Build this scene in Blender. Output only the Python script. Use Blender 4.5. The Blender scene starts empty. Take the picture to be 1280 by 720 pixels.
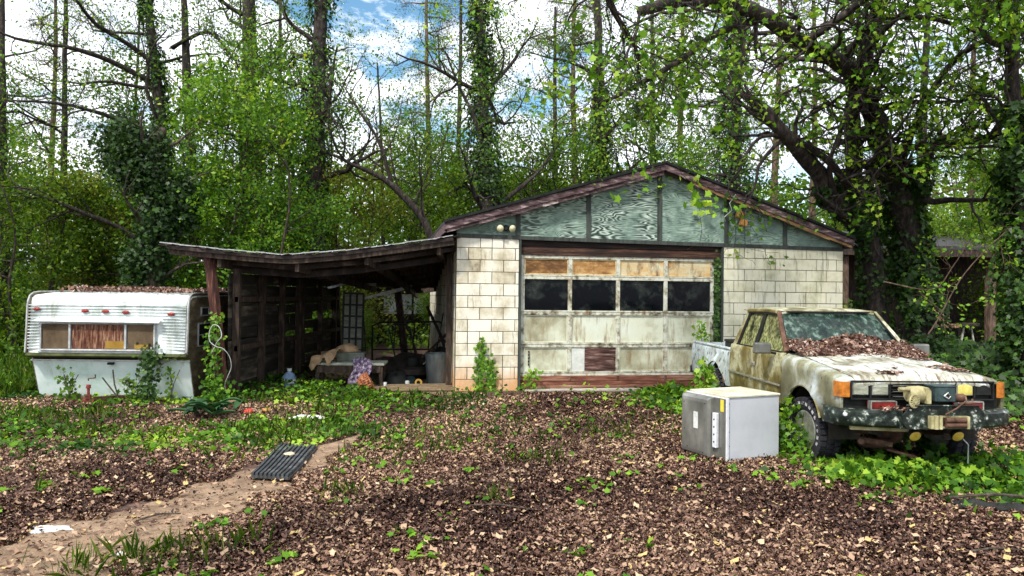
import bpy, math, random
import numpy as np
from mathutils import Matrix, Vector
PI = math.pi
scn = bpy.context.scene
COL = scn.collection
rad = math.radians

# ------------------------------------------------------------------ camera
F = 924.0
CAM_H = 1.6
camd = bpy.data.cameras.new('camera')
cam = bpy.data.objects.new('camera', camd)
COL.objects.link(cam)
scn.camera = cam
camd.sensor_width = 36.0
camd.lens = F / 1280 * 36
camd.clip_start = 0.05
camd.clip_end = 2000
CR = Matrix.Rotation(rad(90.62), 3, 'X') @ Matrix.Rotation(rad(0.63), 3, 'Z')
cam.matrix_world = Matrix.Translation((0, 0, CAM_H)) @ CR.to_4x4()


def at(u, v, Y):
    """point of the photograph's pixel (u, v) at distance Y north of the camera"""
    d = CR @ Vector(((u - 640) / F, -(v - 360) / F, -1))
    return Vector((0, 0, CAM_H)) + d * (Y / d.y)


def gz(x, y):
    """ground height"""
    t = np.clip((np.asarray(y, float) - 8.0) / 3.2, 0, 1)
    t = t * t * (3 - 2 * t)
    b = 0.018 * np.sin(np.asarray(x) * 1.7 + 0.6 * np.asarray(y)) + 0.014 * np.sin(np.asarray(y) * 2.3 - np.asarray(x) * 0.9)
    far = np.clip((np.asarray(y, float) - 26) / 60, 0, 2) * 1.2
    side = np.clip((np.asarray(x, float) - 5.2) / 6, 0, 1) * 0.25
    return -0.06 + 0.06 * t + b * (1 - 0.5 * t) + far + side


# ------------------------------------------------------------------ materials
def new_mat(name):
    m = bpy.data.materials.new(name)
    m.use_nodes = True
    nt = m.node_tree
    nt.nodes.clear()
    return m, nt, nt.nodes, nt.links


def ramp(nd, cols, interp='LINEAR'):
    r = nd.new('ShaderNodeValToRGB')
    r.color_ramp.interpolation = interp
    el = r.color_ramp.elements
    while len(el) > 1:
        el.remove(el[-1])
    for i, (p, c) in enumerate(cols):
        e = el[0] if i == 0 else el.new(p)
        e.position = p
        e.color = (*c, 1)
    return r


def mk(name, cols, scale=5, rough=0.8, bump=0.3, bscale=40, tone=0.0, stretch=(1, 1, 1), metal=0.0, detail=8,
       dist=0.0, bdist=0.01, streak=None, streak_col=None, streak_amt=(0.55, 0.7), zcol=None, zr=(0, 0.6), spec=0.4):
    """a noise driven material; cols is the ramp over noise (+ tone attribute)"""
    m, nt, nd, lk = new_mat(name)
    out = nd.new('ShaderNodeOutputMaterial')
    b = nd.new('ShaderNodeBsdfPrincipled')
    tc = nd.new('ShaderNodeTexCoord')
    mp = nd.new('ShaderNodeMapping')
    mp.inputs['Scale'].default_value = stretch
    lk.new(tc.outputs['Object'], mp.inputs[0])
    n = nd.new('ShaderNodeTexNoise')
    n.inputs['Scale'].default_value = scale
    n.inputs['Detail'].default_value = detail
    n.inputs['Roughness'].default_value = 0.65
    n.inputs['Distortion'].default_value = dist
    lk.new(mp.outputs[0], n.inputs['Vector'])
    fac = n.outputs['Fac']
    if tone:
        a = nd.new('ShaderNodeAttribute')
        a.attribute_name = 'tone'
        s = nd.new('ShaderNodeMath'); s.operation = 'SUBTRACT'; s.inputs[1].default_value = 0.5
        lk.new(a.outputs['Fac'], s.inputs[0])
        mm = nd.new('ShaderNodeMath'); mm.operation = 'MULTIPLY_ADD'
        mm.inputs[1].default_value = tone
        lk.new(s.outputs[0], mm.inputs[0]); lk.new(fac, mm.inputs[2])
        fac = mm.outputs[0]
    r = ramp(nd, cols)
    lk.new(fac, r.inputs[0])
    col = r.outputs['Color']
    if streak_col:
        mp2 = nd.new('ShaderNodeMapping'); mp2.inputs['Scale'].default_value = streak
        lk.new(tc.outputs['Object'], mp2.inputs[0])
        n2 = nd.new('ShaderNodeTexNoise'); n2.inputs['Scale'].default_value = 1; n2.inputs['Detail'].default_value = 7
        n2.inputs['Roughness'].default_value = 0.7
        lk.new(mp2.outputs[0], n2.inputs['Vector'])
        r2 = ramp(nd, [(streak_amt[0], (0, 0, 0)), (streak_amt[1], (1, 1, 1))])
        lk.new(n2.outputs['Fac'], r2.inputs[0])
        mx = nd.new('ShaderNodeMix'); mx.data_type = 'RGBA'
        lk.new(r2.outputs['Color'], mx.inputs[0]); lk.new(col, mx.inputs[6]); mx.inputs[7].default_value = (*streak_col, 1)
        col = mx.outputs[2]
    if zcol:
        sx = nd.new('ShaderNodeSeparateXYZ'); lk.new(tc.outputs['Object'], sx.inputs[0])
        mr = nd.new('ShaderNodeMapRange')
        mr.inputs['From Min'].default_value = zr[1]; mr.inputs['From Max'].default_value = zr[0]
        n3 = nd.new('ShaderNodeTexNoise'); n3.inputs['Scale'].default_value = 3.0; n3.inputs['Detail'].default_value = 6
        lk.new(tc.outputs['Object'], n3.inputs['Vector'])
        ad = nd.new('ShaderNodeMath'); ad.operation = 'MULTIPLY_ADD'; ad.inputs[1].default_value = -(zr[1] - zr[0]) * 1.6
        lk.new(n3.outputs['Fac'], ad.inputs[0]); lk.new(sx.outputs['Z'], ad.inputs[2])
        ad2 = nd.new('ShaderNodeMath'); ad2.operation = 'ADD'; ad2.inputs[1].default_value = (zr[1] - zr[0]) * 0.8
        lk.new(ad.outputs[0], ad2.inputs[0]); lk.new(ad2.outputs[0], mr.inputs['Value'])
        mx = nd.new('ShaderNodeMix'); mx.data_type = 'RGBA'
        lk.new(mr.outputs[0], mx.inputs[0]); lk.new(col, mx.inputs[6]); mx.inputs[7].default_value = (*zcol, 1)
        col = mx.outputs[2]
    lk.new(col, b.inputs['Base Color'])
    b.inputs['Roughness'].default_value = rough
    b.inputs['Metallic'].default_value = metal
    b.inputs['Specular IOR Level'].default_value = spec
    if bump:
        nb = nd.new('ShaderNodeTexNoise'); nb.inputs['Scale'].default_value = bscale; nb.inputs['Detail'].default_value = 6
        lk.new(mp.outputs[0], nb.inputs['Vector'])
        bp = nd.new('ShaderNodeBump'); bp.inputs['Strength'].default_value = bump; bp.inputs['Distance'].default_value = bdist
        lk.new(nb.outputs['Fac'], bp.inputs['Height']); lk.new(bp.outputs[0], b.inputs['Normal'])
    lk.new(b.outputs[0], out.inputs[0])
    return m


def leaf_mat(name, cols, trans=0.35, gloss=0.06, bright=1.5):
    m, nt, nd, lk = new_mat(name)
    out = nd.new('ShaderNodeOutputMaterial')
    a = nd.new('ShaderNodeAttribute'); a.attribute_name = 'tone'
    r = ramp(nd, cols); lk.new(a.outputs['Fac'], r.inputs[0])
    d = nd.new('ShaderNodeBsdfDiffuse'); lk.new(r.outputs[0], d.inputs[0])
    sh = d.outputs[0]
    if trans:
        t = nd.new('ShaderNodeBsdfTranslucent')
        mu = nd.new('ShaderNodeMix'); mu.data_type = 'RGBA'; mu.blend_type = 'MULTIPLY'; mu.inputs[0].default_value = 1
        lk.new(r.outputs[0], mu.inputs[6]); mu.inputs[7].default_value = (bright * 1.1, bright, bright * 0.5, 1)
        lk.new(mu.outputs[2], t.inputs[0])
        mx = nd.new('ShaderNodeMixShader'); mx.inputs[0].default_value = trans
        lk.new(sh, mx.inputs[1]); lk.new(t.outputs[0], mx.inputs[2]); sh = mx.outputs[0]
    if gloss:
        g = nd.new('ShaderNodeBsdfGlossy'); g.inputs['Roughness'].default_value = 0.5; gloss = gloss * 0.3
        mx = nd.new('ShaderNodeMixShader'); mx.inputs[0].default_value = gloss
        lk.new(sh, mx.inputs[1]); lk.new(g.outputs[0], mx.inputs[2]); sh = mx.outputs[0]
    lk.new(sh, out.inputs[0])
    return m


def glass_mat(name, dirt_cols, dirt_scale=6, cover=(0.35, 0.6), body=(0.01, 0.015, 0.013), see=0.35, rough=0.12, stretch=(1, 1, 1), spec=0.5, tint=(0.6, 0.68, 0.64)):
    """old dirty glass: grime in patches over a pane one can partly see through"""
    m, nt, nd, lk = new_mat(name)
    out = nd.new('ShaderNodeOutputMaterial')
    tc = nd.new('ShaderNodeTexCoord')
    mp = nd.new('ShaderNodeMapping'); mp.inputs['Scale'].default_value = stretch
    lk.new(tc.outputs['Object'], mp.inputs[0])
    n = nd.new('ShaderNodeTexNoise'); n.inputs['Scale'].default_value = dirt_scale; n.inputs['Detail'].default_value = 9
    n.inputs['Roughness'].default_value = 0.7
    lk.new(mp.outputs[0], n.inputs['Vector'])
    n2 = nd.new('ShaderNodeTexNoise'); n2.inputs['Scale'].default_value = dirt_scale * 5; n2.inputs['Detail'].default_value = 6
    lk.new(mp.outputs[0], n2.inputs['Vector'])
    rc = ramp(nd, dirt_cols); lk.new(n2.outputs['Fac'], rc.inputs[0])
    rm = ramp(nd, [(cover[0], (0, 0, 0)), (cover[1], (1, 1, 1))]); lk.new(n.outputs['Fac'], rm.inputs[0])
    pg = nd.new('ShaderNodeBsdfPrincipled'); pg.inputs['Base Color'].default_value = (*body, 1)
    pg.inputs['Roughness'].default_value = rough; pg.inputs['Specular IOR Level'].default_value = spec
    tr = nd.new('ShaderNodeBsdfTransparent'); tr.inputs[0].default_value = (*tint, 1)
    m1 = nd.new('ShaderNodeMixShader'); m1.inputs[0].default_value = see
    lk.new(pg.outputs[0], m1.inputs[1]); lk.new(tr.outputs[0], m1.inputs[2])
    pd = nd.new('ShaderNodeBsdfPrincipled'); pd.inputs['Roughness'].default_value = 0.6
    lk.new(rc.outputs[0], pd.inputs['Base Color'])
    m2 = nd.new('ShaderNodeMixShader')
    lk.new(rm.outputs[0], m2.inputs[0]); lk.new(m1.outputs[0], m2.inputs[1]); lk.new(pd.outputs[0], m2.inputs[2])
    lk.new(m2.outputs[0], out.inputs[0])
    return m


def ply_mat(name):
    """weathered green plywood with its wavy grain; the tone of a sheet sets how strongly the grain shows"""
    m, nt, nd, lk = new_mat(name)
    out = nd.new('ShaderNodeOutputMaterial'); b = nd.new('ShaderNodeBsdfPrincipled')
    tc = nd.new('ShaderNodeTexCoord')
    mp = nd.new('ShaderNodeMapping'); mp.inputs['Scale'].default_value = (0.8, 1, 4.2)
    lk.new(tc.outputs['Object'], mp.inputs[0])
    n = nd.new('ShaderNodeTexNoise'); n.inputs['Scale'].default_value = 1.25; n.inputs['Detail'].default_value = 2.5
    n.inputs['Roughness'].default_value = 0.5; n.inputs['Distortion'].default_value = 0.5
    lk.new(mp.outputs[0], n.inputs['Vector'])
    mu = nd.new('ShaderNodeMath'); mu.operation = 'MULTIPLY'; mu.inputs[1].default_value = 120
    lk.new(n.outputs['Fac'], mu.inputs[0])
    si = nd.new('ShaderNodeMath'); si.operation = 'SINE'; lk.new(mu.outputs[0], si.inputs[0])
    a = nd.new('ShaderNodeAttribute'); a.attribute_name = 'tone'
    n5 = nd.new('ShaderNodeTexNoise'); n5.inputs['Scale'].default_value = 2.2; n5.inputs['Detail'].default_value = 4; lk.new(tc.outputs['Object'], n5.inputs['Vector'])
    r5 = ramp(nd, [(0.36, (0.12, 0.12, 0.12)), (0.58, (1, 1, 1))]); lk.new(n5.outputs['Fac'], r5.inputs[0])
    m5 = nd.new('ShaderNodeMath'); m5.operation = 'MULTIPLY'; lk.new(r5.outputs[0], m5.inputs[0]); lk.new(a.outputs['Fac'], m5.inputs[1])
    mr = nd.new('ShaderNodeMath'); mr.operation = 'MULTIPLY'; lk.new(si.outputs[0], mr.inputs[0]); lk.new(m5.outputs[0], mr.inputs[1])
    ra = ramp(nd, [(0.0, (0.02, 0.03, 0.024)), (0.28, (0.085, 0.13, 0.105)), (0.48, (0.19, 0.285, 0.235)), (0.72, (0.38, 0.48, 0.41)), (1.0, (0.70, 0.78, 0.70))])
    ad = nd.new('ShaderNodeMath'); ad.operation = 'MULTIPLY_ADD'; ad.inputs[1].default_value = 0.40; ad.inputs[2].default_value = 0.46
    lk.new(mr.outputs[0], ad.inputs[0])
    n2 = nd.new('ShaderNodeTexNoise'); n2.inputs['Scale'].default_value = 3.5; n2.inputs['Detail'].default_value = 9; n2.inputs['Roughness'].default_value = 0.7
    lk.new(tc.outputs['Object'], n2.inputs['Vector'])
    a2 = nd.new('ShaderNodeMath'); a2.operation = 'MULTIPLY_ADD'; a2.inputs[1].default_value = 0.9
    s2 = nd.new('ShaderNodeMath'); s2.operation = 'SUBTRACT'; s2.inputs[1].default_value = 0.5
    lk.new(n2.outputs['Fac'], s2.inputs[0]); lk.new(s2.outputs[0], a2.inputs[0]); lk.new(ad.outputs[0], a2.inputs[2])
    lk.new(a2.outputs[0], ra.inputs[0]); lk.new(ra.outputs[0], b.inputs['Base Color'])
    b.inputs['Roughness'].default_value = 0.85
    bp = nd.new('ShaderNodeBump'); bp.inputs['Strength'].default_value = 0.4; bp.inputs['Distance'].default_value = 0.006
    lk.new(mr.outputs[0], bp.inputs['Height']); lk.new(bp.outputs[0], b.inputs['Normal'])
    lk.new(b.outputs[0], out.inputs[0])
    return m


M = {}
# garage
M['block'] = mk('block', [(0.24, (0.22, 0.18, 0.11)), (0.40, (0.58, 0.52, 0.38)), (0.53, (0.79, 0.76, 0.64)), (0.8, (0.86, 0.84, 0.75))], scale=2.2,
                tone=0.18, bump=0.5, bscale=60, zcol=(0.66, 0.36, 0.16), zr=(0.0, 0.55), streak=(20, 20, 2.4), streak_col=(0.20, 0.17, 0.11), streak_amt=(0.56, 0.72))
M['block_green'] = mk('block_green', [(0.22, (0.28, 0.26, 0.14)), (0.38, (0.58, 0.56, 0.39)), (0.52, (0.78, 0.75, 0.57)), (0.8, (0.84, 0.82, 0.68))], scale=2.4,
                      tone=0.14, bump=0.5, bscale=60, streak=(13, 13, 1.6), streak_col=(0.16, 0.16, 0.09), streak_amt=(0.54, 0.70))
M['mortar'] = mk('mortar', [(0.35, (0.05, 0.042, 0.028)), (0.7, (0.26, 0.23, 0.16))], scale=4, bump=0.4)
M['ply'] = ply_mat('plywood')
M['batten'] = mk('batten', [(0.3, (0.018, 0.022, 0.02)), (0.7, (0.08, 0.095, 0.085))], scale=4, stretch=(6, 6, 0.6), bump=0.5)
M['fascia'] = mk('fascia', [(0.32, (0.018, 0.010, 0.011)), (0.48, (0.085, 0.048, 0.052)), (0.58, (0.22, 0.15, 0.155)), (0.72, (0.55, 0.47, 0.43))], scale=3.5, stretch=(1.2, 6, 6), bump=0.6, bscale=25, tone=0.2)
M['fascia_tan'] = mk('fascia_tan', [(0.3, (0.05, 0.028, 0.015)), (0.5, (0.26, 0.15, 0.07)), (0.68, (0.48, 0.30, 0.14))], scale=3.5, stretch=(1.0, 6, 7), bump=0.6, bscale=25)
M['soffit'] = mk('soffit', [(0.3, (0.012, 0.009, 0.006)), (0.7, (0.06, 0.04, 0.025))], scale=5, bump=0.4)
M['shingle'] = mk('shingle', [(0.3, (0.016, 0.015, 0.018)), (0.7, (0.07, 0.065, 0.07))], scale=14, bump=0.8, bscale=50)
M['door_frame'] = mk('door_frame', [(0.30, (0.05, 0.035, 0.02)), (0.42, (0.30, 0.28, 0.2)), (0.52, (0.56, 0.56, 0.46)), (0.75, (0.72, 0.74, 0.66))], scale=9, bump=0.5, tone=0.1,
                     streak=(5, 5, 3), streak_col=(0.28, 0.14, 0.05), streak_amt=(0.56, 0.72))
M['panel'] = mk('panel', [(0.22, (0.16, 0.13, 0.06)), (0.40, (0.40, 0.39, 0.27)), (0.56, (0.62, 0.64, 0.50)), (0.8, (0.66, 0.72, 0.64))], scale=1.9, tone=0.2, bump=0.25, bscale=30,
                 streak=(9, 9, 1.5), streak_col=(0.24, 0.15, 0.06), streak_amt=(0.52, 0.72))
M['panel_rust'] = mk('panel_rust', [(0.28, (0.12, 0.055, 0.018)), (0.44, (0.40, 0.21, 0.07)), (0.58, (0.62, 0.43, 0.20)), (0.78, (0.62, 0.58, 0.40))], scale=3.0, tone=0.35, bump=0.25,
                      bscale=30, stretch=(1, 1, 2), streak=(8, 8, 3), streak_col=(0.12, 0.06, 0.025), streak_amt=(0.50, 0.70))
M['redwood'] = mk('redwood', [(0.3, (0.03, 0.014, 0.01)), (0.46, (0.15, 0.05, 0.03)), (0.6, (0.28, 0.12, 0.075)), (0.75, (0.42, 0.28, 0.2))], scale=3, stretch=(0.8, 4, 9), bump=0.8, bscale=18, tone=0.25)
M['header'] = mk('header', [(0.40, (0.008, 0.005, 0.004)), (0.54, (0.035, 0.016, 0.011)), (0.66, (0.11, 0.05, 0.03)), (0.78, (0.28, 0.17, 0.11))], scale=3, stretch=(0.7, 4, 9), bump=0.8, bscale=18, tone=0.2)
M['patch'] = mk('patch', [(0.36, (0.012, 0.006, 0.006)), (0.5, (0.10, 0.045, 0.035)), (0.62, (0.28, 0.17, 0.14)), (0.75, (0.5, 0.4, 0.35))], scale=4, stretch=(0.9, 4, 8), bump=0.9, bscale=14)
M['white_board'] = mk('white_board', [(0.3, (0.45, 0.47, 0.42)), (0.7, (0.78, 0.8, 0.76))], scale=6, bump=0.2)
M['dark'] = mk('dark', [(0.3, (0.006, 0.006, 0.006)), (0.7, (0.025, 0.022, 0.018))], scale=5)
M['pane'] = glass_mat('garage_pane', [(0.3, (0.02, 0.03, 0.025)), (0.7, (0.10, 0.12, 0.10))], 3, (0.48, 0.9), body=(0.003, 0.004, 0.006), see=0.3, rough=0.1, spec=0.12)
M['concrete'] = mk('concrete', [(0.3, (0.28, 0.25, 0.2)), (0.7, (0.55, 0.52, 0.45))], scale=8)
M['lampglass'] = mk('lampglass', [(0.3, (0.5, 0.48, 0.28)), (0.7, (0.75, 0.72, 0.5))], scale=12, rough=0.25)
M['orange_wood'] = mk('orange_wood', [(0.3, (0.3, 0.12, 0.03)), (0.7, (0.66, 0.36, 0.12))], scale=9)
# carport
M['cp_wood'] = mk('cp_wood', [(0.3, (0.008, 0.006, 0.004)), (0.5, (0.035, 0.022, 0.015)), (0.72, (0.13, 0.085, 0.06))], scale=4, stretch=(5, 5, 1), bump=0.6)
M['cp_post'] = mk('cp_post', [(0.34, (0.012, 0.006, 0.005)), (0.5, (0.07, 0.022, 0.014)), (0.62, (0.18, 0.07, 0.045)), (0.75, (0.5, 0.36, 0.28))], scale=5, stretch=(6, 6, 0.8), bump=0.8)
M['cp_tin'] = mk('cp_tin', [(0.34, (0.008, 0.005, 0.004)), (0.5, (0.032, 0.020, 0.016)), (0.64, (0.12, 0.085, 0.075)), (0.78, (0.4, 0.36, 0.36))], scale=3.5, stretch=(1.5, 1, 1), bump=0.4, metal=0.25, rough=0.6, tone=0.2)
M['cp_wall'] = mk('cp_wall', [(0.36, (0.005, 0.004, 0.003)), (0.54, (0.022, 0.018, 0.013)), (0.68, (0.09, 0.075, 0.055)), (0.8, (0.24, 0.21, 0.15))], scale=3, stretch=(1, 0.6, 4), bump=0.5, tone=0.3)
M['white_tube'] = mk('white_tube', [(0.3, (0.3, 0.32, 0.3)), (0.7, (0.66, 0.68, 0.66))], scale=8, rough=0.5)
# trailer
M['tr_skin'] = mk('tr_skin', [(0.25, (0.20, 0.22, 0.19)), (0.42, (0.50, 0.56, 0.54)), (0.55, (0.70, 0.76, 0.75)), (0.8, (0.82, 0.86, 0.85))], scale=3.2, rough=0.45, bump=0.15, tone=0.15,
                   streak=(7, 7, 1.2), streak_col=(0.26, 0.28, 0.22), streak_amt=(0.52, 0.74))
M['tr_low'] = mk('tr_low', [(0.25, (0.40, 0.50, 0.45)), (0.42, (0.64, 0.80, 0.76)), (0.58, (0.78, 0.89, 0.87)), (0.8, (0.88, 0.92, 0.91))], scale=1.6, rough=0.4, bump=0.1,
                  streak=(5, 5, 2), streak_col=(0.28, 0.32, 0.2), streak_amt=(0.54, 0.78))
M['tr_belt'] = mk('tr_belt', [(0.3, (0.03, 0.045, 0.012)), (0.7, (0.15, 0.17, 0.06))], scale=6, tone=0.1)
M['tr_side'] = mk('tr_side', [(0.3, (0.035, 0.026, 0.014)), (0.5, (0.11, 0.085, 0.05)), (0.72, (0.26, 0.21, 0.14))], scale=4, rough=0.6, stretch=(1, 1, 3))
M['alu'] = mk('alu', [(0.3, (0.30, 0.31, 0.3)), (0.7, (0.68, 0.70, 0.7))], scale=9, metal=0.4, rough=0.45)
M['tr_red'] = mk('tr_red', [(0.3, (0.12, 0.01, 0.008)), (0.7, (0.38, 0.05, 0.035))], scale=9, rough=0.35)
M['curtain'] = mk('curtain', [(0.38, (0.10, 0.028, 0.02)), (0.5, (0.28, 0.11, 0.06)), (0.64, (0.62, 0.38, 0.25))], scale=9, stretch=(5, 1, 0.7), bump=0.4)
M['yellow_box'] = mk('yellow_box', [(0.3, (0.42, 0.22, 0.03)), (0.7, (0.75, 0.5, 0.1))], scale=5)
M['tr_pane'] = glass_mat('trailer_pane', [(0.3, (0.16, 0.13, 0.09)), (0.7, (0.3, 0.26, 0.2))], 4, (0.6, 1.1), body=(0.01, 0.01, 0.01), see=0.92, rough=0.1, spec=0.2, tint=(0.93, 0.93, 0.93))
M['red_jack'] = mk('red_jack', [(0.36, (0.05, 0.012, 0.008)), (0.65, (0.34, 0.05, 0.03))], scale=12, rough=0.6)
# truck
def paint(name, lo, mid, hi, scale=2.4, amt=(0.54, 0.7), st=(9, 9, 2.2), spots=(0.04, 0.035, 0.015), tone_z=None):
    return mk(name, [(0.28, lo), (0.46, mid), (0.60, hi), (0.9, hi)], scale=scale, rough=0.5, bump=0.25, bscale=70, bdist=0.003, streak=st, streak_col=spots, streak_amt=amt, spec=0.35, dist=0.4, zcol=(lo if tone_z else None), zr=(tone_z or (0, .6)))


M['p_door'] = paint('p_door', (0.035, 0.028, 0.010), (0.19, 0.15, 0.042), (0.48, 0.47, 0.30), scale=2.6, amt=(0.54, 0.68), st=(26, 26, 18))
M['p_fender'] = paint('p_fender', (0.06, 0.056, 0.026), (0.26, 0.255, 0.16), (0.64, 0.71, 0.73), scale=1.7, amt=(0.56, 0.68), st=(22, 22, 16), spots=(0.09, 0.08, 0.035), tone_z=(0.45, 0.98))
M['p_bed'] = paint('p_bed', (0.18, 0.17, 0.12), (0.44, 0.49, 0.48), (0.66, 0.76, 0.80), scale=3.2, amt=(0.54, 0.64), st=(16, 16, 12), spots=(0.07, 0.05, 0.03))
M['p_hood'] = paint('p_hood', (0.09, 0.08, 0.05), (0.42, 0.42, 0.34), (0.70, 0.75, 0.74), scale=3.4, amt=(0.50, 0.62), st=(26, 3.5, 6), spots=(0.14, 0.10, 0.06))
M['p_roof'] = paint('p_roof', (0.08, 0.07, 0.03), (0.27, 0.25, 0.14), (0.58, 0.58, 0.44), scale=4)
M['blackplastic'] = mk('blackplastic', [(0.3, (0.005, 0.006, 0.006)), (0.7, (0.024, 0.026, 0.024))], scale=9, rough=0.6, spec=0.2)
M['bumper'] = mk('bumper', [(0.40, (0.006, 0.010, 0.008)), (0.54, (0.022, 0.034, 0.027)), (0.60, (0.14, 0.17, 0.14)), (0.66, (0.60, 0.64, 0.58))], scale=15, rough=0.4, bump=0.3, metal=0.2)
M['under'] = mk('under', [(0.3, (0.006, 0.005, 0.004)), (0.7, (0.05, 0.04, 0.03))], scale=7, rough=0.8)
M['rust'] = mk('rust', [(0.3, (0.03, 0.014, 0.008)), (0.55, (0.13, 0.065, 0.04)), (0.75, (0.28, 0.2, 0.15))], scale=10, rough=0.8)
M['rubber'] = mk('rubber', [(0.3, (0.007, 0.007, 0.009)), (0.7, (0.04, 0.04, 0.05))], scale=20, rough=0.7)
M['rubber_white'] = mk('rubber_white', [(0.42, (0.02, 0.02, 0.025)), (0.5, (0.45, 0.42, 0.45)), (0.7, (0.65, 0.62, 0.62))], scale=16, rough=0.6)
M['amber'] = mk('amber', [(0.35, (0.26, 0.075, 0.008)), (0.65, (0.68, 0.24, 0.025))], scale=10, rough=0.25, spec=0.6)
M['lens'] = mk('lens', [(0.3, (0.12, 0.13, 0.08)), (0.55, (0.42, 0.44, 0.34)), (0.7, (0.8, 0.84, 0.78))], scale=5, stretch=(1, 1, 5), rough=0.12, metal=0.3)
M['lens_yellow'] = mk('lens_yellow', [(0.3, (0.40, 0.34, 0.03)), (0.7, (0.82, 0.76, 0.25))], scale=6, rough=0.2)
M['fog'] = mk('fog', [(0.3, (0.5, 0.30, 0.03)), (0.7, (0.85, 0.62, 0.12))], scale=14, rough=0.3)
M['redlens'] = mk('redlens', [(0.3, (0.07, 0.006, 0.006)), (0.7, (0.32, 0.03, 0.025))], scale=9, rough=0.3)
M['winch'] = mk('winch', [(0.3, (0.16, 0.13, 0.05)), (0.55, (0.42, 0.38, 0.2)), (0.75, (0.66, 0.62, 0.38))], scale=8, rough=0.55)
M['teal'] = mk('teal', [(0.3, (0.012, 0.025, 0.027)), (0.7, (0.06, 0.10, 0.10))], scale=9, rough=0.5)
M['chrome'] = mk('chrome', [(0.3, (0.25, 0.24, 0.2)), (0.7, (0.7, 0.7, 0.66))], scale=12, rough=0.3, metal=0.7)
M['windshield'] = glass_mat('windshield', [(0.36, (0.008, 0.03, 0.018)), (0.5, (0.06, 0.15, 0.105)), (0.66, (0.42, 0.56, 0.48))], 3.0, (0.40, 0.95), body=(0.006, 0.016, 0.013), see=0.3, rough=0.14, stretch=(1.4, 1, 1))
M['sidewin'] = glass_mat('sidewin', [(0.35, (0.04, 0.045, 0.01)), (0.5, (0.2, 0.22, 0.07)), (0.65, (0.42, 0.42, 0.2))], 5, (0.38, 0.56), body=(0.02, 0.02, 0.012), see=0.3, rough=0.16)
# oven
M['ov_panel'] = mk('ov_panel', [(0.28, (0.44, 0.46, 0.49)), (0.5, (0.50, 0.525, 0.56)), (0.8, (0.55, 0.575, 0.61))], scale=4, rough=0.4, bump=0.05, streak=(30, 30, 30), streak_col=(0.2, 0.2, 0.2), streak_amt=(0.70, 0.76))
M['ov_top'] = mk('ov_top', [(0.3, (0.34, 0.31, 0.2)), (0.55, (0.60, 0.58, 0.45)), (0.75, (0.74, 0.73, 0.62))], scale=4, rough=0.6)
M['steel'] = mk('steel', [(0.3, (0.13, 0.13, 0.115)), (0.55, (0.29, 0.29, 0.265)), (0.75, (0.5, 0.5, 0.47))], scale=3, rough=0.38, metal=0.65, stretch=(1, 1, 0.6), bump=0.1)
M['ov_white'] = mk('ov_white', [(0.3, (0.55, 0.57, 0.6)), (0.7, (0.78, 0.8, 0.84))], scale=6, rough=0.4)
M['yellow_lab'] = mk('yellow_lab', [(0.3, (0.6, 0.48, 0.03)), (0.7, (0.78, 0.66, 0.08))], scale=5)
# junk
M['tan'] = mk('tan', [(0.3, (0.16, 0.10, 0.05)), (0.7, (0.42, 0.29, 0.17))], scale=7, rough=0.9, bump=0.4)
M['basket'] = mk('basket', [(0.40, (0.10, 0.025, 0.01)), (0.52, (0.34, 0.11, 0.04)), (0.66, (0.6, 0.3, 0.16))], scale=22, rough=0.7, bump=0.8)
M['purple'] = mk('purple', [(0.40, (0.02, 0.012, 0.028)), (0.5, (0.10, 0.07, 0.13)), (0.62, (0.36, 0.31, 0.38))], scale=22, rough=0.9)
M['galv'] = mk('galv', [(0.3, (0.10, 0.12, 0.12)), (0.55, (0.24, 0.27, 0.27)), (0.75, (0.42, 0.46, 0.45))], scale=7, rough=0.5, metal=0.5, stretch=(1, 1, 0.3))
M['blue'] = mk('blue', [(0.3, (0.10, 0.17, 0.3)), (0.7, (0.35, 0.5, 0.7))], scale=9)
M['paper'] = mk('paper', [(0.3, (0.5, 0.52, 0.5)), (0.7, (0.8, 0.82, 0.8))], scale=9, bump=0.4)
M['redplastic'] = mk('redplastic', [(0.3, (0.4, 0.03, 0.02)), (0.7, (0.65, 0.10, 0.06))], scale=9)
M['card'] = mk('card', [(0.3, (0.12, 0.08, 0.045)), (0.7, (0.3, 0.22, 0.13))], scale=6)
M['greengrey'] = mk('greengrey', [(0.3, (0.05, 0.06, 0.05)), (0.7, (0.18, 0.2, 0.16))], scale=6)
M['mat'] = mk('mat', [(0.3, (0.012, 0.014, 0.016)), (0.6, (0.055, 0.06, 0.065)), (0.75, (0.16, 0.17, 0.17))], scale=7, rough=0.5, tone=0.2)
M['brick'] = mk('brick', [(0.3, (0.14, 0.05, 0.03)), (0.7, (0.4, 0.2, 0.13))], scale=12, tone=0.3)
M['floral'] = mk('floral', [(0.4, (0.07, 0.03, 0.018)), (0.5, (0.24, 0.12, 0.07)), (0.6, (0.42, 0.3, 0.2))], scale=16)
M['shedwall'] = mk('shedwall', [(0.3, (0.18, 0.2, 0.15)), (0.55, (0.42, 0.43, 0.36)), (0.75, (0.62, 0.62, 0.56))], scale=4, stretch=(1, 1, 3))
M['bark'] = mk('bark', [(0.3, (0.014, 0.010, 0.008)), (0.5, (0.055, 0.042, 0.032)), (0.72, (0.15, 0.12, 0.09))], scale=7, stretch=(2.5, 2.5, 0.6), bump=0.9, bscale=16, bdist=0.03, rough=0.95)
M['bark_dark'] = mk('bark_dark', [(0.3, (0.007, 0.005, 0.005)), (0.5, (0.03, 0.023, 0.02)), (0.72, (0.10, 0.08, 0.065))], scale=8, stretch=(2, 2, 0.8), bump=0.9, bscale=18, bdist=0.02, rough=0.95)
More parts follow.
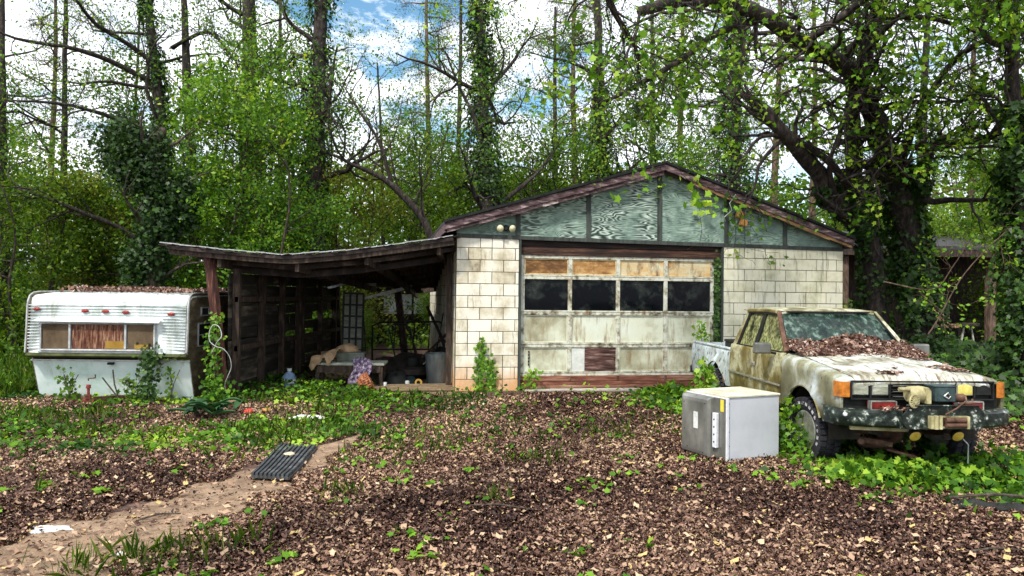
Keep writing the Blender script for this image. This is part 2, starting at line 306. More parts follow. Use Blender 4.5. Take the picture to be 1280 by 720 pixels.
M['bark_pine'] = mk('bark_pine', [(0.3, (0.03, 0.018, 0.012)), (0.5, (0.10, 0.065, 0.045)), (0.72, (0.22, 0.15, 0.11))], scale=7, stretch=(2, 2, 0.6), bump=0.9, bscale=14, bdist=0.03, rough=0.95)
# leaves
M['lf_bright'] = leaf_mat('lf_bright', [(0.0, (0.028, 0.075, 0.004)), (0.4, (0.066, 0.165, 0.012)), (0.75, (0.145, 0.31, 0.024)), (1.0, (0.32, 0.44, 0.04))], 0.42)
M['lf_mid'] = leaf_mat('lf_mid', [(0.0, (0.015, 0.042, 0.004)), (0.45, (0.055, 0.125, 0.008)), (0.8, (0.12, 0.22, 0.016)), (1.0, (0.23, 0.32, 0.035))], 0.38)
M['lf_yellow'] = leaf_mat('lf_yellow', [(0.0, (0.06, 0.085, 0.012)), (0.45, (0.14, 0.18, 0.02)), (0.8, (0.24, 0.27, 0.03)), (1.0, (0.34, 0.27, 0.06))], 0.4)
M['lf_ivy'] = leaf_mat('lf_ivy', [(0.0, (0.010, 0.028, 0.006)), (0.5, (0.025, 0.065, 0.010)), (0.8, (0.055, 0.13, 0.018)), (1.0, (0.11, 0.22, 0.03))], 0.2, 0.10)
M['lf_near'] = leaf_mat('lf_near', [(0.0, (0.014, 0.05, 0.004)), (0.4, (0.055, 0.15, 0.010)), (0.75, (0.15, 0.32, 0.02)), (1.0, (0.34, 0.50, 0.05))], 0.32, 0.06)
M['lf_pine'] = leaf_mat('lf_pine', [(0.0, (0.02, 0.032, 0.010)), (0.6, (0.05, 0.07, 0.02)), (1.0, (0.11, 0.11, 0.04))], 0.2, 0.03)
M['grass'] = leaf_mat('grass', [(0.0, (0.018, 0.05, 0.005)), (0.5, (0.06, 0.13, 0.012)), (0.82, (0.14, 0.23, 0.025)), (1.0, (0.38, 0.33, 0.14))], 0.35, 0.04)
M['litter'] = leaf_mat('litter', [(0.0, (0.014, 0.007, 0.006)), (0.22, (0.05, 0.024, 0.019)), (0.45, (0.165, 0.092, 0.064)), (0.66, (0.34, 0.215, 0.15)), (0.86, (0.48, 0.34, 0.22)), (0.97, (0.60, 0.47, 0.32)), (1.0, (0.52, 0.38, 0.16))], 0.0, 0.06)
M['leafpile'] = leaf_mat('leafpile', [(0.0, (0.03, 0.014, 0.012)), (0.4, (0.12, 0.06, 0.045)), (0.75, (0.30, 0.18, 0.13)), (1.0, (0.62, 0.5, 0.42))], 0.0, 0.06)


# ------------------------------------------------------------------ mesh helpers
class MB:
    def __init__(s):
        s.v = []; s.f = []; s.t = []; s.m = []

    def add(s, vs, fs, tone=0.5, mi=0, X=None):
        o = len(s.v)
        if X is not None:
            vs = [X @ Vector(p) for p in vs]
        s.v += [tuple(p) for p in vs]
        for f in fs:
            s.f.append(tuple(i + o for i in f)); s.t.append(tone); s.m.append(mi)
        return s

    def box(s, x0, x1, y0, y1, z0, z1, tone=0.5, mi=0, X=None):
        vs = [(x, y, z) for z in (z0, z1) for y in (y0, y1) for x in (x0, x1)]
        return s.add(vs, [(0, 2, 3, 1), (4, 5, 7, 6), (0, 1, 5, 4), (1, 3, 7, 5), (3, 2, 6, 7), (2, 0, 4, 6)], tone, mi, X)

    def bar(s, p, q, w, h, tone=0.5, mi=0, up=(0, 0, 1)):
        p = Vector(p); q = Vector(q); d = (q - p); L = d.length; d.normalize()
        up = Vector(up)
        if abs(d.dot(up)) > 0.97: up = Vector((1, 0, 0))
        a = d.cross(up).normalized(); b = a.cross(d).normalized()
        vs = []
        for e in (p, q):
            for sa, sb in ((-1, -1), (1, -1), (1, 1), (-1, 1)):
                vs.append(e + a * (w / 2 * sa) + b * (h / 2 * sb))
        return s.add(vs, [(0, 1, 2, 3), (7, 6, 5, 4), (0, 4, 5, 1), (1, 5, 6, 2), (2, 6, 7, 3), (3, 7, 4, 0)], tone, mi)

    def tube(s, pts, r, n=8, tone=0.5, mi=0, cap=True):
        pts = [Vector(p) for p in pts]
        k = len(pts)
        if not hasattr(r, '__len__'): r = [r] * k
        d0 = (pts[1] - pts[0]).normalized()
        a = d0.orthogonal().normalized()
        vs = []; fs = []
        for i, p in enumerate(pts):
            d = (pts[min(i + 1, k - 1)] - pts[max(i - 1, 0)])
            if d.length < 1e-9: d = d0.copy()
            d.normalize()
            a = (a - d * a.dot(d))
            a = a.normalized() if a.length > 1e-6 else d.orthogonal().normalized()
            b = d.cross(a)
            for j in range(n):
                th = 2 * PI * j / n
                vs.append(p + (a * math.cos(th) + b * math.sin(th)) * r[i])
        for i in range(k - 1):
            for j in range(n):
                j2 = (j + 1) % n
                fs.append((i * n + j, i * n + j2, (i + 1) * n + j2, (i + 1) * n + j))
        if cap:
            fs.append(tuple(range(n - 1, -1, -1))); fs.append(tuple((k - 1) * n + j for j in range(n)))
        return s.add(vs, fs, tone, mi)

    def lathe(s, prof, n=24, X=None, tone=0.5, mi=0, cap=True):
        vs = []; fs = []
        for (r, z) in prof:
            for j in range(n):
                th = 2 * PI * j / n
                vs.append((r * math.cos(th), r * math.sin(th), z))
        k = len(prof)
        for i in range(k - 1):
            for j in range(n):
                j2 = (j + 1) % n
                fs.append((i * n + j, i * n + j2, (i + 1) * n + j2, (i + 1) * n + j))
        if cap:
            fs.append(tuple(range(n - 1, -1, -1))); fs.append(tuple((k - 1) * n + j for j in range(n)))
        return s.add(vs, fs, tone, mi, X)

    def grid(s, P, off=None, tone=0.5, mi=0, closed=False):
        """P[i][j] points; off: a vector (or function of the point) making a shell of it"""
        a = len(P); b = len(P[0])
        vs = [Vector(p) for row in P for p in row]
        fs = [(i * b + j, i * b + j + 1, (i + 1) * b + j + 1, (i + 1) * b + j) for i in range(a - 1) for j in range(b - 1)]
        if off is not None:
            n = len(vs)
            vs2 = [p + Vector(off(p) if callable(off) else off) for p in vs]
            fs += [(n + f[3], n + f[2], n + f[1], n + f[0]) for f in fs]
            ring = [j for j in range(b)] + [i * b + b - 1 for i in range(1, a)] + [(a - 1) * b + j for j in range(b - 2, -1, -1)] + [i * b for i in range(a - 2, 0, -1)]
            for i in range(len(ring)):
                p, q = ring[i], ring[(i + 1) % len(ring)]
                fs.append((q, p, p + n, q + n))
            vs += vs2
        return s.add(vs, fs, tone, mi)

    def prism(s, poly, ext, tone=0.5, mi=0, X=None):
        n = len(poly)
        vs = [Vector(p) for p in poly]; vs += [p + Vector(ext) for p in vs]
        fs = [tuple(range(n)), tuple(range(2 * n - 1, n - 1, -1))] + [((i + 1) % n, i, i + n, (i + 1) % n + n) for i in range(n)]
        return s.add(vs, fs, tone, mi, X)

    def build(s, name, mats, parent=None, smooth=False, bevel=0.0, origin=None, label=None):
        me = bpy.data.meshes.new(name)
        vs = s.v
        if origin is not None:
            ox, oy, oz = origin
            vs = [(x - ox, y - oy, z - oz) for x, y, z in vs]
        me.from_pydata(vs, [], s.f)
        if not isinstance(mats, (list, tuple)): mats = [mats]
        for m in mats: me.materials.append(m)
        n = len(s.f)
        me.polygons.foreach_set('material_index', np.array(s.m, dtype=np.int32))
        at_ = me.attributes.new('tone', 'FLOAT', 'FACE')
        at_.data.foreach_set('value', np.array(s.t, dtype=np.float32))
        me.polygons.foreach_set('use_smooth', np.full(n, bool(smooth)))
        me.update()
        o = bpy.data.objects.new(name, me)
        COL.objects.link(o)
        if smooth and smooth != 'all':
            try:
                me.set_sharp_from_angle(angle=rad(42))
            except Exception:
                pass
        if bevel:
            bm = o.modifiers.new('bevel', 'BEVEL'); bm.width = bevel; bm.segments = 2; bm.limit_method = 'ANGLE'; bm.angle_limit = rad(40)
        if parent is not None: o.parent = parent
        if label: o['label'] = label
        return o


LEAF4 = np.array([(-0.5, 0, 0), (0, -0.32, 0.06), (0.5, 0, 0), (0, 0.32, 0.06)])
GRASS4 = np.array([(-0.022, 0, 0), (0.022, 0, 0), (0.016, 0.10, 0.55), (0.0, 0.36, 0.92), (-0.016, 0.10, 0.55)])
LITTER = np.array([(-0.62, -0.02, 0.16), (-0.14, -0.30, -0.06), (0.34, -0.22, 0.12), (0.58, 0.10, -0.08), (0.06, 0.30, 0.16), (-0.34, 0.20, -0.04)])
IVY = np.array([(0.0, -0.42, 0), (0.30, -0.40, .05), (0.26, -0.12, 0), (0.52, 0.02, -.06), (0.22, 0.16, .03), (0.0, 0.58, -.08), (-0.22, 0.16, .03), (-0.52, 0.02, -.06), (-0.26, -0.12, 0), (-0.30, -0.40, .05)])


class LV:
    """a cloud of leaves kept as arrays"""

    def __init__(s, shape=LEAF4):
        s.shape = shape; s.parts = []; s.tones = []

    def add(s, c, size, tone, rng, nb=(0, 0, 0.6), spin=True, upright=False):
        c = np.asarray(c, float)
        n = len(c)
        if n == 0: return
        sz = np.broadcast_to(np.asarray(size, float), (n,))
        if upright:
            a = rng.uniform(0, 2 * PI, n)
            x = np.stack([np.cos(a), np.sin(a), np.zeros(n)], 1)
            lean = rng.normal(0, 0.42, (n, 3)); z = np.array([0, 0, 1.0]) + lean; z /= np.linalg.norm(z, axis=1)[:, None]
            y = np.cross(z, x); y /= np.linalg.norm(y, axis=1)[:, None]
        else:
            z = rng.normal(0, 1, (n, 3)); z /= np.linalg.norm(z, axis=1)[:, None]
            z = z + np.asarray(nb, float); z /= np.linalg.norm(z, axis=1)[:, None]
            r = rng.normal(0, 1, (n, 3))
            x = np.cross(z, r); x /= np.linalg.norm(x, axis=1)[:, None]
            y = np.cross(z, x)
        S = s.shape
        P = c[:, None, :] + sz[:, None, None] * (S[None, :, 0, None] * x[:, None, :] + S[None, :, 1, None] * y[:, None, :] + S[None, :, 2, None] * z[:, None, :])
        s.parts.append(P); s.tones.append(np.clip(np.broadcast_to(tone, (n,)), 0, 1))

    def build(s, name, m, parent=None, origin=None):
        P = np.concatenate(s.parts); T = np.concatenate(s.tones)
        n, k, _ = P.shape
        if origin is not None: P = P - np.array(origin)
        me = bpy.data.meshes.new(name)
        me.vertices.add(n * k); me.loops.add(n * k); me.polygons.add(n)
        me.vertices.foreach_set('co', P.reshape(-1).astype(np.float32))
        me.loops.foreach_set('vertex_index', np.arange(n * k, dtype=np.int32))
        me.polygons.foreach_set('loop_start', np.arange(0, n * k, k, dtype=np.int32))
        me.materials.append(m)
        a = me.attributes.new('tone', 'FLOAT', 'FACE'); a.data.foreach_set('value', T.astype(np.float32))
        me.update(calc_edges=True)
        o = bpy.data.objects.new(name, me); COL.objects.link(o)
        if parent is not None: o.parent = parent
        return o


def tag(o, label, cat, group=None):
    o['label'] = label; o['category'] = cat
    if group: o['group'] = group
    return o


def thing(name, label, cat, loc=(0, 0, 0), rz=0, group=None):
    o = bpy.data.objects.new(name, None); COL.objects.link(o)
    o.location = loc; o.rotation_euler = (0, 0, rz); o.empty_display_size = 0.2
    return tag(o, label, cat, group)


def kind(o, k, label=None):
    o['kind'] = k
    if label: o['label'] = label
    return o


def dup(o, loc, rz=0, sc=1.0, label=None):
    c = o.copy(); COL.objects.link(c); c.location = loc; c.rotation_euler = (0, 0, rz); c.scale = (sc, sc, sc)
    if label: c['label'] = label
    for ch in list(o.children):
        d = ch.copy(); COL.objects.link(d); d.parent = c
    return c


def fbm(x, y, seed=0):
    """cheap smooth 2-D noise in 0..1"""
    r = np.random.default_rng(seed); v = 0; a = 1; tot = 0
    for k in range(5):
        f = 0.35 * 1.9 ** k
        for _ in range(3):
            th = r.uniform(0, 2 * PI); ph = r.uniform(0, 2 * PI)
            v = v + a * np.sin(f * (x * math.cos(th) + y * math.sin(th)) * 2 + ph + 1.3 * np.sin(f * y + ph)); tot += a
        a *= 0.7
    return 0.5 + 0.9 * v / tot

# ------------------------------------------------------------------ sky, sun
SUN_EL, SUN_AZ = 52.0, 212.0          # the sun stands behind the camera's left shoulder (azimuth clockwise from +Y)
w = bpy.data.worlds.new('World'); scn.world = w; w.use_nodes = True
nt = w.node_tree; nt.nodes.clear()
wo = nt.nodes.new('ShaderNodeOutputWorld'); bg = nt.nodes.new('ShaderNodeBackground')
sky = nt.nodes.new('ShaderNodeTexSky'); sky.sky_type = 'NISHITA'; sky.sun_disc = False
sky.sun_elevation = rad(SUN_EL); sky.sun_rotation = rad(SUN_AZ); sky.air_density = 1.0; sky.dust_density = 0.3; sky.ozone_density = 2.0
tc = nt.nodes.new('ShaderNodeTexCoord')
mp = nt.nodes.new('ShaderNodeMapping'); mp.inputs['Location'].default_value = SKY_OFF if 'SKY_OFF' in globals() else (3.1, 0.4, 0.0); mp.inputs['Scale'].default_value = (1, 1, 2.2)
nt.links.new(tc.outputs['Generated'], mp.inputs[0])
cn = nt.nodes.new('ShaderNodeTexNoise'); cn.inputs['Scale'].default_value = 6.5; cn.inputs['Detail'].default_value = 9; cn.inputs['Roughness'].default_value = 0.68; cn.inputs['Distortion'].default_value = 0.3
nt.links.new(mp.outputs[0], cn.inputs['Vector'])
# a ragged blue gap in the cloud over the carport and a small one over the garage
def gap(d, lo, hi):
    dp = nt.nodes.new('ShaderNodeVectorMath'); dp.operation = 'DOT_PRODUCT'; dp.inputs[1].default_value = Vector(d).normalized()
    nt.links.new(tc.outputs['Generated'], dp.inputs[0])
    mr = nt.nodes.new('ShaderNodeMapRange'); mr.inputs['From Min'].default_value = math.cos(rad(hi)); mr.inputs['From Max'].default_value = math.cos(rad(lo))
    nt.links.new(dp.outputs['Value'], mr.inputs['Value']); return mr.outputs[0]
g1 = gap((-0.16, 1.0, 0.38), 1, 12); g2 = gap((0.06, 1.0, 0.20), 1, 9)
ga = nt.nodes.new('ShaderNodeMath'); ga.operation = 'MULTIPLY_ADD'; ga.inputs[1].default_value = 0.55; nt.links.new(g2, ga.inputs[0]); nt.links.new(g1, ga.inputs[2])
gs_ = nt.nodes.new('ShaderNodeMath'); gs_.operation = 'MULTIPLY_ADD'; gs_.inputs[1].default_value = -0.150
nt.links.new(ga.outputs[0], gs_.inputs[0]); nt.links.new(cn.outputs['Fac'], gs_.inputs[2])
cr = ramp(nt.nodes, [(0.33, (0, 0, 0)), (0.45, (1, 1, 1))]); nt.links.new(gs_.outputs[0], cr.inputs[0])
cb = ramp(nt.nodes, [(0.45, (9.0, 9.6, 10.6)), (0.65, (12.5, 12.6, 12.8)), (0.8, (10.5, 10.7, 11.3))]); nt.links.new(cn.outputs['Fac'], cb.inputs[0])
mx = nt.nodes.new('ShaderNodeMix'); mx.data_type = 'RGBA'
sat = nt.nodes.new('ShaderNodeMix'); sat.data_type = 'RGBA'; sat.blend_type = 'MULTIPLY'; sat.inputs[0].default_value = 1.0
nt.links.new(sky.outputs[0], sat.inputs[6]); sat.inputs[7].default_value = (1.05, 1.38, 1.32, 1)
nt.links.new(cr.outputs[0], mx.inputs[0]); nt.links.new(sat.outputs[2], mx.inputs[6]); nt.links.new(cb.outputs[0], mx.inputs[7])
nt.links.new(mx.outputs[2], bg.inputs[0]); bg.inputs[1].default_value = 0.108
nt.links.new(bg.outputs[0], wo.inputs[0])
sd = bpy.data.lights.new('sun', 'SUN'); sd.energy = 3.3; sd.angle = rad(6); sd.color = (1.0, 0.95, 0.86)
so = bpy.data.objects.new('sun', sd); COL.objects.link(so)
sv = Vector((math.sin(rad(SUN_AZ)) * math.cos(rad(SUN_EL)), math.cos(rad(SUN_AZ)) * math.cos(rad(SUN_EL)), math.sin(rad(SUN_EL))))
so.rotation_euler = sv.to_track_quat('Z', 'Y').to_euler()
so.location = (-5, -5, 12)
vs = scn.view_settings
scn.display_settings.display_device = 'sRGB'
vs.view_transform = 'Standard'; vs.look = 'None'; vs.exposure = 0.5; vs.gamma = 1.0
try: vs.use_curve_mapping = False
except Exception: pass
scn.cycles.max_bounces = 6; scn.cycles.diffuse_bounces = 2; scn.cycles.glossy_bounces = 2; scn.cycles.transmission_bounces = 2
scn.cycles.transparent_max_bounces = 6; scn.cycles.caustics_reflective = False; scn.cycles.caustics_refractive = False
scn.cycles.use_denoising = True

# ------------------------------------------------------------------ ground
M['ground'] = mk('ground', [(0.3, (0.030, 0.016, 0.013)), (0.5, (0.085, 0.047, 0.036)), (0.62, (0.16, 0.095, 0.068)), (0.8, (0.27, 0.18, 0.12))], scale=9, bump=0.9, bscale=35, bdist=0.03, detail=10, rough=0.95)
M['dirt'] = mk('dirt', [(0.3, (0.13, 0.08, 0.052)), (0.5, (0.24, 0.16, 0.10)), (0.68, (0.36, 0.25, 0.165)), (0.85, (0.46, 0.34, 0.23))], scale=5, bump=0.9, bscale=28, bdist=0.03, detail=10, rough=0.95,
               streak=(9, 9, 1), streak_col=(0.10, 0.058, 0.04), streak_amt=(0.55, 0.66))
xs = np.concatenate([np.linspace(-260, -14, 24), np.linspace(-13, 13, 131), np.linspace(14, 260, 24)])
ys = np.concatenate([np.linspace(-60, 2.8, 12), np.linspace(3, 19, 81), np.linspace(20, 60, 21), np.linspace(66, 420, 22)])
g = MB()
g.grid([[(float(x), float(y), float(gz(x, y))) for x in xs] for y in ys])
kind(g.build('ground', M['ground'], smooth='all'), 'structure')


def path_c(y):      # centre line of the worn dirt track
    return np.interp(y, [2.5, 4.4, 5.2, 6.0, 7.0, 8.2, 9.5, 11.0], [-3.5, -2.95, -2.72, -2.42, -2.15, -1.8, -1.6, -1.4])


def path_w(y):
    return np.interp(y, [2.5, 4.4, 5.2, 6.0, 7.0, 7.8, 8.6], [0.74, 0.62, 0.54, 0.46, 0.36, 0.20, 0.04])


pr = np.random.default_rng(5)
rows = []
for y in np.linspace(2.5, 8.6, 80):
    c = float(path_c(y)); hw = float(path_w(y))
    l = c - hw * (1 + 0.22 * math.sin(y * 5.1) + 0.12 * math.sin(y * 13)) ; r = c + hw * (1 + 0.2 * math.sin(y * 4.3 + 1) + 0.12 * math.sin(y * 15))
    rows.append([(x, float(y), float(gz(x, y)) + 0.004) for x in np.linspace(l, r, 14)])
kind(MB().grid(rows).build('path', M['dirt'], smooth='all'), 'structure')
# bare earth at the carport mouth
rows = []
for a in np.linspace(0, 1, 22):
    y = 11.6 + 3.2 * a; c = -1.55 + 0.2 * math.sin(a * 6); hw = (0.75 + 0.2 * math.sin(a * 9)) * math.sin(PI * (0.12 + 0.8 * a))
    rows.append([(x, y, float(gz(x, y)) + 0.006) for x in np.linspace(c - hw, c + hw, 10)])
kind(MB().grid(rows).build('bare_earth', M['dirt'], smooth='all'), 'structure')

rng = np.random.default_rng(11)


def greenness(x, y):
    """0..1: how green the ground is at a spot"""
    g1 = np.clip((y - 6.6) / 2.4, 0, 1.25) * np.clip((1.0 - x) / 2.2, 0, 1)       # band before trailer and carport
    g1 = g1 * np.clip((-1.6 - x) / 2.5 + 0.55, 0.25, 1)
    g2 = np.clip((-3.6 - x) / 2.0, 0, 1) * np.clip((y - 4.5) / 3, 0, 0.75)
    g3 = 0.9 * np.exp(-(((x - 0.1) / 1.3) ** 2 + ((y - 11.6) / 0.7) ** 2))             # at the block pier
    g4 = np.exp(-(((x + 2.25) / 0.42) ** 2 + ((y - 4.75) / 0.4) ** 2)) * 0.6        # clump right of the track
    g5 = 0.30 * np.clip((y - 8) / 3, 0, 1) * np.clip((3.0 - x) / 2, 0, 1)
    v = np.maximum.reduce([g1, g2, g3, g4, g5 * 0.9])
    n = fbm(x * 1.6, y * 1.6, 3)
    return v * np.clip((n - 0.25) * 2.6, 0, 1.2)


def on_path(x, y):
    return np.abs(x - path_c(y)) < path_w(y) * (0.95 + 0.25 * np.sin(x * 9 + y * 7)) * (y < 8.5)


# leaf litter, thick near the camera
lv = LV(LITTER)
y = 3.6 + 14.5 * rng.random(820000) ** 1.75
x = (rng.random(len(y)) * 2 - 1) * (0.92 * y + 0.4)
n = fbm(x * 2.2, y * 2.2, 8)
keep = rng.random(len(y)) < np.clip(0.45 + 1.1 * n, 0.25, 1) * (1 - 0.85 * np.clip(greenness(x, y), 0, 1))
keep &= ~(on_path(x, y) & (rng.random(len(y)) > 0.05))
keep &= ~((y > 11.9 + 0.17 * (x + .93)) & (x > -4.6))
x = x[keep]; y = y[keep]
c = np.stack([x, y, gz(x, y) + rng.uniform(0.004, 0.035, len(x))], 1)
t = np.clip(0.43 + 0.22 * rng.standard_t(4, len(x)) * 0.85 + (fbm(x * 3, y * 3, 4) - 0.5) * 0.5 + (fbm(x * 0.9, y * 0.9, 14) - 0.5) * 0.3, 0, 1)
lv.add(c, (0.011 + 0.031 * rng.random(len(x)) ** 1.8) * np.clip(0.75 + y * 0.05, 1, 1.5), t, rng, nb=(0, 0, 1.3))
# bigger pale single leaves
k = 1500
y = 3.6 + 8 * rng.random(k) ** 1.4; x = (rng.random(k) * 2 - 1) * 0.76 * y
lv.add(np.stack([x, y, gz(x, y) + 0.04], 1), rng.uniform(0.04, 0.075, k), rng.choice([0.7, 0.76, 0.8, 0.6, 0.86, 0.9, 0.72, 1.0], k), rng, nb=(0, 0, 2.6))
kind(lv.build('leaf_litter', M['litter']), 'stuff', 'brown dead leaves covering the yard')

# low creeping ivy and weeds
lv = LV(IVY)
y = 4 + 13 * rng.random(150000) ** 1.15; x = -13.0 + rng.random(len(y)) * 19
gr = greenness(x, y) * np.clip(fbm(x * 2.4 + 9, y * 2.4, 21) * 1.9 - 0.35, 0, 1)
gr = np.where(y < 7.6, gr * 0.35, gr * 1.1)
bare = (np.abs(x + 1.6) < 0.7) & (y > 11.3) & (y < 15)
keep = (rng.random(len(y)) < gr * 0.9) & ~on_path(x, y) & ~bare & ~((y > 12.0 + 0.17 * (x + .93)) & (x > -1.0)) & (np.abs(x) < 0.74 * y)
keep &= ~((y > 12.4) & (x > -4.1) & (x < -0.9) & (rng.random(len(y)) > 0.12))
x = x[keep]; y = y[keep]
hh = 0.02 + 0.15 * rng.random(len(x)) * np.clip((y - 8) / 3, 0.2, 1) * np.where((x < -4.4) & (x > -7.6) & (y > 9.6), 0.35, 1.0)
lv.add(np.stack([x, y, gz(x, y) + hh], 1), rng.uniform(0.035, 0.095, len(x)), np.clip(0.42 + (fbm(x * 3, y * 3, 31) - 0.5) * 1.3 + rng.normal(0, 0.22, len(x)), 0, 1), rng, nb=(0, 0, 1.3))
# sprigs scattered in the brown litter
for _ in range(120):
    yy = 4 + 7 * rng.random(); xx = (rng.random() * 2 - 1) * 0.72 * yy
    if on_path(np.array(xx), np.array(yy)): continue
    k = rng.integers(3, 12); p = rng.normal(0, 0.06, (k, 2)) + (xx, yy)
    lv.add(np.stack([p[:, 0], p[:, 1], gz(p[:, 0], p[:, 1]) + 0.05], 1), rng.uniform(0.03, 0.075, k), rng.uniform(0.3, 0.9, k), rng, nb=(0, 0, 1.5))
kind(lv.build('ground_ivy', M['lf_near']), 'stuff', 'creeping green ground ivy and weeds')

# bright lobed ivy under and around the truck and up behind it
lv = LV(IVY)
def patch(n, cx, cy, sx, sy, h, size=(0.06, 0.13), tone=(0.55, 0.2), base=None):
    x = rng.normal(cx, sx, n); y = rng.normal(cy, sy, n)
    z = gz(x, y) + 0.03 + h * rng.random(n) * np.exp(-(((x - cx) / sx) ** 2 + ((y - cy) / sy) ** 2) * 0.35)
    lv.add(np.stack([x, y, z], 1), rng.uniform(*size, n) * 0.85, np.clip(rng.normal(tone[0] - .05, tone[1] * 1.4, n), 0, 1), rng, nb=(0, -0.3, 0.6))
patch(620, 3.75, 6.75, 0.50, 0.20, 0.20, size=(.04, .12), tone=(0.62, 0.25))
patch(380, 3.35, 7.0, 0.22, 0.25, 0.14, tone=(0.7, 0.2))
patch(650, 4.75, 6.95, 0.55, 0.30, 0.22, tone=(0.38, 0.2))
patch(500, 4.9, 6.3, 0.55, 0.22, 0.10, tone=(0.3, 0.2))
patch(420, 2.98, 7.9, 0.10, 0.25, 0.62, size=(0.05, 0.10), tone=(0.62, 0.2))
patch(420, 2.72, 10.4, 0.16, 0.22, 0.75, tone=(0.8, 0.15))
patch(800, 2.5, 11.3, 0.3, 0.5, 0.30, tone=(0.55, 0.2))
patch(1200, 4.0, 8.4, 0.6, 0.9, 0.25, tone=(0.3, 0.2))
kind(lv.build('truck_ivy', M['lf_near']), 'stuff', 'bright lobed ivy growing round the truck wheels')

# dark ivy bank right of the garage and behind the truck
lv = LV(IVY)
n = 26000
x = rng.uniform(5.0, 14.5, n); y = rng.uniform(8.6, 17, n)
bank = np.clip((y - 9.0 - 0.25 * (x - 5)) / 3.5, 0, 1) * (0.35 + 0.75 * fbm(x * 2, y * 2, 44))
keep = (rng.random(n) < np.clip(bank * 2.2, 0, 1)) & ~((x < 6.3) & (y > 12.6)) & ~((y > 13.6) & (x > 8.2) & (x < 11.0)& (rng.random(n) > 0.5))
x, y, bank = x[keep], y[keep], bank[keep]
z = gz(x, y) + bank * 0.75 * rng.random(len(x)) ** 0.6
lv.add(np.stack([x, y, z], 1), rng.uniform(0.08, 0.15, len(x)), np.clip(rng.normal(0.5, 0.27, len(x)), 0, 1), rng, nb=(0, -0.8, 0.8))
kind(lv.build('ivy_bank', M['lf_ivy']), 'stuff', 'dark ivy ground cover banked up behind the truck')

# grass
lv = LV(GRASS4)
y = 4 + 15 * rng.random(170000) ** 1.1; x = -15 + rng.random(len(y)) * 18
gr = greenness(x, y)
lawn = np.clip((-6.0 - x) / 1.5, 0, 1) * np.clip((y - 8.5) / 2, 0, 1)
gr = np.maximum(gr * 0.55 * (fbm(x * 1.2, y * 1.2, 55) > 0.47), lawn)
keep = (rng.random(len(y)) < gr) & ~((x > -7.4) & (x < -4.4) & (y > 9.9)) & ~on_path(x, y) & (np.abs(x) < 0.76 * y) & ~((y > 11.8) & (x > -4.4))
x = x[keep]; y = y[keep]
lv.add(np.stack([x, y, gz(x, y) - 0.01], 1), rng.uniform(0.09, 0.22, len(x)) + 0.12 * (x < -6.5) * rng.random(len(x)), np.clip(0.5 + rng.normal(0, 0.22, len(x)), 0, 1), rng, upright=True)
for cx, cy, nn, sp in [(-2.25, 4.66, 150, 0.17), (-1.85, 4.85, 60, 0.14), (-2.6, 4.5, 50, .12), (-1.35, 6.1, 60, 0.12), (0.35, 7.6, 90, 0.22), (-0.75, 8.1, 110, 0.25), (-0.1, 6.0, 30, .08), (1.2, 8.8, 90, .3), (2.0, 9.5, 120, .4), (4.2, 10.8, 60, .3)]:
    x = rng.normal(cx, sp, nn); y = rng.normal(cy, sp * 0.8, nn)
    lv.add(np.stack([x, y, gz(x, y) - 0.01], 1), rng.uniform(0.06, 0.2, nn), rng.uniform(0.3, 0.95, nn), rng, upright=True)
kind(lv.build('grass', M['grass']), 'stuff', 'green grass growing at the left and in tufts')

# ------------------------------------------------------------------ garage (local x along the front, y into it, z up)
GA = rad(9.8)
G0 = (-0.93, 12.3, 0.0)
gar = thing('garage', 'cream painted concrete block garage with a low gabled roof and green plywood gable', 'garage', G0, GA)
GX = Matrix.Translation(G0) @ Matrix.Rotation(GA, 4, 'Z')
br = random.Random(4)


def blocks(x0, x1, z0, z1, yf, X=None, first=0.0, tone_base=0.5):
    m = MB()
    nc = int(round((z1 - z0) / 0.2))
    for c in range(nc):
        zz = z0 + c * 0.2
        x = x0 - (0.2 if (c % 2) else 0.0) - first
        while x < x1:
            a = max(x, x0); b = min(x + 0.4, x1)
            if b - a > 0.04:
                if br.random() < 0.13 and b - a > 0.3:   # a half block now and then
                    mid = (a + b) / 2
                    segs = [(a, mid), (mid, b)]
                else: segs = [(a, b)]
                for (p, q) in segs:
                    d = br.uniform(0, 0.0035)
                    m.box(p + 0.0055, q - 0.0055 - br.random() * .004, yf - d, yf + 0.05, zz + 0.005, zz + 0.1955 - br.random() * .003, tone=br.random(), X=X)
            x += 0.4
    return m


# front pier, right front wall, left side wall, back wall
w1 = MB().box(0.004, 1.06, 0.009, 0.20, 0, 2.60, mi=1)
o = blocks(0.0, 1.063, 0, 2.6, 0.0); w1.v, b0 = w1.v, len(w1.v)
w1.add(o.v, o.f); w1.t[-len(o.f):] = o.t
w1.build('block_pier', [M['block'], M['mortar']], gar, bevel=0.004)
w2 = MB().box(4.752, 7.076, 0.009, 0.20, 0, 2.52, mi=1)
o = blocks(4.748, 7.08, -0.08, 2.52, 0.0); w2.add(o.v, o.f); w2.t[-len(o.f):] = o.t
w2.build('block_wall', [M['block_green'], M['mortar']], gar, bevel=0.004)
XL = Matrix.Rotation(-PI / 2, 4, 'Z')           # local x -> -y ; build the side wall then flip
w3 = MB().box(0.009, 0.19, 0.2, 7.0, 0, 2.60, mi=1)
o = blocks(-7.0, -0.21, 0, 2.6, 0.0, X=Matrix.Rotation(-PI / 2, 4, 'Z')); w3.add(o.v, o.f); w3.t[-len(o.f):] = o.t
w3.box(6.9, 7.071, 0.2, 7.0, 0, 2.5, mi=1); w3.box(0.19, 6.9, 6.83, 7.0, 0, 2.5, mi=1)
w3.build('side_wall', [M['block'], M['mortar']], gar)
MB().box(0.19, 6.9, 0.21, 6.83, 0.0, 0.03).build('floor_slab', M['dark'], gar)
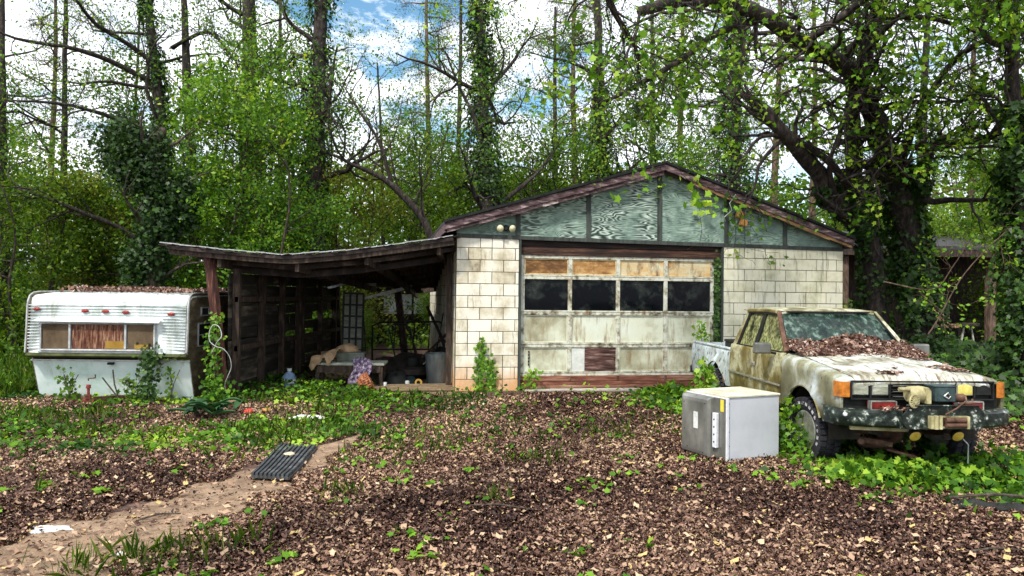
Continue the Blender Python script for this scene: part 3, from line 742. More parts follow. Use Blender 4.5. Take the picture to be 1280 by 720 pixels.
MB().box(1.15, 3.2, -0.16, 0.02, -0.05, 0.035).build('threshold', M['concrete'], gar, bevel=0.01)

SLL, SLR = 0.295, 0.34; AP = 3.95; SC = 3.58; EL, ER = 3.80, 3.60


def rz_(s_): return AP - (SLL if s_ < SC else SLR) * abs(s_ - SC)
def ex(sgn): return EL if sgn < 0 else ER


# roof: two shingled slabs
rf = MB()
for sgn in (-1, 1):
    P = []
    for i in range(15):
        s_ = SC + sgn * ex(sgn) * i / 14
        P.append([(s_, y_, rz_(s_) + 0.012 * math.sin(i * 1.3 + y_ * 2)) for y_ in np.linspace(-0.17, 7.2, 12)])
    if sgn < 0: P = P[::-1]
    rf.grid([[p for p in row] for row in P], off=(0, 0, -0.05))
rf.build('roof', M['shingle'], gar)
# sheathing below the shingles with dark soffit
sf = MB()
for sgn in (-1, 1):
    for y_ in (-0.08, 0.35, 1.5, 3.0, 4.5, 6.0):
        sf.bar((SC + sgn * 0.04, y_, rz_(SC) - 0.13), (SC + sgn * (ex(sgn) - .06), y_, rz_(SC + sgn * (ex(sgn) - .06)) - 0.13), 0.045, 0.12)
sf.build('rafters', M['soffit'], gar)
# fascia boards along the gable edge
for sgn, mt in ((-1, 'fascia'), (1, 'fascia')):
    fb = MB()
    for k in range(12):
        s0 = SC + sgn * (ex(sgn) * k / 12); s1 = SC + sgn * (ex(sgn) * (k + 1) / 12)
        j = br.uniform(-0.006, 0.006)
        fb.prism([(s0, -0.185, rz_(s0) - 0.052), (s1, -0.185, rz_(s1) - 0.052), (s1, -0.185, rz_(s1) - 0.155 + j), (s0, -0.185, rz_(s0) - 0.155 + j)], (0, 0.03, 0), tone=0.45 + 0.1 * math.sin(k * 2.1))
    fb.build('fascia_board', M['fascia'], gar, bevel=0.004, label='weathered purple brown board' )
for sgn, mt in ((-1, 'fascia'), (1, 'fascia_tan')):
    fb = MB()
    a, b = (0.02, 3.76) if sgn < 0 else (0.5, 3.56)
    for k in range(14):
        s0 = SC + sgn * (a + (b - a) * k / 14); s1 = SC + sgn * (a + (b - a) * (k + 1) / 14)
        e = 0.02 * br.random()
        fb.prism([(s0, -0.165, rz_(s0) - 0.158), (s1, -0.165, rz_(s1) - 0.158), (s1, -0.165, rz_(s1) - 0.205 - e), (s0, -0.165, rz_(s0) - 0.205 - e)], (0, 0.022, 0), tone=br.random())
    fb.build('drip_board', M[mt], gar)
# drip edge
de = MB()
for sgn in (-1, 1):
    de.bar((SC, -0.195, AP - 0.012), (SC + sgn * (ex(sgn) + .01), -0.195, rz_(SC + sgn * (ex(sgn) + .01)) - 0.012), 0.03, 0.04)
de.build('drip_edge', M['blackplastic'], gar)
for sgn in (-1, 1):
    ev = MB()
    s_ = SC + sgn * (ex(sgn) - .015)
    ev.box(s_ - 0.012, s_ + 0.012, -0.15, 7.1, rz_(s_) - 0.20, rz_(s_) - 0.056)
    ev.build('eave_board', M['fascia'], gar)

# gable sheets with battens
cuts = [0.0, 1.04, 2.27, 3.55, 4.80, 5.93, 7.08]
zb = lambda s_: 2.615 - 0.012 * s_
tn = [0.3, 0.95, 1.15, 0.45, 0.4, 0.3]
gs = MB()
for i in range(6):
    a, b = cuts[i], cuts[i + 1]
    top = [(b - 0.003, rz_(b) - 0.10), (a + 0.003, rz_(a) - 0.10)]
    if a < SC < b: top.insert(1, (SC, AP - 0.10))
    poly = [(a + 0.003, 0.02, zb(a)), (b - 0.003, 0.02, zb(b))] + [(s_, 0.02, z_) for s_, z_ in top]
    gs.prism(poly, (0, 0.02, 0), tone=tn[i])
gp = gs.build('gable_siding', M['ply'], gar)
for c_ in cuts[1:-1]:
    MB().box(c_ - 0.04, c_ + 0.04, -0.006, 0.0185, zb(c_) + 0.02, rz_(c_) - 0.12).build('batten', M['batten'], gp, bevel=0.004)
MB().prism([(0, -0.02, zb(0) - 0.05), (7.08, -0.02, zb(7.08) - 0.05), (7.08, -0.02, zb(7.08) + 0.018), (0, -0.02, zb(0) + 0.018)], (0, 0.038, 0)).build('sill_board', M['batten'], gar, bevel=0.005)
gb = MB(); gb.prism([(0.0, 6.95, 2.5), (7.08, 6.95, 2.5), (7.08, 6.95, rz_(7.08) - .1), (SC, 6.95, AP - .1), (0, 6.95, rz_(0) - .1)], (0, 0.03, 0)); gb.build('rear_gable', M['batten'], gar)

# twin flood light under the left eave
fl = thing('flood_light', 'old twin bulb flood light under the left eave of the garage', 'outdoor light', GX @ Vector((0.82, -0.03, 2.74)), GA)
MB().lathe([(0.05, 0), (0.05, 0.03), (0.035, 0.045)], 14, Matrix.Rotation(PI / 2, 4, 'X')).build('mount_plate', M['blackplastic'], fl, smooth=True)
for sx in (-1, 1):
    X = Matrix.Translation((0.10 * sx, -0.06, -0.01)) @ Matrix.Rotation(rad(24 * sx), 4, 'Z') @ Matrix.Rotation(rad(106), 4, 'X')
    a = MB().lathe([(0.018, -0.1), (0.03, -0.07), (0.06, 0.0)], 14, X); a.tube([(0.01 * sx, -0.02, 0), (0.09 * sx, -0.03, -0.01)], 0.012, 6)
    a.build('lamp_socket', M['blackplastic'], fl, smooth=True)
    MB().lathe([(0.058, 0.0), (0.06, 0.015), (0.045, 0.035), (0.015, 0.045)], 14, X).build('bulb', M['lampglass'], fl, smooth=True)
# broken orange wood under the right rake
bw = thing('broken_wood', 'broken orange tan piece of wood hanging under the right side of the gable', 'timber', GX @ Vector((5.02, -0.1, 3.02)), GA)
a = MB(); a.box(-0.10, 0.02, -0.06, 0.05, -0.02, 0.11, X=Matrix.Rotation(0.4, 4, 'Y')); a.box(0.0, 0.13, -0.05, 0.04, -0.13, -0.01, X=Matrix.Rotation(0.25, 4, 'Y'))
a.build('wood_lump', M['orange_wood'], bw, bevel=0.015)
wr = MB(); pts = [GX @ Vector(p) for p in [(4.86, -0.21, 3.42), (4.74, -0.23, 3.26), (4.79, -0.22, 3.14), (4.66, -0.2, 3.02), (4.70, -.15, 2.95)]]
o = wr.tube(pts, 0.007, 5).build('loose_wire', M['white_tube'], None, smooth=True, origin=pts[0]); o.location = pts[0]
tag(o, 'thin pale wire dangling from the right roof edge', 'wire')

# header beam, jambs, sectional door
D0, D1 = 1.115, 4.60
hb = MB()
hb.box(1.066, 4.745, 0.05, 0.12, 2.44, 2.548, tone=0.2)
hb.prism([(1.066, 0.045, 2.31), (4.745, 0.045, 2.29), (4.745, 0.045, 2.43), (1.066, 0.045, 2.435)], (0, 0.06, 0), tone=0.65)
hb.box(1.066, 4.745, 0.04, 0.10, 2.552, 2.60, tone=0.0)
hb.build('door_header', M['header'], gar, bevel=0.004)
MB().box(1.066, 1.10, -0.012, 0.20, 0, 2.6).build('door_jamb', M['batten'], gar, bevel=0.003)
MB().box(4.712, 4.745, -0.012, 0.20, 0, 2.5).build('door_jamb', M['batten'], gar, bevel=0.003)
MB().box(4.60, 4.71, 0.10, 0.14, 0.0, 2.3).build('side_plank', M['cp_wood'], gar)
dr = MB()
zr = [2.30, 1.945, 1.335, 0.78, 0.285]
stile = [D0 + 0.03, 1.97, 2.83, 3.70, D1 - 0.03]
for i, z in enumerate(zr):
    h = 0.03
    dr.box(D0, D1, 0.065, 0.115, z - h - 0.022, z - 0.003, tone=br.random())
    dr.box(D0, D1, 0.062, 0.115, z + 0.003, z + h * 0.9, tone=br.random() if i else 0.1)
for r_ in range(4):
    zt, zb_ = zr[r_] - 0.053, zr[r_ + 1] + 0.028
    for j, s_ in enumerate(stile):
        wd = 0.034 if 0 < j < 4 else 0.03
        dr.box(s_ - wd, s_ + wd, 0.068, 0.115, zb_, zt, tone=br.random())
door = dr.build('garage_door', M['door_frame'], gar, bevel=0.003, label='rusty white sectional door frame')
for r_ in range(4):
    zt, zb_ = zr[r_] - 0.054, zr[r_ + 1] + 0.029
    for j in range(4):
        a, b = stile[j] + (0.034 if j else 0.03), stile[j + 1] - (0.034 if j < 3 else 0.03)
        if r_ == 1:
            MB().box(a - 0.008, b + 0.008, 0.100, 0.105, zb_ - 0.008, zt + 0.008).build('window_pane', M['pane'], door)
            continue
        if r_ == 3 and j == 1:
            MB().box(a + 0.002, a + 0.235, 0.080, 0.10, zb_ + 0.002, zt - 0.002).build('patch_panel', M['white_board'], door, label='white board')
            pm = MB(); zz = zb_
            for k in range(5):
                hgt = (zt - zb_) / 5
                pm.box(a + 0.238, b + 0.012 - (0.03 if k == 2 else 0), 0.074, 0.094, zz + 0.003, zz + hgt - 0.002, tone=br.random()); zz += hgt
            pm.build('patch_panel', M['patch'], door, label='dark peeling wood patch')
            continue
        p = MB().box(a - 0.006, b + 0.006, 0.092, 0.102, zb_ - 0.006, zt + 0.006, tone=br.random())
        e = 0.02
        for (x0, x1, z0, z1) in ((a + .001, b - .001, zt - e, zt - .001), (a + .001, b - .001, zb_ + .001, zb_ + e), (a + .001, a + e, zb_ + e, zt - e), (b - e, b - .001, zb_ + e, zt - e)):
            p.box(x0, x1, 0.082, 0.0915, z0, z1, tone=0.9)
        p.build('door_panel', M['panel_rust'] if r_ == 0 else M['panel'], door, bevel=0.002)
bb = MB()
bb.box(D0 - 0.01, D1 + 0.05, 0.055, 0.11, 0.155, 0.245, tone=0.75).box(D0 - 0.01, D1 + 0.02, 0.045, 0.10, 0.09, 0.150, tone=0.3)
bb.box(D0 - 0.03, D1, 0.03, 0.09, 0.04, 0.086, tone=0.8).box(D0 - 0.02, D1 + 0.04, 0.05, 0.1, -0.02, 0.036, tone=0.15)
bb.build('bottom_board', M['redwood'], door, bevel=0.004, label='peeling red brown board')
for j in range(1, 4):
    MB().box(stile[j] - 0.02, stile[j] + 0.02, 0.040, 0.054, 0.16, 0.24).build('hinge', M['rust'], door, bevel=0.003)
hs = MB().box(1.252, 1.262, 0.070, 0.079, 0.42, 0.67)
for k in range(5): hs.box(1.245, 1.27, 0.064, 0.079, 0.42 + 0.055 * k, 0.45 + 0.055 * k, X=None)
hs.build('door_handle', M['blackplastic'], door, bevel=0.004)


# ------------------------------------------------------------------ carport
def cpz(x, t=0.0):
    """roof height along the carport front, t = 0 front .. 1 back"""
    z = float(np.interp(x, [-5.10, -4.4, -3.45, -2.6, -1.8, -0.93], [2.30, 2.24, 2.175, 2.27, 2.40, 2.56]))
    sag = 0.36 * math.exp(-((x + 1.9) / 0.9) ** 2) * t ** 1.5 + 0.25 * t
    return z - sag


def cpy(x, t):
    f = float(np.interp(x, [-5.1, -0.93], [10.62, 12.0]))
    b = 18.2 - 1.3 * math.exp(-((x + 2.0) / 0.35) ** 2) - 0.5 * math.sin(x * 3.1)
    return f + (b - f) * t


cp = thing('carport', 'sagging lean-to carport of dark boards and rusty tin on the left of the garage', 'carport', (-2.9, 11.5, 0))
CO = (-2.9, 11.5, 0)
rp = []
xs_ = np.linspace(-5.10, -0.86, 90)
for t in np.linspace(0, 1, 26):
    rp.append([(x, cpy(x, t) + 0.02 * math.sin(x * 17), cpz(x, t) + 0.012 * math.sin(x * 42) + 0.015 * math.sin(x * 5 + t * 7)) for x in xs_])
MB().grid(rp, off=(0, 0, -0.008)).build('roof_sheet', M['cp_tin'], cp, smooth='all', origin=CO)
for k, (dy, dz, hh, tt, e0, e1) in enumerate([(0.03, -0.035, 0.05, 0.2, -5.0, -0.98), (0.10, -0.10, 0.06, 0.85, -4.75, -0.98), (0.5, -0.17, 0.07, 0.2, -4.55, -0.98), (0.95, -0.27, 0.10, 0.05, -4.40, -0.96)]):
    n_ = 16; fr = MB()
    for i in range(n_):
        a = e0 + (e1 - e0) * i / n_; b = e0 + (e1 - e0) * (i + 1) / n_
        fr.bar((a, cpy(a, 0) + dy, cpz(a) + dz), (b + 0.01, cpy(b, 0) + dy, cpz(b) + dz), 0.03, hh, tone=tt + 0.2 * br.random())
    fr.build('front_board', M['cp_tin'], cp, origin=CO)
es = MB(); kx = np.linspace(-5.08, -0.97, 34)  # pale strip added to draw the highlight along the roof's top edge
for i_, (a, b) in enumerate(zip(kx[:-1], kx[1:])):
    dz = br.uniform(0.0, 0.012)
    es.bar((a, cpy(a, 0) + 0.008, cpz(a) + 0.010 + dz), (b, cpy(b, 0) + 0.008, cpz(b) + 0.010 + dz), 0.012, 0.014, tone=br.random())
es.build('highlight_strip', M['alu'], cp, origin=CO, label='thin pale strip added as the highlight along the roof edge')
rr = MB()
for i in range(9):
    t = i / 8.0 * 0.98 + 0.01
    for j in range(10):
        a = -4.98 + 4.02 * j / 10; b = -4.98 + 4.02 * (j + 1) / 10
        rr.bar((a, cpy(a, t), cpz(a, t) - 0.075), (b, cpy(b, t), cpz(b, t) - 0.075), 0.05, 0.11)
for x in (-4.35, -3.3, -2.3, -1.2):
    for j in range(8):
        a, b = j / 8, (j + 1) / 8
        rr.bar((x, cpy(x, a) + .1, cpz(x, a) - 0.19), (x, cpy(x, b), cpz(x, b) - 0.19), 0.06, 0.13)
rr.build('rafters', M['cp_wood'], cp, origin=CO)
ts_ = MB()
for pts in ([(452, 374, 16.6), (475, 368, 16.7), (500, 362, 16.8), (531, 351, 16.8)], [(540, 344, 16.9), (556, 351, 16.8), (568, 360, 16.7)], [(410, 360, 17), (440, 352, 16.9), (470, 356, 16.9)], [(500, 352, 16.9), (520, 346, 16.9)]):
    q = [at(*p) for p in pts]
    for a_, b_ in zip(q[:-1], q[1:]): ts_.bar(a_, b_, 0.02, 0.05 + 0.05 * br.random(), tone=br.random())
ts_.build('torn_strip', M['alu'], cp, origin=CO, label='torn pale strips hanging from the rear roof edge')
# posts
pp = at(262, 330, 11.05); pq = at(281, 503, 11.05)
MB().tube([pq + Vector((0, 0, -.1)), pq.lerp(pp, .5) + Vector((0.015, 0, 0)), pp + Vector((0, 0, 0.10))], [0.085, 0.08, 0.085], 7).build('front_post', M['cp_post'], cp, smooth=True, origin=CO, label='red brown weathered post')
for (x, y, h, lean, rr_) in [(-2.48, 17.4, 2.0, 0.12, 0.075), (-4.2, 14.6, 1.9, 0.0, 0.06), (-4.2, 18.1, 1.8, 0.05, 0.06), (-1.72, 17.9, 1.9, -0.02, 0.05), (-1.08, 12.75, 2.3, 0.0, 0.045)]:
    MB().box(-rr_, rr_, -rr_, rr_, 0, h, X=Matrix.Translation((x - CO[0], y - CO[1], 0)) @ Matrix.Rotation(-lean, 4, 'Y')).build('post', M['cp_wood'], cp)
# the left side wall: horizontal planks and sheets between dark studs
sw = MB()
for k in range(11):
    z0 = 0.02 + 0.172 * k
    yy = 11.2
    while yy < 18.0:
        L_ = br.uniform(1.2, 2.6)
        if br.random() > 0.05:
            d = br.uniform(-0.012, 0.012)
            sw.bar((-4.29 + d, yy, z0 + 0.085 + br.uniform(-0.012, 0.012)), (-4.29 + d, min(yy + L_, 18.1) - 0.01, z0 + 0.085 + br.uniform(-0.012, 0.012)), 0.02, 0.168, tone=br.random())
        yy += L_
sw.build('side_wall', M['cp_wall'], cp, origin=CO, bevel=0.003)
st = MB()
for yy in (11.35, 12.5, 13.6, 14.9, 16.3, 17.6):
    st.box(-4.27 - CO[0], -4.17 - CO[0], yy - CO[1] - 0.05, yy - CO[1] + 0.05, 0, 1.98 - 0.02 * (yy - 11))
for z0 in (0.75, 1.5): st.bar((-4.21, 11.3, z0), (-4.21, 18, z0), 0.05, 0.08)
st.v = [(x + (CO[0] if i < 48 else 0), y + (CO[1] if i < 48 else 0), z) for i, (x, y, z) in enumerate(st.v)]
st.build('stud', M['cp_wood'], cp, origin=CO)
lb = MB(); lb.bar(at(286, 466, 11.6), at(333, 452, 13.0), 0.03, 0.11); o = lb.build('leaning_plank', M['cp_wall'], None, bevel=0.004); tag(o, 'pale grey plank leaning along the inside of the carport wall', 'plank')

# multi-pane glazed door leaning at the back
gd = thing('glazed_door', 'old white framed many-paned door standing at the back of the carport', 'door', (-3.45, 16.0, 0))
a = MB()
H_, W_ = 1.62, 0.42
M['gd'] = M['white_board']
for x in (-W_ / 2, -0.07, 0.07, W_ / 2): a.box(x - 0.022, x + 0.022, 0, 0.035, 0.15, H_)
for k in range(7):
    z = 0.15 + (H_ - 0.15) * k / 6; a.box(-W_ / 2, W_ / 2, 0.003, 0.032, z - 0.02, z + 0.02)
a.build('frame', M['batten'], gd)
MB().box(-W_ / 2 + .01, W_ / 2 - .01, 0.014, 0.018, 0.16, H_ - 0.01).build('window_pane', M['shedwall'], gd)
gd.rotation_euler = (0.06, 0.02, 0.15)

# ------------------------------------------------------------------ white garden hose / cable looped on the post
c0 = at(270, 424, 10.85)
kp = [at(u, v, Y) for u, v, Y in ((264, 442, 10.75), (271, 428, 10.68), (277, 420, 10.68), (274, 409, 10.7), (267, 406, 10.72), (262, 414, 10.72), (262, 426, 10.7), (270, 433, 10.66), (279, 436, 10.66), (287, 446, 10.7), (289, 459, 10.75), (285, 470, 10.8), (281, 481, 10.85), (284, 493, 10.85), (295, 504, 10.8))]
hp = []
for i in range(len(kp) - 1):
    a, b, c, d = kp[max(i - 1, 0)], kp[i], kp[i + 1], kp[min(i + 2, len(kp) - 1)]
    for t in (0, .25, .5, .75):
        hp.append(0.5 * ((2 * b) + (-a + c) * t + (2 * a - 5 * b + 4 * c - d) * t * t + (-a + 3 * b - 3 * c + d) * t ** 3))
hp.append(kp[-1])
o = MB().tube(hp, 0.0055, 6).build('cable', M['white_tube'], None, smooth='all', origin=c0); o.location = c0
tag(o, 'white cable looped over the ivy covered carport post', 'cable')

# ------------------------------------------------------------------ travel trailer
TO = Vector((-5.90, 10.8, 0.0))
tr = thing('travel_trailer', 'derelict white camper trailer with a window band and dead leaves on its roof', 'trailer', TO, rad(0.6))
HW = 1.165
prof = [(0.34, -0.10), (0.22, 0.25), (0.115, 0.595)]
up = [(0.14, 0.615), (-0.035, 0.66), (-0.035, 0.70), (-0.01, 1.05), (0.0, 1.36), (0.015, 1.45), (0.06, 1.53), (0.14, 1.572), (0.30, 1.585)]
back = [(1.5, 1.60), (3.2, 1.59), (4.2, 1.56)]
a = MB()
def curve_row(x, pr_): return [(x, y, z) for y, z in pr_]
# upper front and roof as one skin, rounded towards the sides
P = []
for x in np.linspace(-HW, HW, 13):
    e = 0.035 * (abs(x) / HW) ** 8
    P.append([(x, y + (e if z < 1.5 else 0), z - (e if z > 1.5 else 0)) for y, z in up[2:] + back])
a.grid(P, off=(0, 0.02, -0.02))
# horizontal siding ribs pressed in the skin
for k in range(15):
    z = 0.76 + 0.045 * k
    if z > 1.42: break
    if 0.76 < z < 1.22: 
        a.box(-HW + 0.02, -0.98, -0.024, -0.0, z, z + 0.012, tone=0.35); a.box(0.80, HW - 0.02, -0.024, 0.0, z, z + 0.012, tone=0.35)
    else: a.box(-HW + 0.02, HW - 0.02, -0.012 if z > 1.2 else -0.03, 0.01, z, z + 0.012, tone=0.35)
body = a.build('front_skin', M['tr_skin'], tr, smooth=True)
MB().grid([curve_row(x, [up[0], up[1], up[2]]) for x in (-HW + .01, 0, HW - .01)], off=(0, 0.015, 0)).build('belt', M['tr_belt'], tr, label='mossy green seam below the white front')
lw = MB().grid([[(x * (1 - 0.0 * j), y, z) for j, (y, z) in enumerate(prof)] for x in np.linspace(-HW + 0.01, HW - 0.01, 5)], off=(0, 0.02, 0.0))
lwp = lw.build('lower_panel', M['tr_low'], tr, label='pale mint lower front panel')
MB().bar((-HW + .01, 0.325, -0.075), (HW - .01, 0.325, -0.075), 0.03, 0.03).build('edge_trim', M['rust'], tr)
MB().bar((-HW, 0.10, 0.585), (HW, 0.10, 0.585), 0.012, 0.02).build('edge_trim', M['alu'], tr)
for sx in (-1, 1):
    s_ = MB()
    poly = [(sx * (HW - 0.02), y, z) for y, z in prof + up + back + [(4.25, 0.1), (0.9, -0.10)]]
    if sx > 0: poly = poly[::-1]
    s_.prism(poly, (sx * 0.018, 0, 0))
    sp = s_.build('side_wall', M['tr_side'], tr)
    c = MB(); pts = [(sx * (HW + 0.002), y - .004, z + .004) for y, z in up[2:] + back]
    c.tube(pts, 0.012, 6); c.build('corner_trim', M['alu'], tr, smooth=True)
    if sx > 0:
        c = MB()
        for (y0, y1, z0, z1) in ((0.35, 0.95, 0.78, 1.14), (0.45, 0.75, 1.24, 1.38), (0.75, 1.25, 0.1, 0.42)):
            c = MB()
            for q in ((y0, y1, z0, z0 + .02), (y0, y1, z1 - .02, z1), (y0, y0 + .02, z0, z1), (y1 - .02, y1, z0, z1)):
                c.box(HW, HW + 0.02, q[0], q[1], q[2], q[3])
            if z0 > 0.7 and z1 < 1.2: c.box(HW, HW + 0.022, 0.37, 0.93, 0.95, 0.965)
            c.build('side_window_frame', M['alu'], sp)
        MB().box(HW, HW + 0.006, 0.36, 0.94, 0.79, 1.13).build('window_pane', M['blackplastic'], sp)
        MB().box(HW, HW + 0.006, 0.46, 0.74, 1.25, 1.37).build('window_pane', M['blackplastic'], sp)
        MB().box(HW, HW + 0.006, 0.76, 1.24, 0.11, 0.41).build('window_pane', M['blackplastic'], sp)
# front window band
wx0, wx1, wz0, wz1 = -0.945, 0.72, 0.735, 1.150
wn = MB()
yo = -0.066
for q in ((wx0, wx1, wz1 - 0.02, wz1), (wx0, wx1, wz0, wz0 + 0.022), (wx0, wx0 + 0.022, wz0 + .031, wz1 - .031), (wx1 - 0.022, wx1, wz0 + .031, wz1 - .031), (wx0 + 0.415, wx0 + 0.445, wz0 + .031, wz1 - .031), (wx1 - 0.445, wx1 - 0.415, wz0 + .031, wz1 - .031)):
    wn.box(q[0], q[1], yo, -0.008, q[2], q[3], tone=0.5)
wn.box(wx0 - 0.03, wx1 + 0.03, -0.045, 0.0, wz0 - 0.03, wz0 - 0.005)
win = wn.build('window', M['alu'], tr, bevel=0.004)
MB().box(wx0 + .03, wx0 + .41, -0.054, -0.050, wz0 + .03, wz1 - .03).build('window_pane', M['tr_pane'], win)
MB().box(wx0 + .45, wx1 - .455, -0.054, -0.050, wz0 + .03, wz1 - .03).build('window_pane', M['tr_pane'], win)
MB().box(wx1 - .405, wx1 - .03, -0.054, -0.050, wz0 + .03, wz1 - .03).build('window_pane', M['tr_pane'], win)
cu = MB()
P = [[(x, -0.044 + 0.003 * math.sin(x * 60), z) for z in (wz0 + .03, wz1 - .03)] for x in np.linspace(wx0 + 0.46, wx1 - 0.47, 90)]
cu.grid(P); cu.build('curtain', M['curtain'], win, smooth='all')
MB().box(wx0 + .03, wx0 + .41, -0.040, -0.037, wz0 + .03, wz1 - .03).box(wx1 - .405, wx1 - .03, -0.040, -0.037, wz0 + .03, wz1 - .03).build('window_screen', M['card'], win, label='brown screen')
MB().box(0.0, 0.27, -0.0495, -0.0485, wz0 + .035, wz0 + .145).box(0.42, 0.62, -0.0495, -0.0485, wz0 + .035, wz0 + .10).build('box_behind_glass', M['yellow_box'], win, label='yellow box behind the glass')
aw = MB().prism([(wx0 - 0.05, -0.03, wz1 + 0.045), (wx1 + 0.06, -0.03, wz1 + 0.045), (wx1 + 0.09, -0.13, wz1 - 0.0), (wx0 - 0.08, -0.13, wz1 + 0.01)], (0, 0.003, 0.014)).build('window_awning', M['tr_skin'], win, bevel=0.003, label='white folded awning flap')
for x, z in ((-1.02, 1.335), (-0.32, 1.315), (-0.025, 1.31), (0.27, 1.30), (0.93, 1.28)):
    X = Matrix.Translation((x, -0.012, z)) @ Matrix.Rotation(PI / 2, 4, 'X') @ Matrix.Diagonal((1.6, 0.75, 1, 1))
    MB().lathe([(0.034, 0), (0.034, 0.012), (0.024, 0.026), (0.008, 0.03)], 14, X).build('marker_light', M['tr_red'], tr, smooth=True)
MB().box(-0.03, 0.05, 0.06, 0.12, 0.525, 0.56).build('latch', M['blackplastic'], tr, bevel=0.004)
MB().box(0.655, 0.68, -0.06, -0.02, 0.70, 0.80).build('latch', M['alu'], tr, bevel=0.004)
# jack on the drawbar
jk = thing('tongue_jack', 'small rusty red hitch jack standing in front of the white trailer', 'jack', (-6.02, 10.55, 0), 0.2)
a = MB(); a.tube([(0, 0, -0.05), (0, 0, 0.24)], 0.02, 10); a.tube([(0, 0, .22), (0, 0, .27)], [0.035, 0.028], 10); a.build('tube', M['red_jack'], jk, smooth=True)
MB().box(-0.035, 0.035, -0.03, 0.03, 0.06, 0.13).box(-0.08, 0.08, -0.02, 0.02, 0.02, 0.06).build('bracket', M['red_jack'], jk, bevel=0.008)
MB().tube([(0, 0, 0.33), (0.0, -0.02, 0.36), (0.1, -0.04, 0.37), (0.1, -0.04, 0.42)], 0.01, 6).build('crank', M['rust'], jk, smooth=True)
MB().bar((0.06, 0.05, 0.06), (0.75, 0.55, 0.04), 0.05, 0.06).bar((0.05, -0.02, 0.04), (-0.5, 0.7, 0.04), 0.05, 0.06).build('drawbar', M['rust'], jk)
# dead leaves on the roof
lv = LV(); n = 3600
x = rng.uniform(-0.8, 1.15, n); y = rng.uniform(0.12, 3.6, n)
h = 0.07 * rng.random(n) * (0.4 + fbm(x * 4, y * 2, 3))
lv.add(np.stack([x + TO.x, y + TO.y, 1.60 + h], 1), rng.uniform(0.04, 0.09, n), rng.normal(0.5, 0.25, n), rng, nb=(0, 0, 1))
kind(lv.build('roof_leaves', M['leafpile']), 'stuff', 'dead brown leaves heaped on the trailer roof')

# ------------------------------------------------------------------ pickup truck (local: x across, y from nose to tail, z up)
K0 = Vector((3.88, 6.95, -0.06)); KA = rad(2.3)
KX = Matrix.Translation(K0) @ Matrix.Rotation(KA, 4, 'Z')
tk = thing('pickup_truck', 'abandoned moss stained pale pickup truck with a winch bumper and leaves on its bonnet', 'pickup truck', K0, KA)
WF, WR, RA = 0.80, 3.72, 0.335


def ztop(y): return float(np.interp(y, [0, 0.1, 0.7, 1.42, 3.15], [0.895, 0.925, 0.99, 1.05, 1.05]))
def arch(y, c, r=0.43, zc=0.33):
    d = abs(y - c)
    return zc + math.sqrt(max(r * r - d * d, 0)) if d < r else 0
def flare(y, c): return 0.035 * math.exp(-((abs(y - c)) / 0.43) ** 6)


def side(y0, y1, top, sgn, fender=False, bed=False, n=40):
    P = []
    ys_ = sorted(set(list(np.linspace(y0, y1, n)) + [c + s * 0.4299 for c in (WF, WR) for s in (-1, 1) if y0 < c + s * 0.4299 < y1]))
    for y in ys_:
        zb_ = 0.46
        if bed and y > WR + 0.43: zb_ = 0.50
        if fender and y < WF - 0.43: zb_ = 0.50
        zb_ = max(zb_, arch(y, WF), arch(y, WR))
        zt = top(y)
        fl_ = flare(y, WF if fender else WR) if (fender or bed) else 0
        row = []
        zm = 0.87 if not fender else min(0.86, zt - 0.07)
        for t in np.linspace(0, 1, 9):
            z = zb_ + (zm - zb_) * t
            x = 0.79 - 0.035 * ((z - 0.70) / 0.3) ** 2 + fl_ * (1 - t) ** 1.6
            if abs(z - 0.69) < 0.012: x += 0.006
            row.append((x, z))
        if fender:
            nose = 0.045 * max(0, 1 - y / 0.12) ** 2
            row += [(0.782 - nose, zm + 0.35 * (zt - zm)), (0.768 - nose, zm + 0.65 * (zt - zm)), (0.742 - nose, zm + 0.88 * (zt - zm)), (0.705 - nose, zt - 0.002), (0.652, zt + 0.004)]
        else:
            row += [(0.775, zm + 0.6 * (zt - zm)), (0.762, zt - 0.012), (0.750, zt)]
        P.append([(sgn * x, y, z) for x, z in row])
    if sgn < 0: P = P[::-1]
    m = MB()
    m.grid(P, off=lambda p: (-sgn * 0.03, 0, 0) if p.z < zm - 0.001 or not fender else (-sgn * 0.004, 0, -0.02))
    return m


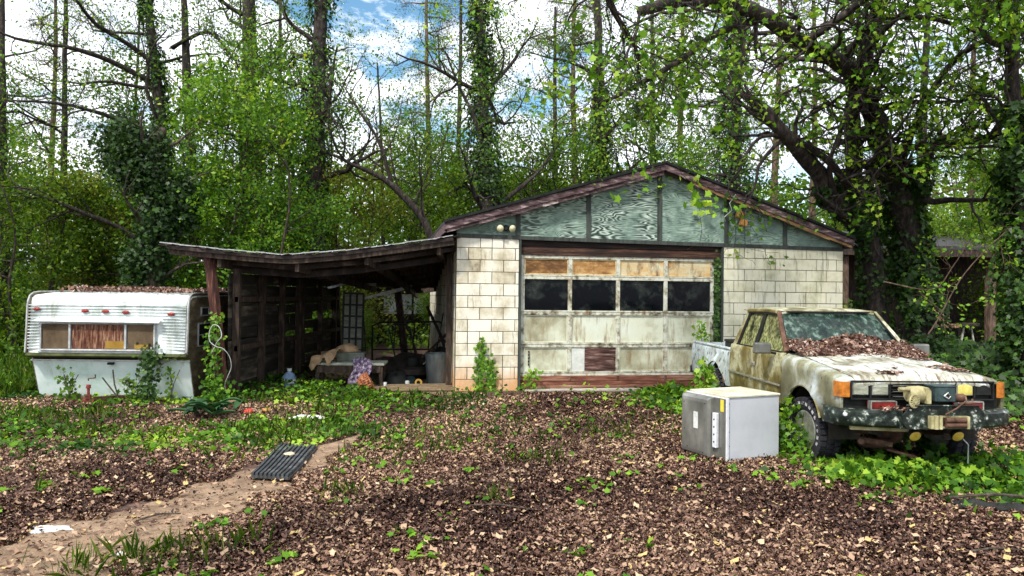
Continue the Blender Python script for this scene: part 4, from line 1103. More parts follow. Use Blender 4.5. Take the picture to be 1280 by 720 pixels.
for sgn in (-1, 1):
    side(0.03, 1.405, lambda y: ztop(y), sgn, fender=True).build('fender', M['p_fender'], tk, smooth=True)
    d = side(1.415, 2.455, lambda y: 1.05, sgn, n=14).build('door', M['p_door'], tk, smooth=True, label='olive stained cab door')
    a = MB(); a.box(sgn * 0.795 - 0.006, sgn * 0.795 + 0.006, 2.20, 2.34, 0.835, 0.885); a.box(sgn * 0.805 - 0.008, sgn * 0.805 + 0.008, 2.22, 2.32, 0.862, 0.876)
    a.build('handle', M['chrome'], d, bevel=0.004)
    side(2.465, 3.15, lambda y: 1.05, sgn, n=10).build('cab_corner', M['p_door'], tk, smooth=True)
    side(3.18, 4.95, lambda y: 0.955, sgn, bed=True, n=44).build('bed_side', M['p_bed'], tk, smooth=True)
    MB().bar((sgn * 0.798, 1.43, 0.685), (sgn * 0.798, 3.14, 0.685), 0.014, 0.022).build('side_moulding', M['chrome'], tk, bevel=0.003)
    MB().bar((sgn * 0.74, 3.2, 0.97), (sgn * 0.74, 4.93, 0.965), 0.07, 0.03).build('bed_rail', M['p_bed'], tk, bevel=0.01)
    MB().bar((sgn * 0.80, 0.05, 0.80), (sgn * 0.80, 0.051, 0.80), 0.001, 0.001).build('clip', M['under'], tk) if False else None
    # mirror on the door
    a = MB(); a.box(sgn * 0.93 - 0.095, sgn * 0.93 + 0.095, 1.565, 1.66, 1.03, 1.155); mr = a.build('mirror', M['steel'], tk, bevel=0.016)
    MB().tube([(sgn * 0.76, 1.62, 1.03), (sgn * 0.86, 1.62, 1.05)], 0.014, 6).build('mirror_arm', M['blackplastic'], mr, smooth=True)
    MB().box(sgn * 0.93 - 0.085, sgn * 0.93 + 0.085, 1.656, 1.664, 1.04, 1.145).build('mirror_glass', M['lens'], mr)
# hood
P = []
for y in np.linspace(0.015, 1.36, 22):
    row = []
    for x in np.linspace(-0.642, 0.642, 21):
        zz = ztop(y) + 0.012 + 0.032 * (1 - (x / 0.642) ** 2) + 0.012 * (1 if abs(x) < 0.36 else 0) * min(1, y / 0.2)
        if y < 0.09: zz -= 0.045 * (1 - (y - 0.015) / 0.075) ** 2
        row.append((x, y, zz))
    P.append(row)
MB().grid(P, off=(0, 0.004, -0.022)).build('hood', M['p_hood'], tk, smooth=True)
MB().box(-0.66, 0.66, 0.045, 0.075, 0.835, 0.885).build('hood_lip', M['blackplastic'], tk)
MB().box(-0.70, 0.70, 1.30, 1.56, 0.95, 1.052).build('cowl', M['blackplastic'], tk, bevel=0.01)
# greenhouse
A0, A1 = (0.70, 1.46, 1.055), (0.585, 1.97, 1.50)
C0, C1 = (0.735, 3.13, 1.05), (0.60, 2.93, 1.50)
for sgn in (-1, 1):
    S = lambda p: Vector((sgn * p[0], p[1], p[2]))
    a = MB(); a.tube([S(A0), S((0.66, 1.66, 1.24)), S(A1)], [0.032, 0.028, 0.028], 7)
    a.build('windshield_pillar', M['rust'] if sgn < 0 else M['p_roof'], tk, smooth=True)
    a = MB()
    a.tube([S(A1), S((0.602, 2.4, 1.512)), S(C1)], 0.026, 7)
    a.prism([S((0.735, 2.97, 1.05)), S((0.735, 3.15, 1.05)), S((0.60, 2.96, 1.50)), S((0.60, 2.84, 1.50))], (-sgn * 0.04, 0, 0))
    a.build('cab_pillar', M['p_door'], tk, smooth=True)
    a = MB(); a.prism([S((0.737, 2.30, 1.05)), S((0.737, 2.42, 1.05)), S((0.604, 2.37, 1.50)), S((0.604, 2.29, 1.50))], (-sgn * 0.035, 0, 0))
    a.bar(S((0.742, 1.50, 1.052)), S((0.742, 2.98, 1.052)), 0.02, 0.022)
    a.bar(S((0.61, 1.98, 1.478)), S((0.61, 2.86, 1.478)), 0.015, 0.02)
    a.bar(S((0.738, 2.945, 1.06)), S((0.612, 2.835, 1.475)), 0.02, 0.03)
    a.build('window_seal', M['blackplastic'], tk)
    ins = 0.018
    a = MB(); a.prism([S((0.732 - ins, 1.50, 1.06)), S((0.732 - ins, 2.31, 1.06)), S((0.606 - ins, 2.30, 1.49)), S((0.606 - ins, 1.96, 1.49))], (-sgn * 0.005, 0, 0)); a.build('side_window', M['sidewin'], tk)
    a = MB(); a.prism([S((0.732 - ins, 2.41, 1.06)), S((0.732 - ins, 2.98, 1.06)), S((0.606 - ins, 2.85, 1.49)), S((0.606 - ins, 2.36, 1.49))], (-sgn * 0.005, 0, 0)); a.build('side_window', M['sidewin'], tk)
P = []
for y in np.linspace(1.94, 2.98, 12):
    row = []
    for x in np.linspace(-0.61, 0.61, 13):
        t = (y - 1.94) / 1.04
        row.append((x, y, 1.515 + 0.032 * (1 - (x / 0.61) ** 4) + 0.012 * math.sin(PI * t) - 0.02 * max(0, 0.12 - t) * 8))
    P.append(row)
MB().grid(P, off=(0, 0, -0.025)).build('roof', M['p_roof'], tk, smooth=True)
# drip rail overhang at the back of the roof
MB().box(-0.62, 0.62, 2.96, 3.06, 1.505, 1.52).build('roof_lip', M['p_roof'], tk, bevel=0.004)
P = []
for t in np.linspace(0, 1, 7):
    row = []
    for q in np.linspace(-1, 1, 15):
        xw = 0.675 + (0.567 - 0.675) * t
        row.append((q * xw, 1.41 + 0.50 * t + 0.07 * q * q, 1.07 + 0.425 * t))
    P.append(row)
MB().grid(P, off=(0, 0.006, 0)).build('windshield', M['windshield'], tk, smooth=True)
a = MB()
a.tube([(q * 0.575, 1.895 + 0.07 * q * q, 1.505) for q in np.linspace(-1, 1, 9)], 0.013, 6)
for sgn in (-1, 1): a.tube([(sgn * 0.68, 1.455, 1.065), (sgn * 0.572, 1.955, 1.50)], 0.014, 6)
a.build('windshield_seal', M['blackplastic'], tk, smooth=True)
a = MB(); a.prism([(-0.70, 3.14, 1.05), (0.70, 3.14, 1.05), (0.58, 2.95, 1.50), (-0.58, 2.95, 1.50)], (0, -0.01, 0)); a.build('rear_window', M['sidewin'], tk)
MB().box(-0.74, 0.74, 3.12, 3.15, 0.46, 1.05).build('cab_back', M['p_door'], tk)
# interior
a = MB()
for sx in (-0.36, 0.36):
    a.box(sx - 0.25, sx + 0.25, 2.1, 2.65, 0.66, 0.82); a.box(sx - 0.24, sx + 0.24, 2.58, 2.72, 0.80, 1.22)
    a.box(sx - 0.13, sx + 0.13, 2.62, 2.70, 1.22, 1.36)
a.build('seat', M['card'], tk, bevel=0.03)
a = MB(); a.box(-0.68, 0.68, 1.50, 1.72, 0.86, 1.06); a.build('dashboard', M['blackplastic'], tk, bevel=0.02)
a = MB(); pts = [(0.36 + 0.19 * math.cos(t), 1.86 + 0.06 * math.sin(t), 1.02 + 0.17 * math.sin(t)) for t in np.linspace(0, 2 * PI, 22)]; a.tube(pts, 0.014, 6); a.tube([(0.36, 1.88, 1.02), (0.36, 1.7, 0.94)], 0.02, 6)
a.build('steering_wheel', M['blackplastic'], tk, smooth=True)
MB().box(-0.72, 0.72, 0.2, 3.12, 0.45, 0.50).build('floor_pan', M['under'], tk)
# bed
MB().box(-0.73, 0.73, 3.2, 4.93, 0.60, 0.63).box(-0.73, 0.73, 3.2, 3.23, 0.63, 0.95).build('bed_floor', M['p_bed'], tk)
MB().box(-0.72, 0.72, 4.92, 4.955, 0.56, 0.955).build('tailgate', M['p_bed'], tk, bevel=0.008)
MB().box(-0.78, 0.78, 5.0, 5.09, 0.46, 0.58).build('rear_bumper', M['bumper'], tk, bevel=0.02)
bx = MB().box(-0.70, -0.36, 3.26, 3.60, 0.0, 0.42); bx.box(-0.71, -0.35, 3.25, 3.61, 0.42, 0.455)
o = bx.build('tool_box', M['blackplastic'], None, bevel=0.01); o.matrix_world = KX @ Matrix.Translation((0, 0, 0.63)); tag(o, 'black box sitting in the truck bed behind the cab', 'box')
for sgn in (-1, 1):
    for c, nm_ in ((WF, 'p_door'), (WR, 'rust')):
        MB().tube([(sgn * (0.812 if c == WF else 0.805), c + 0.432 * math.cos(t), 0.33 + 0.432 * math.sin(t)) for t in np.linspace(0.38, PI - 0.38, 22)], 0.011, 6).build('arch_trim', M[nm_], tk, smooth=True)
for x0 in (-0.42, 0.12):
    MB().tube([(x0, 1.37, 1.08), (x0 + 0.05, 1.44, 1.13), (x0 + 0.42, 1.43, 1.12)], 0.007, 5).build('wiper', M['blackplastic'], tk, smooth=True)
# inner arches, frame, axle
a = MB()
for sgn in (-1, 1):
    for c in (WF, WR):
        P = [[(sgn * xx, c + 0.44 * math.cos(t), 0.33 + 0.44 * math.sin(t)) for t in np.linspace(-0.1, PI + 0.1, 14)] for xx in (0.74, 0.42)]
        a.grid(P)
    a.box(sgn * 0.38 - 0.04, sgn * 0.38 + 0.04, 0.1, 4.9, 0.38, 0.47)
a.box(-0.5, 0.5, 0.30, 0.36, 0.46, 0.80); a.box(-0.42, 0.42, 0.36, 1.3, 0.5, 0.85)
a.build('chassis', M['under'], tk)
a = MB()
for c in (WF, WR):
    a.tube([(-0.66, c, 0.30), (0.66, c, 0.30)], 0.045, 10)
    X = Matrix.Translation((0.12 if c == WF else 0, c, 0.29)) @ Matrix.Rotation(PI / 2, 4, 'X')
    a.lathe([(0.02, -0.15), (0.11, -0.09), (0.15, 0), (0.11, 0.09), (0.02, 0.15)], 14, X)
a.tube([(-0.42, 0.35, 0.27), (-0.30, 0.55, 0.22), (-0.05, 0.62, 0.16)], [0.03, 0.055, 0.03], 9)
a.bar((-0.12, 0.45, 0.18), (0.16, 0.40, 0.11), 0.12, 0.02); a.bar((-0.40, 0.45, 0.28), (-0.1, 0.38, 0.24), 0.09, 0.05)
a.tube([(0.05, 0.8, 0.3), (0.0, 2.0, 0.42), (0, WR, 0.3)], 0.035, 8)
for sgn in (-1, 1):
    for k in range(4): a.bar((sgn * 0.45, 0.35 + 0.06 * k, 0.34 - 0.012 * k), (sgn * 0.45, 1.25 - 0.06 * k, 0.34 - 0.012 * k), 0.06, 0.01)
a.build('axle', M['rust'], tk, smooth=True)


def wheel(y, sgn, steer):
    X = Matrix.Translation((sgn * 0.70, y, 0.305)) @ Matrix.Rotation(steer, 4, 'Z') @ Matrix.Rotation(PI / 2 * sgn, 4, 'Y')
    t = MB()
    t.lathe([(0.195, -0.085), (0.235, -0.105), (0.285, -0.112), (0.312, -0.098), (0.322, -0.07), (0.322, 0.07), (0.312, 0.098), (0.285, 0.112), (0.235, 0.105), (0.195, 0.085)], 40, X, cap=False)
    for k in range(34):
        th = 2 * PI * k / 34
        for row, (z0, z1, dd) in enumerate(((-0.108, -0.045, 0), (-0.035, 0.035, 0.5), (0.045, 0.108, 0))):
            Y = X @ Matrix.Rotation(th + dd * 2 * PI / 34, 4, 'Z')
            t.box(0.305 if row != 1 else 0.315, 0.337, -0.021, 0.021, z0, z1, X=Y)
    ty = t.build('tyre', M['rubber'], None, smooth=True, bevel=0.0)
    r = MB()
    r.lathe([(0.20, 0.088), (0.185, 0.092), (0.18, 0.06), (0.15, 0.03), (0.09, 0.05), (0.05, 0.075), (0.01, 0.078)], 30, X)
    r.lathe([(0.20, -0.088), (0.18, -0.07), (0.05, -0.06), (0.01, -0.06)], 30, X)
    for k in range(6):
        th = 2 * PI * k / 6
        r.box(0.09, 0.175, -0.022, 0.022, 0.035, 0.062, X=X @ Matrix.Rotation(th, 4, 'Z'))
    o = r.build('wheel', M['chrome'], tk, smooth=True, label=None)
    ty.parent = o
    l_ = MB()
    for k in range(26):
        if k % 9 == 8: continue
        th = 2 * PI * k / 26
        l_.box(0.262, 0.292, -0.018, 0.018, 0.1135, 0.1155, X=X @ Matrix.Rotation(th, 4, 'Z'))
    l_.build('sidewall_lettering', M['rubber_white'], o)


wheel(WF, -1, rad(7)); wheel(WF, 1, rad(7)); wheel(WR, -1, 0); wheel(WR, 1, 0)
# nose: surround, grille, lamps
a = MB()
a.box(-0.735, 0.735, 0.06, 0.10, 0.62, 0.90)
a.build('nose_panel', M['blackplastic'], tk)
a = MB()
for k in range(6): a.box(-0.30, 0.30, 0.022, 0.055, 0.735 + 0.026 * k, 0.744 + 0.026 * k)
for q in ((-0.69, 0.69, 0.888, 0.902), (-0.69, 0.69, 0.722, 0.734)): a.box(q[0], q[1], 0.015, 0.058, q[2], q[3])
for x in (-0.685, -0.5, -0.315, 0.315, 0.5, 0.685): a.box(x - 0.008, x + 0.008, 0.018, 0.056, 0.735, 0.887)
a.build('grille', M['blackplastic'], tk, bevel=0.003)
ch = MB(); ch.box(-0.29, -0.06, 0.012, 0.021, 0.80, 0.805).box(-0.29, -0.06, 0.012, 0.021, 0.853, 0.858).box(-0.29, -0.06, 0.012, 0.021, 0.752, 0.757).build('grille_trim', M['chrome'], tk)
for i, (x0, x1) in enumerate(((-0.66, -0.525), (-0.475, -0.335), (0.34, 0.48), (0.525, 0.66))):
    hl = MB(); hl.box(x0 - 0.01, x1 + 0.01, 0.028, 0.054, 0.765, 0.882)
    h = hl.build('headlight', M['chrome'] if i != 3 else M['blackplastic'], tk, bevel=0.006)
    P = [[(x, 0.022 - 0.006 * math.sin(PI * tt) , z) for z in np.linspace(0.775, 0.872, 5)] for tt, x in zip(np.linspace(0, 1, 7), np.linspace(x0, x1, 7))]
    MB().grid(P, off=(0, 0.005, 0)).build('lens', M['lens_yellow'] if i == 2 else (M['blackplastic'] if i == 3 else M['lens']), h, smooth=True)
for sgn in (-1, 1):
    a = MB(); a.prism([(sgn * 0.705, 0.012, 0.745), (sgn * 0.775, 0.03, 0.745), (sgn * 0.795, 0.13, 0.75), (sgn * 0.795, 0.13, 0.885), (sgn * 0.78, 0.03, 0.893), (sgn * 0.705, 0.012, 0.893)], (sgn * -0.002, 0.035, 0))
    a.v = a.v
    a2 = MB()
    P = [[(sgn * 0.703, 0.010, z), (sgn * 0.755, 0.016, z), (sgn * 0.785, 0.04, z), (sgn * 0.803, 0.13, z)] for z in (0.748, 0.80, 0.84, 0.892)]
    P = [[(x + sgn * 0.012, y - 0.012, z) for x, y, z in row] for row in P]
    a2.grid(P, off=(-sgn * 0.012, 0.012, 0))
    a2.build('turn_signal', M['amber'], tk, smooth=False, bevel=0.003)
    MB().box(min(sgn * 0.30, sgn * 0.53), max(sgn * 0.30, sgn * 0.53), -0.05, 0.04, 0.645, 0.712).build('driving_light', M['redlens'], tk, bevel=0.008)
    a = MB()
    for q in ((0.292, 0.538, 0.712, 0.722), (0.292, 0.538, 0.635, 0.645), (0.290, 0.300, 0.645, 0.712), (0.53, 0.54, 0.645, 0.712)):
        a.box(min(sgn * q[0], sgn * q[1]), max(sgn * q[0], sgn * q[1]), -0.056, 0.0, q[2], q[3])
    a.build('light_bracket', M['chrome'], tk)
# bumper wings and winch tray
for sgn in (-1, 1):
    P = []
    for (x, y) in ((0.34, -0.20), (0.60, -0.15), (0.77, -0.06), (0.84, 0.03), (0.855, 0.22)):
        P.append([(sgn * x, y + 0.03, 0.495), (sgn * x, y, 0.515), (sgn * x, y - 0.005, 0.57), (sgn * x, y, 0.625), (sgn * x * 0.985, y + 0.03, 0.645), (sgn * x * 0.97, y + 0.13, 0.642)])
    MB().grid(P, off=(0, 0.012, -0.006)).build('bumper', M['bumper'], tk, smooth=True)
a = MB()
a.prism([(-0.375, -0.285, 0.56), (-0.33, -0.285, 0.50), (0.34, -0.285, 0.50), (0.385, -0.285, 0.56), (0.385, -0.285, 0.655), (0.33, -0.285, 0.715), (-0.29, -0.285, 0.715), (-0.375, -0.285, 0.625)], (0, 0.012, 0))
a.box(-0.37, -0.358, -0.272, 0.05, 0.50, 0.66); a.box(0.368, 0.38, -0.272, 0.05, 0.50, 0.66); a.box(-0.36, 0.37, -0.272, 0.05, 0.50, 0.512)
a.box(-0.33, 0.33, -0.31, -0.272, 0.712, 0.722)
wt = a.build('winch_tray', M['bumper'], tk, bevel=0.004)
for x, z in ((-0.30, 0.675), (-0.33, 0.60), (0.30, 0.67), (0.34, 0.58), (0.29, 0.53), (-0.30, 0.53)):
    MB().lathe([(0.011, 0), (0.009, 0.007)], 6, Matrix.Translation((x, -0.286, z)) @ Matrix.Rotation(PI / 2, 4, 'X')).build('bolt', M['chrome'], wt)
MB().lathe([(0.02, 0), (0.018, 0.012), (0.008, 0.014)], 10, Matrix.Translation((-0.80, -0.085, 0.605)) @ Matrix.Rotation(PI / 2, 4, 'X')).build('bolt', M['ov_white'], tk)
a = MB(); a.box(-0.14, -0.115, -0.34, -0.286, 0.515, 0.625); a.box(0.19, 0.215, -0.34, -0.286, 0.515, 0.625); a.box(-0.115, 0.19, -0.30, -0.287, 0.611, 0.625); a.box(-0.115, 0.19, -0.30, -0.287, 0.515, 0.528)
a.tube([(-0.085, -0.32, 0.51), (-0.085, -0.32, 0.63)], 0.022, 12); a.tube([(-0.04, -0.32, 0.51), (-0.04, -0.32, 0.63)], 0.016, 12)
fa = a.build('fairlead', M['winch'], tk, smooth=True)
MB().tube([(0.0, -0.325, 0.59), (0.185, -0.325, 0.59)], 0.024, 14).tube([(0.0, -0.325, 0.545), (0.185, -0.325, 0.545)], 0.022, 14).build('roller', M['rust'], fa, smooth=True)
a = MB()
X = Matrix.Translation((-0.17, -0.16, 0.80)) @ Matrix.Rotation(PI / 2, 4, 'Y')
a.lathe([(0.02, -0.09), (0.065, -0.088), (0.075, -0.07), (0.075, 0.05), (0.07, 0.075), (0.03, 0.085)], 22, X)
a.prism([(-0.12, -0.245, 0.722), (-0.08, -0.245, 0.722), (-0.08, -0.245, 0.84), (-0.10, -0.235, 0.87), (-0.13, -0.235, 0.87)], (0, 0.15, 0))
a.lathe([(0.02, -0.1), (0.02, 0.0)], 8, Matrix.Translation((-0.26, -0.2, 0.85)) @ Matrix.Rotation(PI / 2, 4, 'Y'))
wi = a.build('winch', M['winch'], tk, smooth=True, bevel=0.004)
a = MB(); X = Matrix.Translation((-0.272, -0.30, 0.755)) @ Matrix.Rotation(0.35, 4, 'Z') @ Matrix.Rotation(PI / 2, 4, 'X')
a.lathe([(0.006, 0.01), (0.02, 0.012), (0.02, -0.0), (0.006, -0.002)], 12, X)
for k in range(14):
    th = 2 * PI * k / 14
    a.box(0.018, 0.058, -0.005, 0.005, -0.006, 0.008, X=X @ Matrix.Rotation(th, 4, 'Z'))
a.tube([X @ Vector((0.058 * math.cos(t), 0.058 * math.sin(t), 0)) for t in np.linspace(0, 2 * PI, 25)], 0.007, 6)
a.build('spoked_knob', M['winch'], wi)
a = MB(); X = Matrix.Translation((0.10, -0.17, 0.77)) @ Matrix.Rotation(PI / 2, 4, 'Y'); a.lathe([(0.04, -0.16), (0.04, 0.16)], 16, X); a.build('winch_drum', M['rust'], wi, smooth=True)
a = MB(); a.box(-0.055, 0.135, -0.26, -0.10, 0.745, 0.885); a.box(-0.065, 0.145, -0.265, -0.095, 0.875, 0.892)
cb_ = a.build('control_box', M['teal'], tk, bevel=0.008)
MB().tube([(0.02, -0.27, 0.80), (0.05, -0.28, 0.83), (0.08, -0.27, 0.80), (0.06, -0.27, 0.775), (0.02, -0.27, 0.80)], 0.007, 6).build('knob', M['chrome'], cb_, smooth=True)
MB().tube([(0.0, -0.32, 0.64), (0.10, -0.33, 0.70), (0.22, -0.28, 0.76), (0.25, -0.22, 0.80)], 0.007, 5).tube([(0.14, -0.28, 0.73), (0.27, -0.28, 0.74), (0.33, -0.2, 0.76)], 0.01, 5).build('winch_cable', M['rust'], tk, smooth=True)
for x in (-0.17, 0.235):
    X = Matrix.Translation((x, -0.12, 0.425)) @ Matrix.Rotation(rad(118), 4, 'X') @ Matrix.Rotation(0.0, 4, 'Y')
    b = MB().lathe([(0.02, -0.05), (0.05, -0.02), (0.062, 0.02), (0.058, 0.028)], 20, X).build('fog_light', M['blackplastic'], tk, smooth=True)
    MB().lathe([(0.055, 0.024), (0.045, 0.036), (0.01, 0.042)], 20, X).build('lens', M['fog'], b, smooth=True)
    MB().box(x - 0.01, x + 0.01, -0.14, -0.10, 0.44, 0.50).build('light_stem', M['blackplastic'], b) if False else None
MB().tube([(0.28, -0.12, 0.40), (0.36, -0.10, 0.33), (0.37, -0.08, 0.15)], 0.006, 5).build('loose_cable', M['white_tube'], tk, smooth=True)
a = MB(); a.bar((-0.72, -0.02, 0.47), (-0.2, -0.08, 0.46), 0.04, 0.035); a.build('tow_bar', M['winch'], tk, bevel=0.004)
# leaves on bonnet
lv = LV(); n = 5200
x = rng.uniform(-0.68, 0.72, n); u = rng.beta(1.6, 1.8, n)
ridge = 0.16 * np.exp(-((x - 0.05) / 0.42) ** 2) + 0.035
y = 1.55 - 0.62 * u * (0.7 + 0.45 * np.exp(-((x - 0.1) / 0.5) ** 2))
zb_ = np.interp(y, [0, 0.7, 1.4], [0.95, 1.03, 1.09])
hh = ridge * np.clip(1 - np.abs(y - 1.42) / 0.34, 0, 1)
z = zb_ + hh * rng.random(n) ** 0.5
keep = ~((y > 1.43) & (z > 1.07 + (y - 1.41) / 0.5 * 0.425 - 0.02 + 10 * 0) & (y > 1.6))
zs = 1.07 + np.clip((y - 1.41) / 0.5, 0, 1) * 0.425 + 0.01
z = np.where(y > 1.42, np.maximum(z, zs), z)
P = np.stack([x, y, z], 1)
Rm = np.array(KX)[:3, :3]; P = P @ Rm.T + np.array(K0)
lv.add(P, rng.uniform(0.035, 0.075, n), rng.normal(0.5, 0.27, n), rng, nb=(0, -0.2, 0.5))
n = 2600
x = rng.uniform(-0.55, 0.62, n); y = rng.uniform(0.2, 1.1, n); k = (fbm(x * 9, y * 9, 12) > 0.56 - .12 * (y > .8)) & (x > -0.2 - 0.2 * (y > 0.7)); x, y = x[k], y[k]
z = np.array([ztop(b) for b in y]) + 0.012 + 0.034 * (1 - (x / 0.642) ** 2) + 0.018
P = np.stack([x, y, z], 1) @ Rm.T + np.array(K0)
lv.add(P, rng.uniform(0.03, 0.06, len(x)), rng.normal(0.55, 0.25, len(x)), rng, nb=(0, 0, 2))
n = 260
x = np.concatenate([rng.normal(-0.28, 0.06, n // 2), rng.uniform(-0.5, 0.3, n // 2)]); y = np.concatenate([rng.normal(0.10, 0.02, n // 2), rng.uniform(-0.2, -0.06, n // 2)])
z = np.concatenate([0.955 + rng.random(n // 2) * 0.03, 0.65 + rng.random(n // 2) * 0.03])
P = np.stack([x, y, z], 1) @ Rm.T + np.array(K0)
lv.add(P, rng.uniform(0.03, 0.055, n), rng.normal(0.6, 0.25, n), rng, nb=(0, 0, 1.5))
kind(lv.build('bonnet_leaves', M['leafpile']), 'stuff', 'dead leaves heaped on the truck bonnet below the windshield')

# ------------------------------------------------------------------ wall oven dumped on the leaves
OA = math.atan2(0.29, 0.65)
ov = thing('wall_oven', 'discarded grey metal wall oven standing on the dead leaves beside the truck', 'oven', (2.14, 7.37, -0.075), OA)
W_, D_, H_ = 0.70, 0.60, 0.70
MB().box(0.035, W_, 0.005, D_, 0.02, H_ - 0.02).build('side_panel', M['ov_panel'], ov, bevel=0.006)
MB().box(0.02, W_ + 0.006, -0.006, D_, H_ - 0.02, H_ + 0.0).build('top_panel', M['ov_top'], ov, bevel=0.004, label='stained cream top')
MB().box(0.0, 0.034, -0.014, D_ + 0.03, 0.0, H_ - 0.021).build('flange', M['ov_white'], ov, bevel=0.004)
a = MB(); a.box(-0.006, 0.0, -0.004, D_ + 0.02, 0.02, H_ - 0.03)
a.build('front_plate', M['steel'], ov)
a = MB()
P = []
for (x, i) in ((-0.004, 0.0), (-0.05, 0.005), (-0.075, 0.03), (-0.08, 0.06)):
    y0, y1, z0, z1 = 0.16 + i, 0.62 - i * .5, 0.045 + i, H_ - 0.03 - i
    P.append([(x, y0, z0), (x, y1, z0), (x, y1, z1), (x, y0, z1), (x, y0, z0)])
a.grid(P); a.add([P[-1][0], P[-1][1], P[-1][2], P[-1][3]], [(0, 1, 2, 3)])
a.build('door', M['steel'], ov, bevel=0.006)
MB().box(-0.045, -0.007, 0.09, 0.15, 0.17, 0.52).build('control_strip', M['ov_white'], ov, bevel=0.006)
a = MB()
for k in range(4): a.lathe([(0.009, 0), (0.007, 0.006)], 8, Matrix.Translation((-0.045, 0.12, 0.23 + 0.075 * k)) @ Matrix.Rotation(-PI / 2, 4, 'Y'))
a.build('screw', M['blackplastic'], ov)
MB().box(-0.0085, -0.0065, 0.02, 0.07, 0.54, 0.66).build('label_sticker', M['yellow_lab'], ov, label='yellow sticker')
MB().box(-0.0825, -0.0805, 0.33, 0.40, 0.33, 0.50).build('label_sticker', M['paper'], ov, label='white sticker')
a = MB()
for (y_, z_) in ((0.22, 0.6), (0.56, 0.58), (0.25, 0.1), (0.5, 0.12), (0.55, 0.3)): a.lathe([(0.006, 0), (0.005, 0.004)], 8, Matrix.Translation((-0.08, y_, z_)) @ Matrix.Rotation(-PI / 2, 4, 'Y'))
for z_ in (0.08, 0.2, 0.34, 0.48, 0.62): a.lathe([(0.005, 0), (0.004, 0.003)], 8, Matrix.Translation((0.05, 0.003, z_)) @ Matrix.Rotation(PI / 2, 4, 'X'))
a.lathe([(0.007, 0), (0.006, 0.003)], 8, Matrix.Translation((0.50, 0.003, 0.09)) @ Matrix.Rotation(PI / 2, 4, 'X'))
a.build('rivet', M['blackplastic'], ov)

# ------------------------------------------------------------------ junk in the carport
def gp_(u, v):      # ground point under a pixel
    d = CR @ Vector(((u - 640) / F, -(v - 360) / F, -1)); p = Vector((0, 0, CAM_H)) + d * ((-0.0 - CAM_H) / d.z)
    return p


def lump(R, H, n=18, seed=1, jag=0.25):
    r_ = random.Random(seed); m = MB(); P = []
    for i in range(9):
        t = i / 8; row = []
        for j in range(n + 1):
            a = 2 * PI * (j % n) / n
            k = 1 + jag * (math.sin(3 * a + seed) * .5 + math.sin(7 * a + seed * 2 + 4 * t) * .3)
            rr_ = R * k * math.cos(t * PI / 2) ** 0.6
            row.append((rr_ * math.cos(a), rr_ * math.sin(a), H * math.sin(t * PI / 2) * (1 + 0.12 * math.sin(2 * a + seed))))
        P.append(row)
    m.grid(P); return m


# bench with table top
p = (-2.78, 12.75, 0)
t_ = thing('work_bench', 'low bench with a pale edged top under the tan cloth in the carport', 'bench', p, 0.05)
MB().box(-0.55, 0.62, -0.28, 0.28, 0.40, 0.44).build('bench_top', M['shedwall'], t_, bevel=0.006)
for sx, sy in ((-0.5, -0.22), (0.56, -0.22), (-0.5, 0.22), (0.56, 0.22)): MB().box(sx - .03, sx + .03, sy - .03, sy + .03, 0, 0.40).build('leg', M['cp_wood'], t_)
MB().box(-0.5, 0.56, -0.27, -0.25, 0.28, 0.39).build('apron', M['cp_wood'], t_)
# draped tan cloth
P = []
rr0 = random.Random(3)
for i in range(15):
    row = []
    for j in range(13):
        u = i / 14; v = j / 12
        x = -0.26 + 0.50 * u; y = -0.18 + 0.3 * v
        z = 0.26 - 0.16 * (1 - u) + 0.02 * math.sin(u * 9 + v * 3) - (0.24 if j == 0 else 0.16 if j == 1 else 0.03 if j == 2 else 0) * (0.55 + 0.35 * math.sin(u * 11) + .15 * math.sin(u * 23)) + 0.012 * math.sin(v * 8)
        row.append((x + 0.02 * math.sin(v * 7 + u * 5), y, z))
    P.append(row)
o = MB().grid(P, off=(0, 0, -0.008)).build('cloth', M['tan'], None, smooth='all'); o.location = (-3.12, 12.55, 0.42)
tag(o, 'crumpled tan cloth draped with its tails hanging over the left end of the bench', 'cloth')
a = lump(0.20, 0.13, seed=5, jag=0.15); o = a.build('hat', M['tan'], None, smooth='all'); a2 = None
o.location = (-2.86, 12.9, 0.60); tag(o, 'floppy brown hat lying on top of the crate behind the tan cloth', 'hat')
MB().lathe([(0.23, 0), (0.24, 0.012), (0.13, 0.02)], 20).build('brim', M['tan'], o, smooth=True)
cr_ = thing('plastic_crate', 'dark green crate on the bench, a little brown hat on its top', 'crate', (-2.78, 12.85, 0.441), 0.1)
a = MB(); a.box(-0.22, 0.22, -0.15, 0.15, 0, 0.02)
for s_ in (-1, 1): a.box(-0.22, 0.22, s_ * 0.15 - .008, s_ * 0.15 + .008, 0.02, 0.155); a.box(s_ * 0.22 - .008, s_ * 0.22 + .008, -0.14, 0.14, 0.02, 0.155)
a.build('crate_body', M['greengrey'], cr_, bevel=0.004)
MB().box(-0.235, 0.235, -0.165, 0.165, 0.13, 0.155).build('rim', M['greengrey'], cr_)
# purple patterned cloth hanging
P = []
for i in range(12):
    row = []
    for j in range(14):
        u = i / 11; v = j / 13
        row.append((-0.16 + 0.32 * u + 0.04 * math.sin(v * 6), 0.03 * math.sin(u * 16 + v * 3) + 0.10 * (1 - v) * 0.0 - 0.12 * math.sin(v * 1.4), 0.42 - 0.46 * v + 0.05 * math.sin(PI * u)))
    P.append(row)
o = MB().grid(P, off=(0, 0.008, 0)).build('patterned_cloth', M['purple'], None, smooth='all'); o.location = (-2.52, 12.42, 0.08)
tag(o, 'purple and white patterned cloth bunched behind the orange basket', 'cloth')
